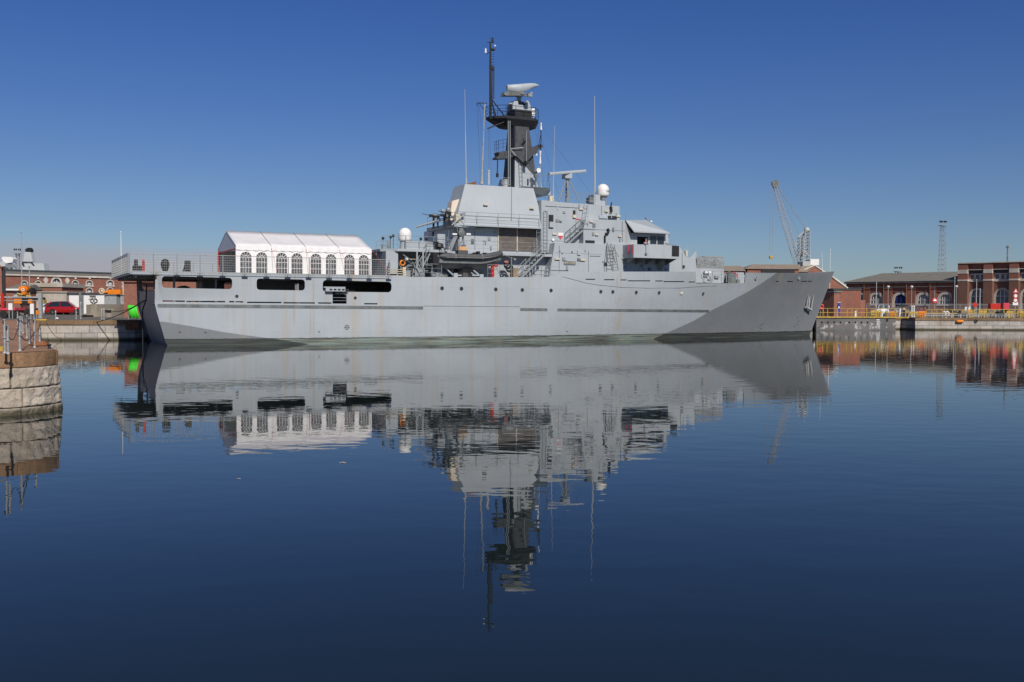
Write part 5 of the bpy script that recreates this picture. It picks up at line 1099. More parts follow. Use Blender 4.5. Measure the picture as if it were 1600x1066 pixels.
shore = [(-160, nose[0][1])] + nose + sidep + wallL + port + rw + [gateL, gateR] + slot + rightw
land_poly = shore + [(900, 300), (2500, 2600), (-2500, 2600), (-900, 26)]
tri = tessellate_polygon([[Vector((x, y, 0)) for x, y in land_poly]])
m_ = MB(); m_.add([(x, y, QZ) for x, y in land_poly], [t_ for t_ in tri]); gr = m_.build('ground', M['tarmac']); tag(gr, kind='structure')
for p in gr.data.polygons: pass
if gr.data.polygons[0].normal.z < 0: gr.data.flip_normals()

# ------------------------------------------------------------------ water
m, t, b = newmat('basin_water'); m_w = m
b.inputs['Base Color'].default_value = (0.010, 0.0165, 0.017, 1); b.inputs['Roughness'].default_value = 0.0; b.inputs['IOR'].default_value = 1.32; b.inputs['Specular IOR Level'].default_value = 0.5
tcw = t.nodes.new('ShaderNodeTexCoord')
def wn(scale, det, sc_=(1, 1, 1), rot=0):
    mp = t.nodes.new('ShaderNodeMapping'); mp.inputs['Scale'].default_value = sc_; mp.inputs['Rotation'].default_value = (0, 0, rot); t.links.new(tcw.outputs['Object'], mp.inputs[0]); return noise(t, mp.outputs[0], scale, det, .5)
n_a = wn(.8, 2, (1, 1.7, 1), .2); n_b = wn(1.9, 3, (1, 1.4, 1), -.15); n_c = wn(.035, 3)
amp = rng(t, n_c, .35, .68, .3, 1.35)
h_ = mth(t, 'ADD', mth(t, 'MULTIPLY', n_a, 0.0060), mth(t, 'MULTIPLY', n_b, 0.0009)); h_ = mth(t, 'MULTIPLY', h_, amp)
bn = t.nodes.new('ShaderNodeBump'); bn.inputs['Strength'].default_value = 1.0; bn.inputs['Distance'].default_value = 1.0; t.links.new(h_, bn.inputs['Height']); t.links.new(bn.outputs[0], b.inputs['Normal'])
m_ = MB(); m_.add([(-3000, -300, 0), (3000, -300, 0), (3000, 160, 0), (-3000, 160, 0)], [(0, 1, 2, 3)]); wt = m_.build('water', m_w); tag(wt, kind='structure')
m_ = MB(); m_.add([(-3000, -300, -6), (3000, -300, -6), (3000, 3000, -6), (-3000, 3000, -6)], [(0, 1, 2, 3)]); tag(m_.build('basin_bed', M['conc']), kind='structure')

# ------------------------------------------------------------------ quay walls
def wall_strip(mb, pts, z0, z1, out=0.0, th=.9):
    for a_, b_ in zip(pts[:-1], pts[1:]):
        a_, b_ = Vector((*a_, 0)), Vector((*b_, 0)); d = (b_-a_).normalized(); n_ = Vector((d.y, -d.x, 0))
        o_ = n_*out; i_ = -n_*th
        mb.prism([a_+o_+Vector((0, 0, z0)), b_+o_+Vector((0, 0, z0)), b_+i_+Vector((0, 0, z0)), a_+i_+Vector((0, 0, z0))], [a_+o_+Vector((0, 0, z1)), b_+o_+Vector((0, 0, z1)), b_+i_+Vector((0, 0, z1)), a_+i_+Vector((0, 0, z1))])
    return mb
stn = mat_stone('granite_blocks_far', (0.56, 0.51, 0.45), (0.28, 0.20, 0.12), .9, .8, joints=(1.55, .62, .022), stain_z=(-0.02, 0.22))
cop = mat_stone('rusty_brown_coping', (0.30, 0.20, 0.115), (0.12, 0.06, 0.03), 1.0, .5, joints=(1.9, 2, .015))
def quay_wall(label, pts, top=.36, cope=cop, blocks=stn):
    r_ = thing('quay_wall', label, 'quay wall', (0, 0, 0))
    wall_strip(MB(), pts, -1.5, QZ-top, 0.0).build('stone_face', blocks, r_)
    wall_strip(MB(), pts, QZ-top, QZ+.012, .06, .75).build('coping', cope, r_); return r_
quay_wall('pale granite quay wall behind the stern of the ship, below the red car', [sidep[2]]+wallL)
quay_wall('granite quay wall along the far side of the ship', [wallL[-1]]+port+[rw[0]])
quay_wall('short pale stone end of quay between the ship bow and the grey dock gate', [rw[0], gateL])
quay_wall('long whitish granite quay wall along the right side of the basin', rightw)
quay_wall('brown stone wall of the slot beside the dock gate', slot)
# near pier in rock faced granite, every block raised on its own
def path_len(pts):
    s_ = [0]
    for a_, b_ in zip(pts[:-1], pts[1:]): s_.append(s_[-1]+math.dist(a_, b_))
    return s_
pier = [(-60, nose[0][1]), (-40, nose[0][1])] + nose + [side0, sidep[0], sidep[1], sidep[2]]
pl_ = path_len(pier)
def on_path(s_):
    for i in range(len(pl_)-1):
        if s_ <= pl_[i+1] or i == len(pl_)-2:
            u_ = (s_-pl_[i])/(pl_[i+1]-pl_[i]); a_, b_ = pier[i], pier[i+1]; d = Vector((b_[0]-a_[0], b_[1]-a_[1], 0)).normalized(); return Vector((a_[0]+(b_[0]-a_[0])*u_, a_[1]+(b_[1]-a_[1])*u_, 0)), Vector((d.y, -d.x, 0))
from mathutils import noise as mnoise
pq = thing('quay_wall', 'rounded pier head of rough granite blocks with thick brown coping, nearest at the left edge', 'quay wall', (0, 0, 0))
def block_course(z0, z1, wlen, off, rockiness, lean, seed, mb, s_from, s_to, gap_=.013):
    rn_ = random.Random(seed); s_ = s_from+off
    while s_ < s_to:
        L_ = wlen*rn_.uniform(.75, 1.25); nx_, nz_ = 40, 18; base = rn_.uniform(0, .03); grid = []
        for j in range(nz_+1):
            row = []
            for i in range(nx_+1):
                u_, v_ = i/nx_, j/nz_; p, n_ = on_path(s_+gap_+u_*(L_-2*gap_)); z = z0+gap_+v_*(z1-z0-2*gap_)
                edge = min(1, min(u_, 1-u_)*L_/.035+.1, min(v_, 1-v_)*(z1-z0)/.03+.1)
                q_ = Vector((s_*3.1+u_*L_*2.6, z*2.6, seed)); r_ = (mnoise.fractal(q_*2.2, .7, 2.1, 6)*.75+mnoise.noise(q_*.8)*.5)*rockiness + rockiness*.55
                row.append(p + n_*(lean*(QZ-z) + base + edge*max(r_, -.01)) + Vector((0, 0, z)))
            grid.append(row)
        vs = [p for r_ in grid for p in r_]; fs = [(j*(nx_+1)+i, j*(nx_+1)+i+1, (j+1)*(nx_+1)+i+1, (j+1)*(nx_+1)+i) for j in range(nz_) for i in range(nx_)]
        o0 = len(vs); ring_ = [(0, i) for i in range(nx_+1)]+[(j, nx_) for j in range(1, nz_+1)]+[(nz_, i) for i in range(nx_-1, -1, -1)]+[(j, 0) for j in range(nz_-1, 0, -1)]
        for j, i in ring_:
            p = grid[j][i]; pp, n_ = on_path(s_+gap_+i/nx_*(L_-2*gap_)); vs.append(p - n_*.15)
        for k in range(len(ring_)):
            a_ = ring_[k][0]*(nx_+1)+ring_[k][1]; k2 = (k+1) % len(ring_); b_ = ring_[k2][0]*(nx_+1)+ring_[k2][1]; fs.append((a_, o0+k, o0+k2, b_))
        mb.add(vs, fs); s_ += L_
near_stone = mat_stone('rock_faced_granite', (0.54, 0.47, 0.385), (0.30, 0.22, 0.14), 1.6, 1.0, stain_z=(-.08, .16))
near_cop = mat_stone('near_coping_granite', (0.36, 0.215, 0.12), (0.13, 0.06, 0.03), 1.3, .6)
S0 = pl_[2]-9.5; S1 = pl_[-1]-1
mb_ = MB(); zc0 = QZ-.40
block_course(zc0-.56, zc0, 1.35, .15, .042, .055, 3, mb_, S0, S1); block_course(zc0-1.08, zc0-.56, 1.55, -.4, .045, .055, 5, mb_, S0, S1); block_course(zc0-1.5, zc0-1.08, 1.4, .3, .04, .06, 9, mb_, S0, S1)
mb_.build('granite_blocks', near_stone, pq, smooth=True, angle=50, recalc=False)
mb_ = MB(); block_course(zc0, QZ+.01, 1.9, 0, .012, .0, 12, mb_, S0, S1, .008)
mb_.build('coping', near_cop, pq, smooth=True, angle=50, recalc=False)
wall_strip(MB(), pier, -1.5, QZ-.02, -.07, .6).build('backing', mat_plain('dark_joint', (.06, .05, .04), .95), pq)
# top of the pier: worn reddish paving sheet
pave = mat_stone('reddish_worn_paving', (0.42, 0.235, 0.145), (0.20, 0.12, 0.08), .8, .3, joints=(2.4, 1.9, .02))
def inset(pts, d_):
    out = []
    for i in range(len(pts)):
        a_ = Vector(pts[max(i-1, 0)]); b_ = Vector(pts[min(i+1, len(pts)-1)]); d = (b_-a_).normalized(); out.append((pts[i][0]-d.y*-0-d.y*0 + (-d.y)*d_*1, pts[i][1]+d.x*d_))
    return out
pp_ = pier[1:]; ins = inset(pp_, .0)
pv = [(-24, nose[0][1]+.06)] + [(x-.04, y+.03) for x, y in pp_[:-1]] + [(sidep[2][0]-.1, sidep[2][1]-.3), (sidep[2][0]-9, sidep[2][1]-.3), (-36, 50), (-30, 34)]
tr = tessellate_polygon([[Vector((x, y, 0)) for x, y in pv]]); m_ = MB(); m_.add([(x, y, QZ+.016) for x, y in pv], list(tr)); po = m_.build('pier_paving', pave); tag(po, kind='structure')
if po.data.polygons[0].normal.z < 0: po.data.flip_normals()

# ------------------------------------------------------------------ buildings
SILL = mat_stone('pale_dressed_stone', (0.62, 0.57, 0.50), (0.3, 0.25, 0.2), 1.0, .1)
BR = mat_brick('red_brick', (0.30, 0.105, 0.07)); BR2 = mat_brick('dark_brown_brick', (0.20, 0.09, 0.062), dirt=.3); BR3 = mat_brick('orange_red_brick', (0.32, 0.125, 0.085), dirt=.3)
SLATE = mat_roof('grey_slate', (0.20, 0.185, 0.16)); TILE = mat_roof('brownish_tile', (0.30, 0.24, 0.19)); LEAD = mat_plain('dark_lead', (0.05, 0.055, 0.06), .6)
def frame_root(fr, name, label, cat, group=None): return thing(name, label, cat, (fr.o.x, fr.o.y, fr.base), fr.a, group)
def arch_window(root, c_, hw_, z0, zs, sur=.35, rise=None, n=10, glass='glassblue', cols=4, rows=3, name='window', lit='white', sill=True, depth=.35):
    rise = hw_ if rise is None else rise
    q = MB(); 
    A0 = [(c_+hw_*math.cos(PI*k/n), zs+rise*math.sin(PI*k/n)) for k in range(n+1)]; A1 = [(c_+(hw_+sur)*math.cos(PI*k/n), zs+(rise+sur)*math.sin(PI*k/n)) for k in range(n+1)]
    if z0 < zs-.05: A0 = [(c_+hw_, z0)]+A0+[(c_-hw_, z0)]; A1 = [(c_+hw_+sur, z0)]+A1+[(c_-hw_-sur, z0)]
    for i in range(len(A0)-1):
        a_, b_, c2, d2 = A0[i], A1[i], A1[i+1], A0[i+1]; q.prism([(x, -.08, z) for x, z in (a_, b_, c2, d2)], [(x, .15, z) for x, z in (a_, b_, c2, d2)])
    if sill: q.box(c_-hw_-sur-.1, c_+hw_+sur+.1, -.14, .15, z0-.22, z0)
    w_ = q.build(name, SILL, root)
    q = MB(); q.profile(arch(c_, hw_*.99, z0, zs, n, rise*.99), depth, depth+.03); q.build('pane', M[glass], w_)
    q = MB()
    for i in range(1, cols):
        x = c_-hw_+2*hw_*i/cols; u_ = (x-c_)/hw_; q.box(x-.05, x+.05, depth-.08, depth-.01, z0, zs+rise*math.sqrt(max(0, 1-u_*u_)))
    for j in range(rows):
        z = z0+(zs-z0)*j/max(1, rows-1) if rows > 1 else zs
        q.box(c_-hw_, c_+hw_, depth-.08, depth-.01, z-.05, z+.05)
    q.build('window_frame', M[lit], w_); return w_
def rect_window(root, x0, x1, z0, z1, cols=2, rows=2, depth=.2, name='window', sur=.0, glass='glassblue'):
    q = MB(); q.box(x0-.12, x1+.12, -.06, .1, z0-.14, z0); q.box(x0-.06, x1+.06, -.04, .1, z1, z1+.14); w_ = q.build(name, SILL, root)
    MB().box(x0, x1, depth, depth+.03, z0, z1).build('pane', M[glass], w_); q = MB()
    for i in range(cols+1): x = x0+(x1-x0)*i/cols; q.box(x-.035, x+.035, depth-.06, depth-.01, z0, z1)
    for j in range(rows+1): z = z0+(z1-z0)*j/rows; q.box(x0, x1, depth-.06, depth-.01, z-.035, z+.035)
    q.build('window_frame', M['white'], w_); return w_
def body(root, x0, x1, z1, depth, holes, mat, th=.4, name='wall'):
    """front wall with real openings, side and rear walls"""
    o_ = shell2d([(x0, -.3), (x1, -.3), (x1, z1), (x0, z1)], holes, lambda x, z: Vector((x, 0, z)), lambda x, z: Vector((x, th, z))).build(name, mat, root)
    m_ = MB(); m_.box(x0, x0+th, th, depth, -.3, z1); m_.box(x1-th, x1, th, depth, -.3, z1); m_.box(x0+th, x1-th, depth-th, depth, -.3, z1); m_.build('rear_wall', mat, root)
    m_ = MB().box(x0+th, x1-th, th+2.5, th+2.6, -.2, z1); m_.build('inner_partition', M['black'], root); return o_
def gable_roof(root, x0, x1, y0, y1, z0, zr, mat, hip0=0, hip1=0, ov=.3):
    ym = (y0+y1)/2; m_ = MB(); a_ = [(x0-ov, y0-ov, z0), (x1+ov, y0-ov, z0), (x1+ov, y1+ov, z0), (x0-ov, y1+ov, z0), (x0+hip0-(ov if not hip0 else 0), ym, zr), (x1-hip1+(ov if not hip1 else 0), ym, zr)]
    m_.add(a_, [(0, 1, 5, 4), (1, 2, 5), (2, 3, 4, 5), (3, 0, 4), (3, 2, 1, 0)]); return m_.build('roof', mat, root)

# --- left: long boat store in red brick with lunette windows
LB = facade_frame(20, 180, 172, 195, QZ)
def lb(px, py): return LB.S(px, py)
x0, x1 = lb(-60, 450)[0], lb(262, 450)[0]; ze1 = (lb(20, 431.9)[1]+lb(172, 433.6)[1])/2; zr1 = LB.S(20, 421.6, 8)[1]-.3
rt_ = frame_root(LB, 'boat_store', 'long red brick store with small white arched windows and grey slate roof, far left', 'building')
hol = []; ws_ = []
for px, hw_ in ((38, .5), (59.5, .5), (117.5, .58), (139.5, .6), (172, .66), (200, .6), (225, .6)):
    for zy in ((442.8,), (454.5,))[:2]:
        x = lb(px, zy[0])[0]; z = lb(px, zy[0]+.9)[1]; ws_.append((x, hw_, z)); hol.append(arch(x, hw_, z-.3, z, 8))
bigx = lb(88, 441)[0]; bigz = lb(88, 441.5)[1]; hol.append(arch(bigx, .75, bigz-.1, bigz, 10))
body(rt_, x0, x1, ze1, 16, hol, BR)
for x, hw_, z in ws_: arch_window(rt_, x, hw_, z-.3, z, .15, cols=4, rows=1)
arch_window(rt_, bigx, .75, bigz-.1, bigz, .32, cols=3, rows=1)
m_ = MB(); m_.box(x0, x1, -.25, 0, ze1-.02, ze1+.35); m_.build('cornice', SILL, rt_)
m_ = MB()
for px in (71.5, 105, 193):
    x = lb(px, 440)[0]
    for k in range(14): w2 = .42 if k % 2 else .26; m_.box(x-w2, x+w2, -.07, -.002, ze1-.02-(k+1)*.45, ze1-.02-k*.45)
m_.build('quoins', SILL, rt_)
m_ = MB()
for px in (59, 117.5, 139.5, 172): x = lb(px, 434.5)[0]; z = lb(px, 434.8)[1]; m_.box(x-.13, x+.13, -.2, -.002, z-.15, z+.15)
m_.build('wall_boss', M['white'], rt_)
gable_roof(rt_, x0, x1, 0, 16, ze1+.35, zr1, SLATE)
m_ = MB(); m_.box(x0, x1, 7.5, 8.5, zr1-.15, zr1+.35); m_.build('ridge_cap', LEAD, rt_)
# --- left edge brick pillar of a near building
p = at_y(3.2, 480, 96); nbld = thing('brick_building', 'corner of an orange red brick building cut by the left edge of the picture', 'building', (p.x, p.y, QZ), R(27))
zz = at_y(3, 409.5, 96).z-QZ; MB().box(-9, 0, 0, 8, -.3, zz-.5).build('wall', BR3, nbld); m_ = MB(); m_.prism([(-9.2, -.1, zz-.5), (.1, -.1, zz-.5), (.1, 8.1, zz-.5), (-9.2, 8.1, zz-.5)], [(-9.2, 0, zz+.6), (-.3, 0, zz-.1), (-.3, 8, zz-.1), (-9.2, 8, zz+.6)]); m_.build('parapet', BR3, nbld)
m_ = MB(); m_.box(.02, .35, .3, .7, -.3, zz-.4); m_.build('drainpipe', M['black'], nbld)
p = at_y(4, 468, 95); lbz = thing('lifebuoy_cabinet', 'tall bright red cabinet fixed by the brick corner at the left edge', 'cabinet', (p.x, p.y, QZ)); zc_ = at_y(4, 484, 95).z-QZ; m_ = MB(); m_.box(-.05, .2, -.3, 0, zc_+.15, at_y(4, 458.5, 95).z-QZ); m_.build('case', M['red'], lbz, bevel=.08); MB().box(.02, .16, -.2, -.08, 0, zc_+.15).build('post', M['galv'], lbz)
# --- low building with dark roof and white fascia
def simple_house(name, label, px0, px1, D, ytop, yeave, mat, roofmat=None, depth=8, wins=(), flat=False, cat='building', D2=None):
    fr = facade_frame(px0, D, px1, D2 or D, QZ); r_ = frame_root(fr, name, label, cat); x1_ = fr.S(px1, 480)[0]; ze2 = fr.S(px0, yeave)[1]; zt2 = fr.S(px0, ytop)[1]
    hs = [[(fr.S(a_, 0)[0], fr.S(px0, d_)[1]), (fr.S(b_, 0)[0], fr.S(px0, d_)[1]), (fr.S(b_, 0)[0], fr.S(px0, c_)[1]), (fr.S(a_, 0)[0], fr.S(px0, c_)[1])] for a_, b_, c_, d_ in wins]
    body(r_, 0, x1_, ze2, depth, hs, mat, .3)
    for h in hs: rect_window(r_, h[0][0], h[1][0], h[0][1], h[2][1])
    if flat: MB().box(-.2, x1_+.2, -.2, depth+.2, ze2, zt2).build('roof', roofmat or mat, r_)
    else:
        m_ = MB(); m_.add([(-.3, -.3, ze2), (x1_+.3, -.3, ze2), (x1_+.3, depth, ze2), (-.3, depth, ze2), (-.3, depth*.6, zt2), (x1_+.3, depth*.6, zt2)], [(0, 1, 5, 4), (1, 2, 5), (2, 3, 4, 5), (3, 0, 4), (3, 2, 1, 0)]); m_.build('roof', roofmat or SLATE, r_)
        MB().box(-.35, x1_+.35, -.42, -.31, ze2-.15, ze2+.12).build('fascia', M['white'], r_)
    return r_, fr
simple_house('gatehouse', 'low red brick house with dark slate roof and white fascia, beyond the yellow machine', 9, 32, 150, 443.5, 452.5, BR, SLATE, 7, [(16, 21, 456, 462)])
simple_house('store_block', 'flat roofed store with a beige concrete parapet and a red brick band, beyond the cars', 50, 97, 160, 442.5, 448.5, BR, M['beige'], 8, (), True)
simple_house('store_extension', 'lower beige rendered extension in front of the flat roofed brick store', 54, 104, 155, 455.5, 457, M['beige'], M['beige'], 4, (), True)
# --- sheds
simple_house('white_cabin', 'narrow white cabin with a dark flat roof, left of the grey post', 108, 125, 128, 457.5, 459.5, M['white'], LEAD, 4, (), True)
shd, fr = simple_house('white_shed', 'wide white shed with a small dark window and a dark flat roof edge', 130.5, 163, 126, 457.8, 459.4, M['white'], LEAD, 4, [(135, 145, 462, 466.5)], True)
q = MB(); p0_ = fr.S(147, 470); q.torus((p0_[0], -.08, p0_[1]), .35, .03, 18, 5, 'y'); q.torus((p0_[0]-.25, -.08, p0_[1]), .22, .03, 14, 5, 'y'); q.torus((p0_[0]+.25, -.08, p0_[1]), .22, .03, 14, 5, 'y'); q.build('wall_emblem', M['soot'], shd)
cc, fr = simple_house('shipping_container', 'pale grey corrugated container under the orange boom by the ship stern', 165, 196, 122, 460.5, 461.2, M['galv'], M['galv'], 2.6, (), True, 'container')
xq = fr.S(196, 470)[0]; q = MB()
for k in range(26): q.box(k*xq/26+.03, k*xq/26+.12, -.05, -.002, .1, fr.S(165, 461.6)[1])
q.build('corrugation', M['galv'], cc)
simple_house('brick_tower', 'plain orange brick block standing right behind the stern of the ship', 193.5, 222, 104, 439.3, 441, BR3, BR3, 6, (), True)
simple_house('dockside_store', 'plain brick store glimpsed through the aftmost opening of the ship side', 224, 345, 140, 436, 438, BR3, BR3, 6, (), True)
simple_house('dockside_office', 'pale rendered office glimpsed through the second opening of the ship side', 393, 452, 150, 437, 439, M['beige'], M['beige'], 6, (), True)
# grey post between cabins
p = at_y(127.5, 487, 126); th_ = thing('service_post', 'tall dark grey square post between the white cabin and the white shed', 'post', (p.x, p.y, QZ)); MB().box(-.28, .28, -.1, .3, 0, at_y(127, 456, 126).z-QZ).build('column', M['strake'], th_)
# concrete wall with two little stone benches
fr = facade_frame(141, 108, 213, 104, QZ); r_ = frame_root(fr, 'concrete_wall', 'low rough concrete wall on the quay behind the two stone ledges', 'wall'); xq = fr.S(213, 480)[0]; zt2 = fr.S(150, 475.3)[1]
MB().box(0, xq, 0, .5, -.1, zt2).build('wall_body', M['conc'], r_); MB().box(.3, 1.1, -.7, -.002, -.1, zt2-.05).build('buttress', M['conc'], r_)
for i, (pa_, pb2, zt3) in enumerate(((144, 159, 491), (173, 187, 482))):
    a_, b_ = fr.S(pa_, 480), fr.S(pb2, 480); g_ = thing('stone_ledge', ('low dark stone ledge at the left end of the concrete wall', 'stone table ledge on one thick leg in front of the concrete wall')[i], 'ledge', fr.o+fr.ax*a_[0]-fr.la*1.2, fr.a); w2 = b_[0]-a_[0]; hh = max(.35, fr.S(180, 482.5)[1] if i else .35)
    MB().box(0, w2, -.3, .5, hh-.14, hh).build('slab', M['conc'], g_); MB().box(w2*.55, w2*.8, -.1, .4, 0, hh-.14).build('leg', M['conc'], g_); 
    if not i: MB().box(.05, w2*.2, -.1, .4, 0, hh-.14).build('leg', M['conc'], g_)
# green panel at the stern
pa_, pb2 = at_y(199.5, 476.5, 90.5), at_y(218, 496.5, 90.5); g_ = thing('green_sheet', 'bright green tarpaulin draped over a frame at the quay edge beside the ship stern', 'tarpaulin', (at_y(201.5, 496, 90.5).x, 90.5, QZ))
zz = pa_.z-QZ; xx = [at_y(px, 480, 90.5).x-g_.location.x for px in (199.6, 213.2, 218.6, 203)]; zb3 = .12
m_ = MB(); rr_ = []
for i in range(7):
    u_ = i/6; rr_.append([Vector((xx[0]+(xx[1]-xx[0])*u_, -.05+.05*math.sin(i*2.1), zz-.05*u_)), Vector(((xx[0]+xx[3])/2+((xx[2]+xx[1])/2-(xx[0]+xx[3])/2)*u_, -.12+.03*math.sin(i*1.7+1), (zz+zb3)/2)), Vector((xx[3]+(xx[2]-xx[3])*u_, -.15+.05*math.sin(i*2.6), zb3))])
m_.loft(rr_, closed=False); o_ = m_.build('sheet', M['green'], g_, smooth=True); sm_ = o_.modifiers.new('thickness', 'SOLIDIFY'); sm_.thickness = .02
q = MB()
for x in (xx[0]+.05, xx[1]-.05): q.tube((x, .1, 0), (x, .1, zz-.03), .04)
q.build('frame', M['galv'], g_)
p = at_y(213, 499.5, 85); f_ = thing('fender_log', 'rusty orange brown timber fender hung at the quay corner below the green tarpaulin', 'fender', (p.x, 84.4, 1.0)); q = MB(); q.box(-.6, .55, -.35, .05, -.1, .55); q.build('timber', M['rust'], f_, bevel=.05)
# --- distant warship behind the roofs
p = at_y(40, 480, 270); ws = thing('distant_warship', 'pale grey ship upperworks and black capped funnel over the long brick roof', 'ship', (p.x, 270, 0), 0)
def wp(px, py): v = at_y(px, py, 270); return (v.x-p.x, v.z)
gl = mat_ship('pale_grey_distant_paint', (0.48, 0.50, 0.50), .1)
def wprof(nm, px, y0, y1, mat): MB().profile([wp(*k_) for k_ in px], y0, y1).build(nm, mat, ws)
wprof('upperworks', [(-40, 470), (-40, 424), (36, 424), (38, 411.5), (72, 412), (74, 425), (140, 430), (140, 470)], -1.5, 1.5, gl)
wprof('hull', [(-60, 500), (-70, 455), (170, 460), (150, 500)], -8, 8, gl)
wprof('funnel', [(38.5, 411), (41, 394), (50.5, 394.5), (53.5, 409)], -.9, .9, gl)
wprof('funnel_cap', [(41.4, 394), (41.2, 390), (45, 387.5), (48.5, 387.5), (50.6, 391), (50.2, 394.2)], -.7, .7, M['black'])
wprof('funnel_band', [(38.3, 411.4), (39, 409.3), (54, 409.6), (58.5, 415.3), (56.5, 415.5), (53, 411.3), (41, 411), (43, 416.5), (41, 416.5)], -1.7, -1.51, M['soot'])
wprof('dome', [(5, 403), (8, 401.5), (21, 402), (23.5, 405), (22, 410.5), (14, 411.5), (8, 409)], -1, 1, M['white']); wprof('sensor_block', [(12, 413.5), (27, 413.5), (29, 418.5), (13, 418.5)], -1.9, -1.51, M['dgrey'])
wprof('mast_block', [(3, 424), (5, 411), (10, 409), (14, 412), (14, 424)], -2, 2, gl)
# --- floodlight towers and flag poles
def lattice(name, label, px, D, ytop, hw_b, hw_t, cat='lighting tower', head=True, seg=10, base=QZ, mat='galv', group=None, r_=.09):
    p = at_y(px, 480, D); h = at_y(px, ytop, D).z-base; r2 = thing(name, label, cat, (p.x, D, base), R(12), group); q = MB(); cs_ = [(-1, -1), (1, -1), (1, 1), (-1, 1)]
    def c_(k, u_): w_ = hw_b+(hw_t-hw_b)*u_; return Vector((cs_[k % 4][0]*w_, cs_[k % 4][1]*w_, h*u_))
    for k in range(4): q.tube(c_(k, 0), c_(k, 1), r_, 5)
    for s_ in range(seg):
        u0_, u1_ = s_/seg, (s_+1)/seg
        for k in range(4): q.tube(c_(k, u0_), c_(k+1, u1_), r_*.5, 4); q.tube(c_(k, u1_), c_(k+1, u1_), r_*.5, 4); q.tube(c_(k+1, u0_), c_(k, u1_), r_*.5, 4)
    q.build('lattice', M[mat], r2)
    if head:
        q = MB(); q.box(-hw_t*2, hw_t*2, -hw_t*2, hw_t*2, h, h+.12)
        for x in (-hw_t*2, hw_t*2): q.tube((x, 0, h), (x, 0, h+1.0), .06)
        q.tube((-hw_t*2, 0, h+1), (hw_t*2, 0, h+1), .06); q.build('platform', M[mat], r2)
        q = MB()
        for x in (-1.5, -.6, .6, 1.5): q.box(hw_t*x*1.3-.17, hw_t*x*1.3+.17, -.2, .15, h+1.0, h+1.5)
        q.build('floodlights', M['soot'], r2)
    return r2
lattice('lighting_tower', 'slim floodlight tower far off behind the long brick roof at left', 28.5, 300, 396.5, .8, .45, seg=14)
lattice('lighting_tower', 'tall lattice tower with floodlights rising behind the brick hall roof at right', 1471, 300, 353, 1.15, .5, seg=18, r_=.05)
lattice('lighting_tower', 'tips of a twin lamp tower just showing over the slate hall roof at right', 1402.5, 320, 424.5, .8, .6, seg=6)
def pole(label, px, ytop, D, ybase=None, r_=.09, mat='white', name='flag_pole', cat='pole', base=None, group=None):
    b0 = QZ if base is None else base; p = at_y(px, 480, D); h = at_y(px, ytop, D).z-b0; r2 = thing(name, label, cat, (p.x, D, b0), 0, group); q = MB(); q.lathe([(r_*2, 0), (r_*2, .1), (r_, .2), (r_*.6, h)], (0, 0, 0), 8); q.build('shaft', M[mat], r2); q = MB(); q.sphere((0, 0, h), r_*1.4, 8, 6); q.build('finial', M[mat], r2); return r2
pole('tall thin grey flag pole above the yellow machine at left', 34.7, 363, 120, r_=.07, mat='galv')
pole('short pale lamp pole right of the tall flag pole at left', 46.5, 417, 130, r_=.10, mat='galv')
pole('white flag pole in front of the hall, left of the lamp posts', 1369, 441.5, 160, r_=.045)
pole('thin pale mast standing beyond the ship bow', 1296, 390, 170, r_=.06)
pole('white flag pole before the first tall arch of the brown brick hall', 1525.3, 437, 165, r_=.045)
pole('pale pole at the joint of the two brick halls', 1491, 435, 172, r_=.10, mat='galv')
pole('dark chimney like pole rising from the flat hall roof at far right', 1572.5, 386, 200, r_=.22, mat='strake', name='roof_pole')
pole('white staff on the brown brick hall wall beside its first arch', 1531, 452, 172, r_=.06)
for i, (px, py, lab) in enumerate(((1387.3, 449.5, 'white lamp post left of the blue doored arch'), (1424, 449.5, 'white lamp post right of the blue doored arch'), (1493.8, 449, 'white lamp post standing against the joint of the two halls'))):
    p = at_y(px, 480, 158); h = at_y(px, py, 158).z-QZ; r2 = thing('lamp_post', lab, 'lamp post', (p.x, 158, QZ), 0, 'white lamp posts on the right quay'); q = MB(); q.lathe([(.12, 0), (.10, .6), (.055, .7), (.045, h)], (0, 0, 0), 8); q.build('post', M['galv'], r2); q = MB(); q.lathe([(.1, h-.05), (.2, h+.05), (.22, h+.25), (.1, h+.3)], (0, 0, 0), 12); q.build('lamp_head', M['white'], r2)

# --- right: long brick hall and tall brown brick hall on one line
HB = facade_frame(1376, 208, 1600, 186.8, QZ)
def hs_(px, py): return HB.S(px, py)
hall = frame_root(HB, 'brick_hall', 'long red brick hall with stone arched windows and slate roof, right of the ship bow', 'building')
x0, x1 = hs_(1322, 460)[0], hs_(1497.5, 460)[0]; ze3 = (hs_(1376, 443.3)[1]+hs_(1495, 440)[1])/2; zr3 = 0
hol = []; aw = []
zs3 = hs_(1368, 466)[1]
for px, hpx, door_ in ((1342.5, 9, 0), (1369.3, 8.6, 0), (1407.3, 9.6, 1), (1443, 8.6, 0), (1477.5, 9, 0)):
    c_, hw_ = hs_(px, 470)[0], (hs_(px+hpx, 470)[0]-hs_(px-hpx, 470)[0])/2; spring = hs_(px, 469 if not door_ else 470)[1]; z0_ = spring-(.9 if not door_ else 5)
    z0_ = max(z0_, 0); hol.append(arch(c_, hw_, z0_, spring, 12)); aw.append((c_, hw_, z0_, spring, door_))
body(hall, x0, x1, ze3, 22, hol, BR, .6)
for c_, hw_, z0_, zs_, d_ in aw:
    w_ = arch_window(hall, c_, hw_, z0_, zs_, .55, cols=5 if not d_ else 10, rows=2 if not d_ else 1, glass='glassblue' if not d_ else 'navy', name='window' if not d_ else 'arched_door', lit='white' if not d_ else 'navy', sill=not d_, depth=.2)
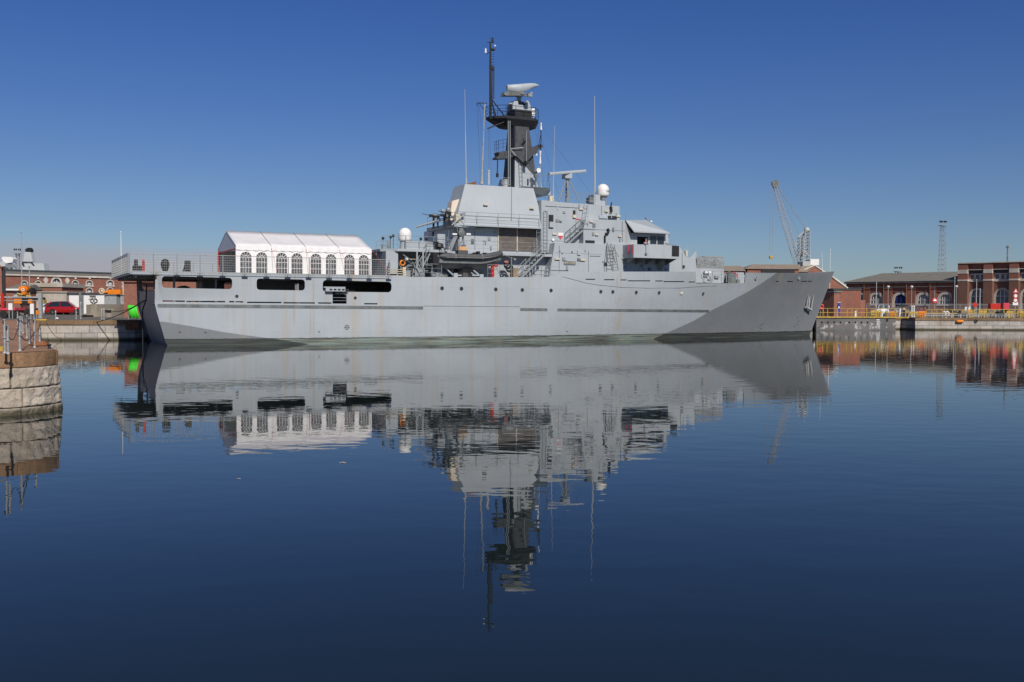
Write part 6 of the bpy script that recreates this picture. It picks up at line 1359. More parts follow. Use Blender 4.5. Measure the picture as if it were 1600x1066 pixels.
for a_, b_ in ((1351.5, 1360), (1381, 1394.5), (1417, 1431), (1454, 1463), (1488, 1497)): MB().box(hs_(a_, 460)[0], hs_(b_, 460)[0], -.28, -.002, 0, ze3-.02).build('pilaster', BR, hall)
for a_ in (1351.5, 1382, 1417.5, 1454.5): x = hs_(a_, 460)[0]; MB().tube((x+.05, -.55, 0), (x+.05, -.55, ze3), .07, 6).build('drainpipe', M['rust'], hall)
m_ = MB(); m_.box(x0, x1, -.55, -.46, ze3-.9, ze3-.78); m_.box(x0-.1, x1, -.7, -.46, ze3-.02, ze3+.3); m_.build('cornice', M['strake'], hall)
yd = 22; zr3 = None
for it in range(1):
    mid = HB.S(1440, 425.8, yd/2); zr3 = mid[1]
hipx = hs_(1400, 430)[0]
m_ = MB(); hx = HB.S(1378, 427.7, yd/2)[0]; m_.add([(x0-.4, -.8, ze3+.3), (x1, -.8, ze3+.3), (x1, yd+.5, ze3+.3), (x0-.4, yd+.5, ze3+.3), (hx, yd/2, zr3), (x1, yd/2, zr3)], [(0, 1, 5, 4), (1, 2, 5), (2, 3, 4, 5), (3, 0, 4), (3, 2, 1, 0)]); m_.build('roof', SLATE, hall)
h2 = frame_root(HB, 'pumping_hall', 'tall flat topped brown brick hall with pale stone bands and white arches, right edge', 'building')
xa_, xb_ = hs_(1498.5, 460)[0]+.05, hs_(1690, 460)[0]; zt5 = (hs_(1499, 413.2)[1]+hs_(1600, 409.2)[1])/2
def zb5(y1_, y2_): return (hs_(1499, y1_)[1]+hs_(1600, y2_)[1])/2
bands = [(zb5(413.2, 409.2), zb5(422, 419.5), BR), (zb5(422, 419.5), zb5(422.9, 420.5), SILL), (zb5(422.9, 420.5), zb5(428.2, 426), SILL), (zb5(428.2, 426), zb5(437.3, 435.5), BR), (zb5(437.3, 435.5), zb5(439.6, 438.2), SILL)]
bays = []; k_ = 0
sp_px = [1514.5, 1553, 1593.8, 1637, 1683]
xs5 = [hs_(p_, 460)[0] for p_ in sp_px]
zlow = bands[-1][1]; hol = []; aw = []
zs5 = (hs_(1527, 463)[1]); zb_a = hs_(1527, 477)[1]
for xx in xs5[:-1]:
    xc2 = xx+ (xs5[1]-xs5[0])*.335; hw_ = 1.18; hol.append(arch(xc2, hw_, .9, zs5, 12)); aw.append((xc2, hw_, .9, zs5))
body(h2, xa_, xb_, zlow, 20, hol, BR2, .6)
for a_ in aw: arch_window(h2, *a_, .42, cols=3, rows=3, depth=.2)
# pilasters project in front of recessed bays
rec = .9
m1, m2, m3 = MB(), MB(), MB()
pil = [(xa_, xs5[0])] + [(x_-.0-(xs5[1]-xs5[0])*.36, x_) for x_ in xs5[1:]]
for a_, b_ in pil: MB().box(a_, b_, -rec, -.002, 0, zlow-.001).build('pilaster', BR2, h2)
for i, (zt_b, zb_b, mt) in enumerate(bands):
    for a_, b_ in pil: (MB().box(a_, b_, -rec-(.06 if mt is SILL else 0), 19.9, zb_b+.001, zt_b)).build('band', mt, h2)
    if i in (0, 1):
        for (a_, b_), (c_, d_) in zip(pil[:-1], pil[1:]): MB().box(b_, c_, -.25-(.5 if i == 1 else 0), 19.9, zb_b+.001, zt_b).build('band', mt, h2)
    if i == 2:
        for (a_, b_), (c_, d_) in zip(pil[:-1], pil[1:]): MB().box(b_, c_, -.1, 19.8, zb_b+.001, zt_b).build('lead_flashing', LEAD, h2)
zz0, zz1 = bands[3][1], bands[3][0]
for (a_, b_), (c_, d_) in zip(pil[:-1], pil[1:]):
    q = MB(); q.box(b_, c_, .3, 19.5, zz0-.4, zz1); q.build('wall', M['black'], h2); wq = c_-b_
    q = MB(); q.box(b_, c_, -.12, .3, zz0-.45, zz0-.001+.0)
    for u_ in (0, .30, .36, .62, .68, .94): q.box(b_+wq*u_, b_+wq*(u_+.07), -.1, .29, zz0, zz1-.25)
    q.box(b_, c_, -.15, .29, zz1-.25, zz1-.01); q.build('window_surround', SILL, h2)
    q = MB(); q.box(b_+.01, c_-.01, .12, .16, zz0, zz1-.26); q.build('clerestory_pane', M['glassblue'], h2)
MB().box(xa_, xb_, -rec-.12, 20, zt5, zt5+.18).build('parapet_cap', SILL, h2)
# --- small brick building with blue doors by the dock gate
fr = facade_frame(1303, 147, 1352, 150, QZ); r_ = frame_root(fr, 'gate_house', 'small flat roofed brick building with two blue doors beside the yellow dock gate railing', 'building')
xq = fr.S(1352, 480)[0]; xl_ = fr.S(1332, 480)[0]; ztl, ztr = fr.S(1310, 457)[1], fr.S(1340, 469)[1]
d1 = [fr.S(*k_) for k_ in ((1308, 490), (1312.5, 473.5))]; d2 = [fr.S(*k_) for k_ in ((1330.5, 490), (1335.5, 470.5))]
o_ = shell2d([(0, -.2), (xq, -.2), (xq, ztr), (xl_, ztr), (xl_, ztl), (0, ztl)], [], lambda x, z: Vector((x, 0, z)), lambda x, z: Vector((x, .3, z))).build('wall', BR3, r_)
m_ = MB(); m_.box(0, .3, .3, 5, -.2, ztl); m_.box(xq-.3, xq, .3, 5, -.2, ztr); m_.box(.3, xq-.3, 4.7, 5, -.2, ztr); m_.box(.3, xl_, .3, 5, ztl-.4, ztl-.05); m_.box(xl_, xq-.3, .3, 5, ztr-.3, ztr-.05); m_.build('rear_wall', BR3, r_)
MB().box(-.15, xl_+.1, -.15, 5.1, ztl, ztl+.2).build('roof', M['strake'], r_)
for d_ in (d1, d2): dr = MB().box(d_[0][0], d_[1][0], -.06, -.002, 0, d_[1][1]).build('door', M['blue'], r_); x_ = (d_[0][0]+d_[1][0])/2; MB().box(x_-.12, x_+.12, -.08, -.061, d_[1][1]*.62, d_[1][1]*.75).build('door_notice', M['white'], dr)
x_, z_ = fr.S(1338.5, 475.5); MB().box(x_-.15, x_+.15, -.03, -.002, z_-.15, z_+.15).build('wall_sign', M['white'], r_)
MB().box(d1[0][0]-.1, d1[1][0]+.1, -.1, -.002, d1[1][1], d1[1][1]+.1).build('lintel', SILL, r_)
fr2 = facade_frame(1262, 160, 1303, 147.5, QZ); r_ = frame_root(fr2, 'brick_annexe', 'dark shaded brick annexe with a small slot window behind the ship bow', 'building'); xq = fr2.S(1303, 480)[0]-.05; zq = fr2.S(1300, 453.5)[1]
MB().box(0, xq, 0, 4, -.2, zq).build('wall', BR, r_); MB().box(-.1, xq+.1, -.2, 4.1, zq, zq+.25).build('roof', LEAD, r_); x_, z_ = fr2.S(1291, 467.5); MB().box(x_-.9, x_+.9, -.04, -.002, z_-.25, z_+.15).build('window', M['glassblue'], r_); MB().box(x_-1, x_+1, -.12, -.002, z_-.35, z_-.25).build('sill', M['white'], r_)
p = at_y(1283, 479.5, 146); r_ = thing('lifebuoy_stand', 'square pink lifebuoy housing on a post in front of the brick annexe by the bow', 'lifebuoy', (p.x, 146, QZ)); zq = p.z-QZ; q = MB(); q.torus((0, 0, zq), .30, .12, 20, 8, 'y'); q.build('lifebuoy', M['pink'], r_); MB().box(-.42, .42, .1, .16, zq-.42, zq+.42).build('backboard', M['pink'], r_, bevel=.03); MB().tube((0, .2, 0), (0, .2, zq), .04).build('post', M['galv'], r_)
# --- gabled brick building beyond the bow and roofs beyond the ship
def gabled(name, label, pxl, pxa, pxr, yapex, yeave, D, wallm, roofm, length=24, ang=None, cope=True):
    p0_, p1_ = at_y(pxl, 480, D), at_y(pxr, 480, D); fr = Frame((p0_.x, p0_.y), 0 if ang is None else ang, QZ); r_ = frame_root(fr, name, label, 'building'); w_ = p1_.x-p0_.x; ze2 = at_y(pxl, yeave, D).z-QZ; za2 = at_y(pxa, yapex, D).z-QZ; xa2 = at_y(pxa, 480, D).x-p0_.x
    MB().profile([(0, -.2), (w_, -.2), (w_, ze2), (xa2, za2), (0, ze2)], 0, .5).build('gable_wall', wallm, r_)
    m_ = MB(); m_.box(0, .5, .5, length, -.2, ze2); m_.box(w_-.5, w_, .5, length, -.2, ze2); m_.build('rear_wall', wallm, r_)
    m_ = MB(); m_.prism([(-.2, .3, ze2-.1), (xa2, .3, za2-.05), (w_+.2, .3, ze2-.1), (w_+.2, .3, ze2+.1), (xa2, .3, za2+.2), (-.2, .3, ze2+.1)], [(-.2, length, ze2-.1), (xa2, length, za2-.05), (w_+.2, length, ze2-.1), (w_+.2, length, ze2+.1), (xa2, length, za2+.2), (-.2, length, ze2+.1)]); m_.build('roof', roofm, r_)
    if cope: m_ = MB(); m_.tube((-.2, 0, ze2+.1), (xa2, 0, za2+.22), .2, 4); m_.tube((xa2, 0, za2+.22), (w_+.2, 0, ze2+.1), .2, 4); m_.build('coping', SILL, r_)
    return r_
gabled('gabled_house', 'orange brick gable end with a pale coping just beyond the ship bow', 1272, 1294, 1322, 431, 451.5, 175, BR3, SLATE)
gabled('gabled_house', 'small orange brick gable peeping over the bow deck left of the crane cabin', 1248, 1272, 1287, 417, 427, 200, BR3, TILE, 6)
def hiproof(name, label, pts_t, pts_b, D, depth, xoff=0, wallm=BR):
    fr = Frame((at_y(pts_b[0], 480, D).x, D), 0, QZ); r_ = frame_root(fr, name, label, 'building'); f0 = lambda px, py, lt=0: fr.S(px, py, lt)
    (bx0, by0), (bx1, by1) = (pts_b[0], pts_b[1]), (pts_b[2], pts_b[3]); (tx0, ty0), (tx1, ty1) = (pts_t[0], pts_t[1]), (pts_t[2], pts_t[3])
    ze2 = (f0(bx0, by0)[1]+f0(bx1, by1)[1])/2; zt2 = (f0(tx0, ty0, depth/2)[1]+f0(tx1, ty1, depth/2)[1])/2; a_, b_ = f0(bx0, by0)[0], f0(bx1, by1)[0]; c_, d_ = f0(tx0, ty0, depth/2)[0], f0(tx1, ty1, depth/2)[0]
    MB().box(a_+.4, b_-.4, .3, depth-.3, -.2, ze2).build('wall', wallm, r_); m_ = MB(); m_.add([(a_, 0, ze2), (b_, 0, ze2), (b_, depth, ze2), (a_, depth, ze2), (c_, depth/2, zt2), (d_, depth/2, zt2)], [(0, 1, 5, 4), (1, 2, 5), (2, 3, 4, 5), (3, 0, 4), (3, 2, 1, 0)]); m_.build('roof', TILE, r_); return r_, fr
hiproof('storehouse', 'low hipped brown roof seen over the foredeck, nearest the raft racks', (1128, 415.8, 1158, 415.2), (1110, 422.5, 1165, 423.5), 190, 14)
rr_, fr = hiproof('storehouse', 'long brown tiled roof with an open dark eave seen over the foredeck below the crane', (1176, 415.5, 1250, 411), (1165, 421.5, 1252, 419.5), 195, 14)
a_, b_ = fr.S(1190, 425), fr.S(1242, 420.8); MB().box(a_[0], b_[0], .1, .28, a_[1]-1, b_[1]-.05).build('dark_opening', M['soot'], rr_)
hiproof('storehouse', 'brown tiled roof joined to the small orange gable, right under the crane tower', (1255, 415.5, 1272, 415.5), (1240, 425, 1262, 425), 198, 10)

# ------------------------------------------------------------------ crane
DC = 205
p = at_y(1256, 480, DC); cr = thing('dock_crane', 'pale grey level luffing dock crane with lattice jib and white cab, beyond the ship bow', 'crane', (p.x, DC, QZ))
def cp(px, py, dy=0.0): v = at_y(px, py, DC); return Vector((v.x-p.x, dy, v.z-QZ))
crm = mat_ship('pale_crane_paint', (0.42, 0.43, 0.43), .4)
def truss(a0, a1, w0, w1, d0, d1, n, r_, nm):
    q = MB(); a0, a1 = Vector(a0), Vector(a1); ax_ = (a1-a0).normalized(); s_ = ax_.cross(Vector((0, 1, 0))).normalized()
    def c_(k, u_): w_ = w0+(w1-w0)*u_; d_ = d0+(d1-d0)*u_; return a0.lerp(a1, u_)+s_*w_*(-1, 1, 1, -1)[k % 4]+Vector((0, d_*(-1, -1, 1, 1)[k % 4], 0))
    for k in range(4): q.tube(c_(k, 0), c_(k, 1), r_, 5)
    for i in range(n):
        for k in range(4): q.tube(c_(k, i/n), c_(k+1, (i+1)/n), r_*.55, 4); q.tube(c_(k, (i+1)/n), c_(k+1, (i+1)/n), r_*.5, 4)
    return q.build(nm, crm, cr)
truss(cp(1245.5, 411), cp(1226, 345), .42, .55, .8, .6, 14, .05, 'jib'); truss(cp(1226, 345), cp(1210.5, 290), .55, .22, .6, .35, 14, .045, 'jib')
q = MB(); q.lathe([(.75, -.3), (.8, 0), (.75, .3)], cp(1211.5, 287.5), 14, 'y'); q.build('jib_sheave', M['strake'], cr)
q = MB(); q.tube(cp(1206, 284), cp(1209, 292), .2); q.tube(cp(1205, 285), cp(1212, 284), .15); q.build('jib_head', M['strake'], cr)
truss(cp(1257.5, 412), cp(1260.5, 361), .75, .45, 1.0, .7, 9, .09, 'tower')
truss(cp(1251, 400), cp(1251.5, 371), .4, .35, .9, .7, 5, .08, 'back_frame'); q = MB(); q.tube(cp(1247, 371), cp(1260, 359), .2); q.tube(cp(1264.5, 362), cp(1265.5, 405), .14); q.tube(cp(1257, 358.5), cp(1265, 362), .16); q.sphere(cp(1260.8, 359.5), .6, 10, 6); q.tube(cp(1250, 393), cp(1262, 393), .12); q.tube(cp(1248, 385), cp(1240, 378), .08); q.tube(cp(1242, 379), cp(1250, 405), .09); q.build('head_frame', crm, cr)
q = MB(); q.box(cp(1255, 400).x, cp(1261, 400).x, -.8, .8, cp(0, 392).z, cp(0, 387).z); q.box(cp(1250, 415).x, cp(1262, 415).x, -2, 2, cp(1250, 425).z, cp(1250, 409).z); q.build('machinery_house', crm, cr)
MB().box(cp(1262.5, 415).x, cp(1276, 415).x, -1.6, 1.6, cp(1262, 414.8).z, cp(1262, 405.5).z).build('cab', M['white'], cr)
truss(cp(1257, 490), cp(1256.5, 424), 2.4, 1.4, 2.4, 1.6, 6, .2, 'portal')
q = MB()
for a_, b_ in (((1213, 287), (1261, 359)), ((1213, 288.5), (1259, 360)), ((1214, 290), (1250, 371)), ((1203.2, 287), (1203, 394)), ((1208, 290), (1206.5, 394))): q.tube(cp(*a_), cp(*b_), .035, 4)
q.build('cable', M['galv'], cr)
q = MB(); q.box(cp(1202, 398).x, cp(1207, 398).x, -.35, .35, cp(0, 399).z, cp(0, 395).z); q.tube(cp(1204, 399), cp(1204, 403), .1); q.build('hook_block', M['yellow'], cr, bevel=.1)

# ------------------------------------------------------------------ dock gate (caisson) with walkway and yellow rails
fr = Frame((gateL[0], gateL[1]-1.2), math.atan2(gateR[1]-gateL[1], gateR[0]-gateL[0]), 0.0); gt = frame_root(fr, 'dock_gate', 'dark grey steel dock gate with worn white patches, right of the bow', 'dock gate'); xq = math.dist(gateL, gateR)
m, t, b = newmat('worn_gate_paint'); c = coords(t); n1 = noise(t, coords(t, (1, 1, .7)), 1.5, 7, .7); n2 = noise(t, c, .25, 4); sp = t.nodes.new('ShaderNodeSeparateXYZ'); t.links.new(c, sp.inputs[0])
col = mixc(t, rng(t, n2, .35, .65), (.10, .10, .10), (.17, .165, .16)); wm = mth(t, 'MULTIPLY', rng(t, n1, .53, .59), rng(t, sp.outputs[2], 0.1, .25)); wm = mth(t, 'MULTIPLY', wm, rng(t, sp.outputs[2], .95, 1.15, 1, 0)); col = mixc(t, mth(t, 'MULTIPLY', wm, .8), col, (.5, .49, .47)); col = mixc(t, mth(t, 'MULTIPLY', rng(t, noise(t, c, .8, 5), .55, .7), .35), col, (.22, .12, .09))
t.links.new(col, b.inputs['Base Color']); b.inputs['Roughness'].default_value = .85
ports = [[(x_+.14*math.cos(k*PI/4), z_+.14*math.sin(k*PI/4)) for k in range(8)] for x_, z_ in [fr.S(px, 504) for px in (1284, 1293.5, 1303, 1313, 1327, 1336.5, 1346, 1355.5)]]
shell2d([(0, -1.4), (xq, -1.4), (xq, QZ-.02), (0, QZ-.02)], ports, lambda x, z: Vector((x, 0, z)), lambda x, z: Vector((x, .15, z))).build('gate_plate', m, gt)
MB().box(0, xq, .15, 3.2, -1.4, QZ-.02).build('gate_body', M['soot'], gt); MB().box(-.1, xq+1.8, -.15, 3.3, QZ-.02, QZ+.14).build('walkway', M['yellow'], gt)
for k in range(3): x_, z_ = fr.S(1371.8, 500+k*3.2); MB().box(x_-.22, x_+.22, -.05, -.002, z_-.06, z_+.06).build('gauge_plate', M['white'], gt)
x_, z_ = fr.S(1386, 500); MB().box(x_-.15, x_+.15, -.05, -.002, z_-.2, z_+.15).build('recess', M['black'], gt)
def yrail(x0_, x1_, y_, z_, parent, n, h=1.1):
    q = MB()
    for k in range(n+1): x_ = x0_+(x1_-x0_)*k/n; q.box(x_-.035, x_+.035, y_-.035, y_+.035, z_, z_+h); q.tube((x_, y_, z_+h*.9), (x_+.4, y_+.3, z_), .025, 4)
    for hh in (h, h*.5): q.box(x0_, x1_, y_-.025, y_+.025, z_+hh-.025, z_+hh+.025)
    return q.build('walkway_rail', M['yellow'], parent)
yrail(.2, xq+1.4, .1, QZ+.14, gt, 9); yrail(.2, xq+1.4, 3.0, QZ+.14, gt, 6)

# ------------------------------------------------------------------ cars
def lerp2(pts, x):
    for (a_, za_), (b_, zb2_) in zip(pts[:-1], pts[1:]):
        if a_ <= x <= b_: return za_+(zb2_-za_)*(x-a_)/max(b_-a_, 1e-6)
    return pts[-1][1] if x > pts[-1][0] else pts[0][1]
def make_car(name, label, cat, col, loc, rz, Lc=4.5, Hc=1.6, Wc=1.82, kind='suv', group=None):
    r_ = thing(name, label, cat, loc, rz, group)
    paint, t, b = newmat('car_paint'); b.inputs['Base Color'].default_value = (*col, 1); b.inputs['Roughness'].default_value = .25; b.inputs['Coat Weight'].default_value = .6; b.inputs['Metallic'].default_value = .0
    hd, bt = ([(0, .55), (.03, .82), (.07, .95), (.30, 1.08), (.97, 1.05), (1.0, .75)], .30) if kind == 'suv' else (([(0, .5), (.03, .7), (.08, .82), (.30, .92), (.95, .92), (1.0, .65)], .25) if kind == 'saloon' else ([(0, .6), (.02, .9), (.06, 1.1), (.2, 1.2), (.99, 1.25), (1.0, .8)], .35))
    wr, xw = .34, (.17, .79); rings = []; xs = sorted(set([0, .015, .05, .1, .2, .3, .4, .5, .6, .7, .8, .9, .96, .99, 1.0]))
    for u_ in xs:
        zt_c = lerp2(hd, u_); wd_ = Wc/2*(1-.14*abs(2*u_-1)**5); ins_ = .06
        rings.append([Vector((u_*Lc, -wd_*.93, bt)), Vector((u_*Lc, -wd_, bt+.2)), Vector((u_*Lc, -wd_, zt_c-.22)), Vector((u_*Lc, -wd_+ins_, zt_c-.04)), Vector((u_*Lc, -wd_*.6, zt_c)), Vector((u_*Lc, wd_*.6, zt_c)), Vector((u_*Lc, wd_-ins_, zt_c-.04)), Vector((u_*Lc, wd_, zt_c-.22)), Vector((u_*Lc, wd_, bt+.2)), Vector((u_*Lc, wd_*.93, bt))])
    MB().loft(rings).build('body', paint, r_, smooth=True, angle=35)
    cab = {'suv': [(.24, 1.02), (.42, Hc-.03), (.60, Hc), (.84, Hc-.06), (.96, 1.05)], 'saloon': [(.26, .88), (.42, Hc-.02), (.58, Hc), (.72, Hc-.08), (.86, .92)], 'van': [(.14, 1.15), (.26, Hc-.05), (.6, Hc), (.97, Hc-.05), (.99, 1.2)]}[kind]
    rings = []
    n = 10
    for k in range(n+1):
        u_ = cab[0][0]+(cab[-1][0]-cab[0][0])*k/n; zt_c = lerp2(cab, u_); zb_c = lerp2(hd, u_)-.05; hh = max(zt_c-zb_c, .02); wi = .16*hh/.6
        rings.append([Vector((u_*Lc, -Wc/2+.07, zb_c)), Vector((u_*Lc, -Wc/2+.08+wi, zb_c+hh*.93)), Vector((u_*Lc, -Wc/4, zb_c+hh)), Vector((u_*Lc, Wc/4, zb_c+hh)), Vector((u_*Lc, Wc/2-.08-wi, zb_c+hh*.93)), Vector((u_*Lc, Wc/2-.07, zb_c))])
    MB().loft(rings).build('glasshouse', M['glass'], r_, smooth=True, angle=35)
    q = MB(); zr0 = [(cab[1][0], cab[1][1]), (cab[2][0], cab[2][1]), (cab[3][0], cab[3][1])]; rg = []
    for u_, z_ in zr0: wi = .16*(z_-1.0)/.6; rg.append([Vector((u_*Lc, -Wc/2+.08+wi, z_-.06)), Vector((u_*Lc, -Wc/4, z_+.012)), Vector((u_*Lc, Wc/4, z_+.012)), Vector((u_*Lc, Wc/2-.08-wi, z_-.06)), Vector((u_*Lc, 0, z_-.08))])
    q.loft(rg)
    for sd_ in (-1, 1):
        for u_, v_, wd_ in ((cab[0][0], cab[1][0], .05), ((cab[1][0]+cab[3][0])/2-.03, (cab[1][0]+cab[3][0])/2-.02, .05), (cab[4][0], cab[3][0], .09)):
            a_ = Vector((u_*Lc, sd_*(Wc/2-.055), lerp2(hd, u_)-.04)); b_ = Vector((v_*Lc, sd_*(Wc/2-.2), Hc-.08)); q.tube(a_, b_, wd_, 4)
    q.build('roof', paint, r_, smooth=True, angle=35)
    for u_ in xw:
        for sd_ in (-1, 1):
            y_ = sd_*(Wc/2-.10); wh = MB().lathe([(wr*.55, -.11), (wr-.03, -.11), (wr, -.07), (wr, .07), (wr-.03, .11), (wr*.55, .11)], (u_*Lc, y_, wr), 20, 'y').build('wheel', M['rubber'], r_)
            q = MB(); q.lathe([(wr*.66, -.02), (wr*.66, .02)], (u_*Lc, y_+sd_*.09, wr), 16, 'y')
            for k in range(5): a_ = 2*PI*k/5; q.tube((u_*Lc, y_+sd_*.12, wr), (u_*Lc+wr*.6*math.cos(a_), y_+sd_*.12, wr+wr*.6*math.sin(a_)), .035, 4)
            q.build('rim', M['chrome'], wh)
    q = MB()
    for u_ in xw:
        for sd_ in (-1, 1):
            q.lathe([(wr+.07, -.01), (wr+.07, .01)], (u_*Lc, sd_*(Wc/2-.005), wr+.02), 20, 'y')
    q.build('wheel_arch', M['rubber'], r_)
    for sd_ in (-1, 1):
        MB().box(-.01, .14, sd_*(Wc/2-.32)-.13, sd_*(Wc/2-.32)+.13, .62, .76).build('headlight', M['white'], r_, bevel=.02); MB().box(Lc-.1, Lc+.01, sd_*(Wc/2-.26)-.1, sd_*(Wc/2-.26)+.1, .75, .98).build('tail_light', M['red'], r_, bevel=.02)
        MB().box(cab[0][0]*Lc+.15, cab[0][0]*Lc+.35, sd_*(Wc/2+.06)-.08, sd_*(Wc/2+.06)+.08, 1.0, 1.13).build('mirror', paint, r_, bevel=.03)
    return r_
def car_at(px0, px1, D, **kw):
    a_ = at_y(px0, 480, D); b_ = at_y(px1, 480, D); flip = kw.pop('flip', False); Lc = b_.x-a_.x
    return make_car(loc=((b_.x if flip else a_.x), D, QZ), rz=PI if flip else 0, Lc=Lc, **kw)
DCAR = 128
car_at(74, 135, DCAR, flip=True, name='parked_car', label='glossy dark red five door car parked side on beyond the left quay', cat='car', col=(.36, .007, .008), Hc=1.72, kind='suv')
car_at(67.5, 122, DCAR+4, flip=True, name='parked_car', label='white car mostly hidden behind the dark red car', cat='car', col=(.75, .75, .75), Hc=1.6, kind='suv')
car_at(88, 139.5, DCAR+2.3, flip=True, name='parked_car', label='dark maroon car nose just showing right of the red car', cat='car', col=(.05, .008, .012), Hc=1.4, kind='saloon')
car_at(92, 140, DCAR+14, flip=True, name='parked_car', label='black car roof seen just above the red car', cat='car', col=(.02, .02, .022), Hc=1.75, kind='suv')
# right quay vehicles
car_at(1352, 1371, 168, name='parked_car', label='dark red car parked left of the white van before the hall', cat='car', col=(.35, .01, .01), Hc=1.5, kind='saloon')
car_at(1366, 1386.5, 164, name='white_van', label='white van with dark windows parked before the second hall arch', cat='van', col=(.8, .8, .8), Hc=1.9, kind='van')
car_at(1390, 1405, 172, name='parked_car', label='small silver car parked before the blue arched door', cat='car', col=(.35, .36, .37), Hc=1.4, kind='saloon')
car_at(1417, 1428, 170, name='parked_car', label='dark green car parked right of the white vents', cat='car', col=(.02, .06, .04), Hc=1.6, kind='suv')
car_at(1429, 1446, 162, name='parked_car', label='orange red car parked beyond the yellow barriers', cat='car', col=(.55, .07, .03), Hc=1.3, kind='saloon')

# ------------------------------------------------------------------ left yard: machines, rail, posts
p = at_y(38, 486, 118); mc = thing('yellow_machine', 'orange yellow lorry mounted crane with folded arm on the left quay', 'machine', (p.x, 118, QZ))
def mp_(px, py): v = at_y(px, py, 118); return (v.x-p.x, v.z-QZ)
def mbx(nm, a_, b_, y0, y1, mat, bev=.05): (xa2, za2), (xb2, zb2_) = mp_(*a_), mp_(*b_); return MB().box(xa2, xb2, y0, y1, zb2_, za2).build(nm, M[mat], mc, bevel=bev)
mbx('crane_head', (31, 447), (45, 456), -.5, .7, 'orange', .15); mbx('crane_column', (38.5, 450), (43.5, 461.5), -.7, .5, 'orange', .08); mbx('grab', (46, 450), (54, 459), -.3, .6, 'soot', .15)
mbx('chassis', (26, 464.5), (66, 469), -.8, .9, 'soot'); mbx('side_box', (28, 467), (39.8, 475), -1.0, -.2, 'orange'); mbx('side_box', (49.5, 468), (56, 474.5), -1.0, -.2, 'orange'); mbx('side_box', (67, 468.5), (74, 474.5), -.9, -.1, 'yellow')
mbx('engine_cover', (36, 469.5), (48, 477.5), -.8, .3, 'soot'); q = MB(); q.torus((mp_(40.5, 453)[0], -.75, mp_(40.5, 453)[1]), .16, .05, 14, 6, 'y'); q.build('white_ring', M['white'], mc)
q = MB(); a_, b_ = mp_(29, 459), mp_(37, 461); q.path([(a_[0], -.3, a_[1]), (b_[0], -.3, b_[1]), (mp_(50, 464)[0], -.2, mp_(50, 464)[1])], .12, 6); q.build('hydraulic_arm', M['yellow'], mc)
for px in (31, 42, 53, 63): (xw_, zw_) = mp_(px, 482); MB().lathe([(.2, -.15), (.42, -.15), (.45, 0), (.42, .15), (.2, .15)], (xw_, -.6, .45), 16, 'y').build('wheel', M['rubber'], mc)
# horizontal barrier beam on a square post
p = at_y(63.5, 495, 95); bb_ = thing('height_barrier', 'galvanised height barrier beam on a square post at the head of the left quay', 'barrier', (p.x, 95, QZ))
def bp_(px, py): v = at_y(px, py, 95); return (v.x-p.x, v.z-QZ)
q = MB(); x_, z_ = bp_(63.5, 458); q.box(-.16, .16, -.15, .15, 0, z_); q.build('post', M['galv'], bb_); q = MB(); a_ = bp_(-30, 463.5); b_ = bp_(63, 464.2); q.box(a_[0], b_[0], -.06, .06, b_[1]-.09, b_[1]+.05); q.tube((a_[0], 0, b_[1]-.35), (b_[0], 0, b_[1]-.35), .04); q.tube((a_[0], 0, 0), (a_[0], 0, b_[1]+.2), .14, 6); q.build('beam', M['galv'], bb_)
def board(label, px0, px1, yt, yb, D, mat='white', name='notice_board', cat='sign', legs=2, bev=0):
    a_, b_ = at_y(px0, yt, D), at_y(px1, yb, D); r_ = thing(name, label, cat, ((a_.x+b_.x)/2, D, QZ)); w_ = (b_.x-a_.x)/2; MB().box(-w_, w_, -.03, .03, max(b_.z-QZ, .02), a_.z-QZ).build('panel', M[mat], r_, bevel=bev)
    if b_.z-QZ > .1:
        q = MB()
        for x_ in ((-w_*.8, w_*.8) if legs == 2 else (0,)): q.tube((x_, .06, 0), (x_, .06, a_.z-QZ), .035)
        q.build('leg', M['galv'], r_)
    return r_
board('blank white notice board standing left of the yellow machine', 13, 19.5, 474, 484.5, 90)
board('pair of white upright boards left of the square barrier post', 47, 53, 474.5, 491, 88)
board('small orange barrier panel at the foot of the square barrier post', 56, 60.5, 485, 492, 90, 'orange')
board('yellow warning board low at the left edge of the near pier', -8, 5.5, 541.5, 553.8, 27.6, 'yellow')
# red trailer under the beam
p = at_y(5, 490, 92); tr_ = thing('flatbed_trailer', 'low rusty red flatbed trailer standing under the barrier beam', 'trailer', (p.x, 92, QZ)); MB().box(-.5, 1.1, 0, 2, .75, .98).build('bed', M['pink'], tr_, bevel=.02); 
for x_ in (0, .85): MB().lathe([(.15, -.12), (.36, -.12), (.36, .12), (.15, .12)], (x_, .1, .36), 16, 'y').build('wheel', M['rubber'], tr_)
MB().box(-.4, 1.0, .1, 1.9, .45, .75).build('underframe', M['rust'], tr_)
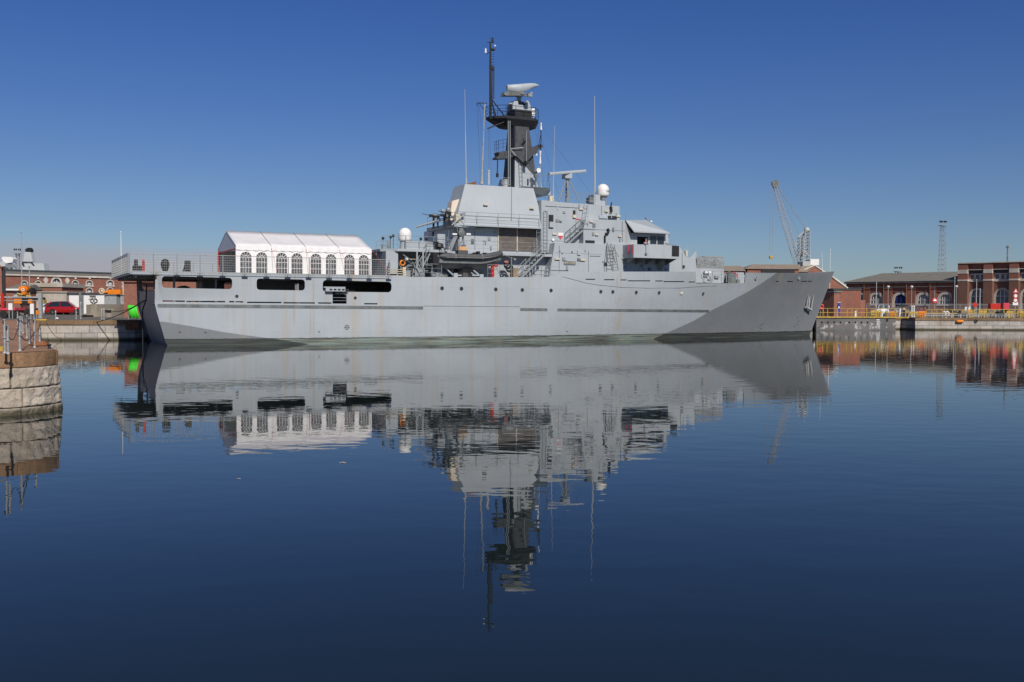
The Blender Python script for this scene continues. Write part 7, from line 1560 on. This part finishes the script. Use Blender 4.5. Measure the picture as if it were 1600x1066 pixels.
# low black hose heap and dark railing at the left
# posts with chains on the pier
post_proto = None
def chain_post(label, px, yb, yt, z=QZ, nm='chain_post'):
    b_ = at_z(px, yb, QZ+.02); h = at_y(px, yt, b_.y).z-QZ-.02
    r_ = thing(nm, label, 'post', (b_.x, b_.y, QZ+.02), random.uniform(-.3, .3), 'galvanised chain posts along the edge of the near pier'); q = MB(); q.lathe([(.055, 0), (.05, .02), (.032, .05), (.028, h*.96), (.038, h*.97), (.038, h)], (0, 0, 0), 10); q.lathe([(.06, h*.45), (.06, h*.48)], (0, 0, 0), 10); q.build('stanchion', M['galv'], r_)
    q = MB(); q.torus((0, -.06, h*.92), .035, .012, 10, 5, 'x'); q.build('eye', M['chain'], r_); return r_, b_, h
posts = []
for lab, px, yb, yt in (('tall post nearest the yellow board on the near pier', 7.5, 552, 499), ('slim post second from the left edge on the near pier', 12.5, 553, 508), ('post with hanging chain standing at the pier front', 31, 548.5, 495),
                        ('post just left of the pier nose', 46.5, 537, 497), ('leaning post at the pier nose', 54, 543.5, 498), ('post third back along the pier side', 42, 528, 492), ('post fourth back along the pier side', 36, 521, 490), ('post fifth back along the pier side', 33, 517, 489), ('rearmost thin post along the pier side', 27.5, 513, 487), ('short wide post by the pier back corner', 62, 534, 512)):
    posts.append(chain_post(lab, px, yb, yt))
def sag(a_, b_, s_, n=10): a_, b_ = Vector(a_), Vector(b_); return [a_.lerp(b_, k/n)-Vector((0, 0, s_*4*(k/n)*(1-k/n))) for k in range(n+1)]
def chain(label, a_, b_, s_, r_=.014, name='chain', cat='chain', mat='chain', grp='chains between the posts of the near pier'):
    pts = sag(a_, b_, s_, 14); ctr = Vector(a_); q = MB()
    if name == 'chain':
        L_ = path_len([tuple(p_) for p_ in pts])[-1]
        for i, (u_, v_) in enumerate(zip(pts[:-1], pts[1:])):
            n = max(1, int((v_-u_).length/.06))
            for k in range(n): q.tube(u_.lerp(v_, k/n), u_.lerp(v_, (k+.75)/n), r_*(1.3 if k % 2 else .8), 5)
    else: q.path(pts, r_, 6)
    q.v = [(x-ctr.x, y-ctr.y, z-ctr.z) for x, y, z in q.v]; o = q.build(name, M[mat]); o.location = ctr; tag(o, label, cat, grp); return o
def topof(i, f_=.92): r_, b_, h = posts[i]; return Vector((b_.x, b_.y, QZ+.02+h*f_))
chain('dark chain sagging deep between the tall left post and the post at the pier front', topof(0), topof(2), .52); chain('dark chain from the pier front post to the leaning post at the nose', topof(2, .5), topof(4, .55), .22); chain('upper chain from the pier front post to the post left of the nose', topof(2, .95), topof(3, .95), .14)
chain('chain along the pier side between the third and second posts back', topof(3, .9), topof(5, .9), .3); chain('chain along the pier side between the fourth and third posts back', topof(5, .9), topof(6, .9), .3)
# red yard post thing and bollard on the nose
b_ = at_z(77, 546.5, QZ); r_ = thing('mooring_bollard', 'small dark iron bollard on the nose of the near pier', 'bollard', b_); MB().lathe([(.06, 0), (.045, .03), (.04, .11), (.065, .14), (.06, .16)], (0, 0, 0), 14).build('bollard_body', M['soot'], r_, smooth=True)
b_ = at_z(63, 541.5, QZ); r_ = thing('rope_coil', 'flat dark red brown heap of rope on the near pier', 'rope', (b_.x, b_.y, QZ+.03)); q = MB()
for k in range(4): q.torus((0, 0, .02+k*.03), .28-.03*k, .025, 16, 6, 'z')
q.build('coil', M['rust'], r_)
# thin railing posts on the left quay edge
for i, (px, yt, yb, lab) in enumerate(((87, 487, 499, 'thin grey stanchion left of the red car wheel on the quay edge'), (119, 482.5, 497, 'thin grey stanchion before the rear of the red car'), (126.3, 473.5, 495, 'taller thin grey stanchion with a white top by the red car bonnet'), (158.8, 484, 499, 'thin grey stanchion left of the pair before the concrete wall'), (162.5, 483, 499.5, 'thin grey stanchion right of the pair before the concrete wall'))):
    b_ = at_z(px, max(yb, 498.5), QZ); h = at_y(px, yt, b_.y).z-QZ; r_ = thing('edge_stanchion', lab, 'post', (b_.x, b_.y, QZ), 0, 'thin stanchions on the left quay edge'); q = MB(); q.lathe([(.07, 0), (.05, .05), (.04, h)], (0, 0, 0), 8); q.build('stanchion', M['galv'], r_); MB().lathe([(.055, h), (.055, h+.06)], (0, 0, 0), 8).build('cap', M['white'], r_)
b_ = at_z(89.3, 499.5, QZ); r_ = thing('edge_lamp', 'tiny white round marker on the quay edge below the red car', 'marker', (b_.x, b_.y, QZ+.02)); MB().sphere((0, 0, .08), .13, 10, 6, .7).build('marker_body', M['white'], r_)
b_ = at_z(64, 499.8, QZ+.1); r_ = thing('yellow_kerb', 'short yellow painted block on the quay corner by the square post', 'kerb', (b_.x, b_.y, QZ+.016)); MB().box(-.55, .5, -.2, .3, 0, .14).build('kerb_body', M['yellow'], r_, bevel=.03)
# boom lift left of the stern
p = at_y(180, 486, 116); bl_t = thing('boom_lift', 'orange boom lift with a pale round basket over the grey container', 'boom lift', (p.x, 116, QZ))
def lp(px, py): v = at_y(px, py, 116); return (v.x-p.x, v.z-QZ)
(a0x, a0z), (a1x, a1z) = lp(171, 460.5), lp(190.5, 452.8); MB().box(a0x, a1x, -.5, .3, a0z, a1z).build('boom_counterweight', M['orange'], bl_t, bevel=.06)
q = MB(); u_, v_ = lp(161, 457), lp(176, 456); q.tube((u_[0], -.1, u_[1]), (v_[0], -.1, v_[1]), .16, 6); q.build('boom', M['orange'], bl_t); q = MB(); x_, z_ = lp(160, 455); q.torus((x_, -.2, z_), .3, .07, 16, 6, 'y'); q.sphere((x_, -.1, z_), .2, 10, 6); q.build('basket', M['lamp'], bl_t); MB().tube((lp(185, 460)[0], 0, 0), (lp(185, 460)[0], 0, lp(185, 455)[1]), .2, 8).build('mast', M['strake'], bl_t)
q = MB(); q.box(lp(176, 480)[0], lp(194, 480)[0], -.6, .6, .4, .9); q.build('chassis', M['orange'], bl_t, bevel=.05)
for x_ in (lp(178, 480)[0], lp(192, 480)[0]): MB().lathe([(.15, -.15), (.4, -.15), (.4, .15), (.15, .15)], (x_, -.5, .4), 14, 'y').build('wheel', M['rubber'], bl_t)
# mooring lines
sA = SH3(222, 472, .02); wl = lambda v: so + s_ax*v.x + s_la*v.y + Vector((0, 0, v.z))
st1 = so + s_ax*.7 + s_la*-2.0 + Vector((0, 0, 3.3))
def rope(label, a_, b_, s_, r_=.03): return chain(label, a_, b_, s_, r_, 'mooring_line', 'rope', 'rope', 'mooring lines at the ship stern')
rope('dark mooring line sagging from the ship stern across to the near pier', so + s_ax*.65 + s_la*-1.0 + Vector((0, 0, 3.4)), at_z(74, 497.5, QZ+.05), 1.1, .035)
rope('mooring line from the stern down to the quay wall left of the tarpaulin', so + s_ax*.65 + s_la*1.0 + Vector((0, 0, 3.3)), at_y(176, 487, 92), .25, .03)
rope('short slack line hanging down the quay wall below the stern', at_y(193, 500, 83.0), at_y(206, 510, 82.8), .1, .03)
rope('thin chain trailing down the quay wall from the corner near the pier', at_z(72, 503, QZ-.1), at_y(96, 528, 82.9), .4, .02)
cb_ = [tuple(so + s_ax*(.55) + s_la*(-2.6) + Vector((0, 0, 4.6))), tuple(so + s_ax*(.50) + s_la*(-2.6) + Vector((0, 0, 3.4))), tuple(so + s_ax*(.3) + s_la*(-2.0) + Vector((0, 0, 2.6))), tuple(so + s_ax*(.3) + s_la*(-2.0) + Vector((0, 0, -.3)))]
q = MB(); q.path(cb_, .05, 6); o_ = q.build('stern_cable', M['black']); tag(o_, 'thick black cable hanging down the ship transom into the water', 'cable')

# ------------------------------------------------------------------ right quay furniture
# yellow guard rail along the quay and wire fence behind
def yr(label, px0, px1, D, yt, n, mat='yellow'):
    a_, b_ = at_y(px0, 480, D), at_y(px1, 480, D); r_ = thing('guard_rail', label, 'railing', (a_.x, D, QZ)); h = at_y(px0, yt, D).z-QZ; L_ = b_.x-a_.x; q = MB()
    for k in range(n+1): x_ = L_*k/n; q.box(x_-.05, x_+.05, -.05, .05, 0, h)
    q.build('post', M[mat], r_); q = MB()
    for hh in (h, h*.55): q.box(0, L_, -.035, .035, hh-.04, hh+.04)
    q.build('rail', M[mat], r_); return r_
yr('yellow guard rail along the right quay between the barrow and the round red sign', 1448, 1520, 143, 484, 9); yr('yellow guard rail along the right quay right of the round red sign', 1522, 1600, 143, 483.5, 10)
yr('grey guard rail close to the edge of the right quay', 1445, 1584, 139.5, 490.5, 10, 'galv')
fa = thing('mesh_fence', 'long pale wire mesh fence before the two brick halls', 'fence', (at_y(1354, 480, 160).x, 160, QZ)); L_ = at_y(1640, 480, 160).x-at_y(1354, 480, 160).x; hF = at_y(1450, 475.5, 160).z-QZ; q = MB()
for k in range(int(L_/2.5)+1): q.tube((k*2.5, 0, 0), (k*2.5, 0, hF), .04, 5)
q.tube((0, 0, hF), (L_, 0, hF), .035, 4); q.tube((0, 0, .2), (L_, 0, .2), .03, 4); q.build('fence_post', M['galv'], fa); q = MB()
for k in range(int(L_/.22)): q.tube((k*.22, 0, .2), (k*.22, 0, hF), .008, 3, caps=False)
for k in range(1, 8): q.tube((0, 0, .2+(hF-.2)*k/8), (L_, 0, .2+(hF-.2)*k/8), .008, 3, caps=False)
q.build('wire_mesh', M['galv'], fa)
# white bent vents under a dark canopy
p = at_y(1409, 490, 142); vt = thing('vent_pair', 'two white waisted ventilation cowls under one dark flat hood on the right quay', 'vent', (p.x, 142, QZ))
def vp_(px, py): v = at_y(px, py, 142); return (v.x-p.x, v.z-QZ)
for px in (1406.2, 1412): x_, z0_ = vp_(px, 491); x_, z1_ = vp_(px, 479); MB().lathe([(.24, 0), (.17, .25), (.15, z1_*.5), (.19, z1_*.8), (.28, z1_)], (x_, 0, 0), 14).build('cowl', M['white'], vt, smooth=True)
a_, b_ = vp_(1402, 479), vp_(1417.5, 476.2); MB().box(a_[0], b_[0], -.5, .5, a_[1], b_[1]).build('hood', M['soot'], vt, bevel=.03)
def bollard(label, px, yb, yt, D, mat='white', r0_=.16, name='bollard', grp=None):
    p = at_y(px, yb, D); h = at_y(px, yt, D).z-QZ; r_ = thing(name, label, 'bollard', (p.x, D, QZ), 0, grp); MB().lathe([(r0_*1.2, 0), (r0_, .1), (r0_*.85, h*.85), (r0_*1.1, h*.9), (r0_*.8, h)], (0, 0, 0), 12).build('bollard_body', M[mat], r_, smooth=True); return r_
bollard('plain white bollard on the dock gate walkway right of the brick building', 1336.5, 492, 486, 139); bollard('taller white bollard near the right end of the dock gate', 1377.5, 493, 485, 139); bollard('white bollard close to the ship bow on the dock gate', 1272.5, 491, 486.5, 139)
bollard('bright white thin bollard left of the pair before the orange car', 1424.6, 485, 477.5, 150, r0_=.12); bollard('bright white thin bollard right of the pair before the orange car', 1428, 485, 477.5, 150, r0_=.12)
for i, (px, lab) in enumerate(((1477.5, 'left of two white bent gooseneck pipes on the right quay edge'), (1482.3, 'right of two white bent gooseneck pipes on the right quay edge'))):
    p = at_y(px, 494, 140); h = at_y(px, 487, 140).z-QZ; r_ = thing('gooseneck_vent', lab, 'vent', (p.x, 140, QZ)); q = MB(); q.path([(0, 0, 0), (0, 0, h*.8), (-.08, 0, h*.95), (-.2, 0, h), (-.32, 0, h*.9)], .1, 8); q.build('pipe', M['white'], r_)
for i, (px, lab) in enumerate(((1508.5, 'upright white cowl behind the orange planks, left one'), (1514, 'curved white cowl behind the orange planks, right one'))):
    p = at_y(px, 489, 145); h = at_y(px, 479.5, 145).z-QZ; r_ = thing('cowl_vent', lab, 'vent', (p.x, 145, QZ)); q = MB(); q.path([(0.25*i, 0, 0), (.0, 0, h*.35), (-.05, 0, h*.7), (.05, 0, h)], .17, 8); q.build('cowl', M['white'], r_)
def crate(label, px0, px1, yt, yb, D, mat, name='crate', cat='crate', dep=.8, slat=True):
    a_, b_ = at_y(px0, yt, D), at_y(px1, yb, D); z0_ = max(b_.z-QZ, 0); r_ = thing(name, label, cat, (a_.x, D, QZ)); w_ = b_.x-a_.x; h = a_.z-QZ
    MB().box(0, w_, 0, dep, z0_, h).build('box_body', M[mat], r_, bevel=.03); q = MB()
    if slat:
        for k in range(3): z_ = z0_+(h-z0_)*(.15+.32*k); q.box(-.02, w_+.02, -.03, -.002, z_, z_+.06)
        q.build('batten', M[mat], r_)
    if z0_ > .08: q = MB(); q.box(.05, .15, .1, dep-.1, 0, z0_); q.box(w_-.15, w_-.05, .1, dep-.1, 0, z0_); q.build('leg', M['galv'], r_)
    return r_
crate('stack of orange planks on trestles before the white cowls', 1501.5, 1512, 485.5, 490, 142, 'wood'); crate('small dull green crate on the right quay', 1489, 1496, 485.5, 491, 143, 'rib')
ct = crate('long red container standing behind the yellow rail at right', 1548, 1573.5, 474.5, 484, 150, 'red', 'red_container', 'container', .9); crate('pinkish red end of a second container right of the long red one', 1568, 1577, 473.5, 484.5, 147.5, 'pink', 'red_container', 'container', .9)
crate('dark open box below the red containers', 1560.5, 1567, 486.5, 493, 142, 'soot'); crate('tan wooden block beside the white vents', 1414, 1421, 484, 490.5, 141, 'wood'); crate('sandy sack pile by the dark open box', 1569, 1573.5, 489, 494, 142, 'wood', slat=False)
def ybar(label, px0, px1, yt, yb, D, mat='yellow', n=4):
    a_, b_ = at_y(px0, yt, D), at_y(px1, yb, D); r_ = thing('barrier', label, 'barrier', (a_.x, D, QZ)); w_ = b_.x-a_.x; h = a_.z-QZ; q = MB(); q.box(0, w_, -.04, .04, h-.3, h); q.box(0, w_, -.04, .04, h*.35, h*.35+.12)
    for k in range(n+1): x_ = w_*k/n; q.box(x_-.05, x_+.05, -.05, .05, 0, h)
    q.build('panel', M[mat], r_); q = MB(); 
    for x_ in (0, w_): q.box(x_-.05, x_+.05, -.35, .35, 0, .06)
    q.build('foot', M['rubber'], r_); return r_
ybar('yellow plastic barrier before the dark red car', 1361, 1373, 485, 492, 145); ybar('orange yellow barrier between the white van and the silver car', 1390, 1400, 486.5, 492, 145, 'orange'); ybar('yellow barrier row just right of the white vents', 1421, 1434, 487, 492.5, 143); ybar('orange barrier row before the orange red car', 1436, 1446, 486.5, 492, 143, 'orange')
ybar('stack of yellow barriers left of the round red sign', 1513, 1519.5, 484.5, 491, 144); ybar('yellow barrier right of the round red sign', 1531, 1541, 485, 491, 144); ybar('yellow barrier below the pink container end', 1573, 1582, 486, 493, 143); ybar('yellow barrier at the right edge of the quay', 1590, 1599, 486, 493, 143)
# round red sign, mushroom sign, triangular signs
p = at_y(1523.5, 476.5, 150); r_ = thing('round_red_sign', 'large plain round red sign on a post before the first tall arch', 'sign', (p.x, 150, QZ)); zq = p.z-QZ; MB().lathe([(.34, -.03), (.36, 0), (.34, .03)], (0, 0, zq), 22, 'y').build('disc', M['red'], r_); MB().tube((0, .07, 0), (0, .07, zq), .04).build('post', M['galv'], r_)
p = at_y(1460.5, 470, 152); r_ = thing('mushroom_sign', 'round pink and white lifebuoy post in front of the fourth hall arch', 'lifebuoy', (p.x, 152, QZ)); zq = p.z-QZ; MB().torus((0, 0, zq), .32, .12, 20, 8, 'y').build('lifebuoy', M['pink'], r_); MB().prism([(-.3, -.15, zq-.05), (.3, -.15, zq-.05), (.3, .15, zq-.05), (-.3, .15, zq-.05)], [(-.02, -.05, zq+.3), (.02, -.05, zq+.3), (.02, .05, zq+.3), (-.02, .05, zq+.3)]).build('hood', M['white'], r_); q = MB(); q.tube((0, .12, 0), (0, .12, zq+1.7), .04); q.build('post', M['galv'], r_)
p = at_y(1586.5, 478, 150); r_ = thing('warning_signs', 'post carrying a red triangle above two round red ringed signs at right', 'sign', (p.x, 150, QZ)); z1_ = at_y(1586.5, 454, 150).z-QZ; MB().tube((0, .06, 0), (0, .06, z1_+.3), .05).build('post', M['galv'], r_)
q = MB(); q.prism([(-.42, -.02, z1_-.35), (.42, -.02, z1_-.35), (0, -.02, z1_+.4)], [(-.42, .02, z1_-.35), (.42, .02, z1_-.35), (0, .02, z1_+.4)]); tg = q.build('triangle', M['pink'], r_); MB().prism([(-.22, -.03, z1_-.24), (.22, -.03, z1_-.24), (0, -.03, z1_+.16)], [(-.22, -.021, z1_-.24), (.22, -.021, z1_-.24), (0, -.021, z1_+.16)]).build('triangle_face', M['white'], tg)
for i, yy in enumerate((462.5, 469.5)): zq = at_y(1586.5, yy, 150).z-QZ; dc = MB().lathe([(.36, -.02), (.36, .02)], (0, 0, zq), 20, 'y').build('disc', M['pink'], r_); MB().lathe([(.24, -.032), (.24, -.021)], (0, 0, zq), 18, 'y').build('disc_face', M['white'], dc)
zq = at_y(1586.5, 474.5, 150).z-QZ; MB().box(-.4, .4, -.02, .02, zq-.25, zq+.22).build('plate', M['white'], r_)
# life ring colour marks on the right quay wall, small buoy, bush at the far right
p = at_y(1517.5, 503, 134); r_ = thing('orange_fender', 'small orange yellow fender hanging on the pale quay wall at right', 'fender', (p.x, rightw[0][1]+(p.x-rightw[0][0])*.0-.3, p.z)); MB().lathe([(.1, -.5), (.2, -.4), (.2, .4), (.1, .5)], (0, 0, 0), 12, 'x').build('fender_body', M['orange'], r_)
p = at_z(1404.5, 514.5, 0); r_ = thing('white_float', 'small white float on the water at the corner of the dock slot', 'buoy', (p.x, p.y, 0)); MB().sphere((0, 0, .18), .3, 14, 10).build('float_body', M['white'], r_)
p = at_z(267, 748, 0); r_ = None
fe = thing('tyre_fender', 'dark fender hanging on the quay coping right of the orange one', 'fender', (at_y(1538.5, 496, 135).x, rightw[0][1]-.2, 1.25)); MB().torus((0, 0, 0), .17, .07, 16, 8, 'y').build('tyre', M['rubber'], fe)

# ------------------------------------------------------------------ small leaves floating on the basin
for i, (px, py, lab) in enumerate(((373, 748, 'tiny pale leaf floating on open water left of the mast reflection'), (535, 723, 'pale straw like leaf floating below the marquee reflection'))):
    p = at_z(px, py, .006); o = MB().add([(-.05, -.012, 0), (.0, -.03, .004), (.06, 0, 0), (.0, .03, .004), (-.05, -.012, .006), (.0, -.03, .01), (.06, 0, .006), (.0, .03, .01)], [(0, 3, 2, 1), (4, 5, 6, 7), (0, 1, 5, 4), (1, 2, 6, 5), (2, 3, 7, 6), (3, 0, 4, 7)]).build('floating_leaf', M['beige']); o.location = p; o.scale = (1.2, 1.2, 1) if i == 1 else (.6, .6, .6); tag(o, lab, 'leaf')

# ------------------------------------------------------------------ people
def person(label, loc, rz, suit, lean=.2, arms='rail'):
    r_ = thing('person', label, 'person', loc, rz)
    def skin_obj(nm, verts, edges, radii, mat, root_i=0, sub=1, parent=r_):
        me = bpy.data.meshes.new(nm); me.from_pydata(verts, edges, []); o = bpy.data.objects.new(nm, me); COL.objects.link(o); o.parent = parent
        sk = o.modifiers.new('skin', 'SKIN'); sk.use_smooth_shade = True
        for v, rr in zip(me.skin_vertices[0].data, radii): v.radius = rr if isinstance(rr, tuple) else (rr, rr)
        me.skin_vertices[0].data[root_i].use_root = True
        ss = o.modifiers.new('sub', 'SUBSURF'); ss.levels = sub; ss.render_levels = sub; me.materials.append(mat); return o
    V = [(0, 0, .95), (0, -.02, 1.15), (0, -.05*1-lean*.2, 1.38), (0, -.06-lean*.3, 1.50), (0, -.08-lean*.3, 1.60), (0, -.09-lean*.3, 1.74)]
    E = [(0, 1), (1, 2), (2, 3), (3, 4), (4, 5)]; Rr = [(.15, .11), (.14, .10), (.17, .11), .055, .075, .085]
    for sd_ in (-1, 1):
        i = len(V); V += [(sd_*.10, 0, .88), (sd_*.12, -.01, .48), (sd_*.12, .02, .09), (sd_*.13, -.14, .04)]; E += [(0, i), (i, i+1), (i+1, i+2), (i+2, i+3)]; Rr += [.09, .065, .045, .04]
        i = len(V); V += [(sd_*.20, -.06-lean*.2, 1.40), (sd_*.27, -.10-lean*.2, 1.13), (sd_*.22, -.38-lean*.2, 1.05), (sd_*.21, -.45-lean*.2, 1.04)]; E += [(2, i), (i, i+1), (i+1, i+2), (i+2, i+3)]; Rr += [.06, .045, .032, (.035, .018)]
        hnd = i+3
        for f_ in range(5):
            dx = (f_-1.5)*.018 if f_ < 4 else -.03*sd_; j = len(V); V += [(sd_*.21+dx*1.0, -.50-lean*.2+(.03 if f_ == 4 else 0), 1.035), (sd_*.21+dx*1.2, -.54-lean*.2+(.03 if f_ == 4 else .004*abs(f_-1.5)), 1.01)]; E += [(hnd, j), (j, j+1)]; Rr += [.009, .008]
    bd = skin_obj('body', V, E, Rr, M['skin'])
    V2 = [(x, y, z) for x, y, z in V[:3]]; E2 = [(0, 1), (1, 2)]; R2 = [(.165, .125), (.155, .115), (.185, .125)]
    for sd_ in (-1, 1):
        i = len(V2); V2 += [(sd_*.10, 0, .88), (sd_*.12, -.01, .48), (sd_*.12, .02, .12)]; E2 += [(0, i), (i, i+1), (i+1, i+2)]; R2 += [.10, .08, .06]
        i = len(V2); V2 += [(sd_*.20, -.06-lean*.2, 1.40), (sd_*.27, -.10-lean*.2, 1.13), (sd_*.22, -.35-lean*.2, 1.055)]; E2 += [(2, i), (i, i+1), (i+1, i+2)]; R2 += [.072, .058, .045]
    skin_obj('overalls', V2, E2, R2, suit)
    hx, hy, hz = V[5][0], V[5][1], V[5][2]
    q = MB(); q.sphere((hx, hy+.015, hz+.045), .098, 14, 8, .9); q.v = [(x, y if y > hy-.06 else y*.5+(hy-.06)*.5, z) for x, y, z in q.v]; q.build('hair', M['soot'], r_, smooth=True)
    q = MB(); q.prism([(hx-.015, hy-.085, hz-.03), (hx+.015, hy-.085, hz-.03), (hx, hy-.085, hz+.02)], [(hx-.008, hy-.115, hz-.03), (hx+.008, hy-.115, hz-.03), (hx, hy-.095, hz+.01)]); q.build('nose', M['skin'], r_)
    for sd_ in (-1, 1): MB().sphere((hx+sd_*.032, hy-.078, hz+.01), .011, 8, 6).build('eye', M['black'], r_); MB().sphere((hx+sd_*.088, hy, hz-.005), .022, 8, 6).build('ear', M['skin'], r_)
    MB().box(hx-.024, hx+.024, hy-.088, hy-.07, hz-.058, hz-.05).build('mouth', M['pink'], r_)
    return r_
pd = S3(1007.5, 380, WF-.55); wpz = so + s_ax*pd.x + s_la*pd.y
person('person in dark blue overalls leaning out at the open side door of the ship bridge', (wpz.x, wpz.y, z0w+.08), TH, M['navy'], .4)
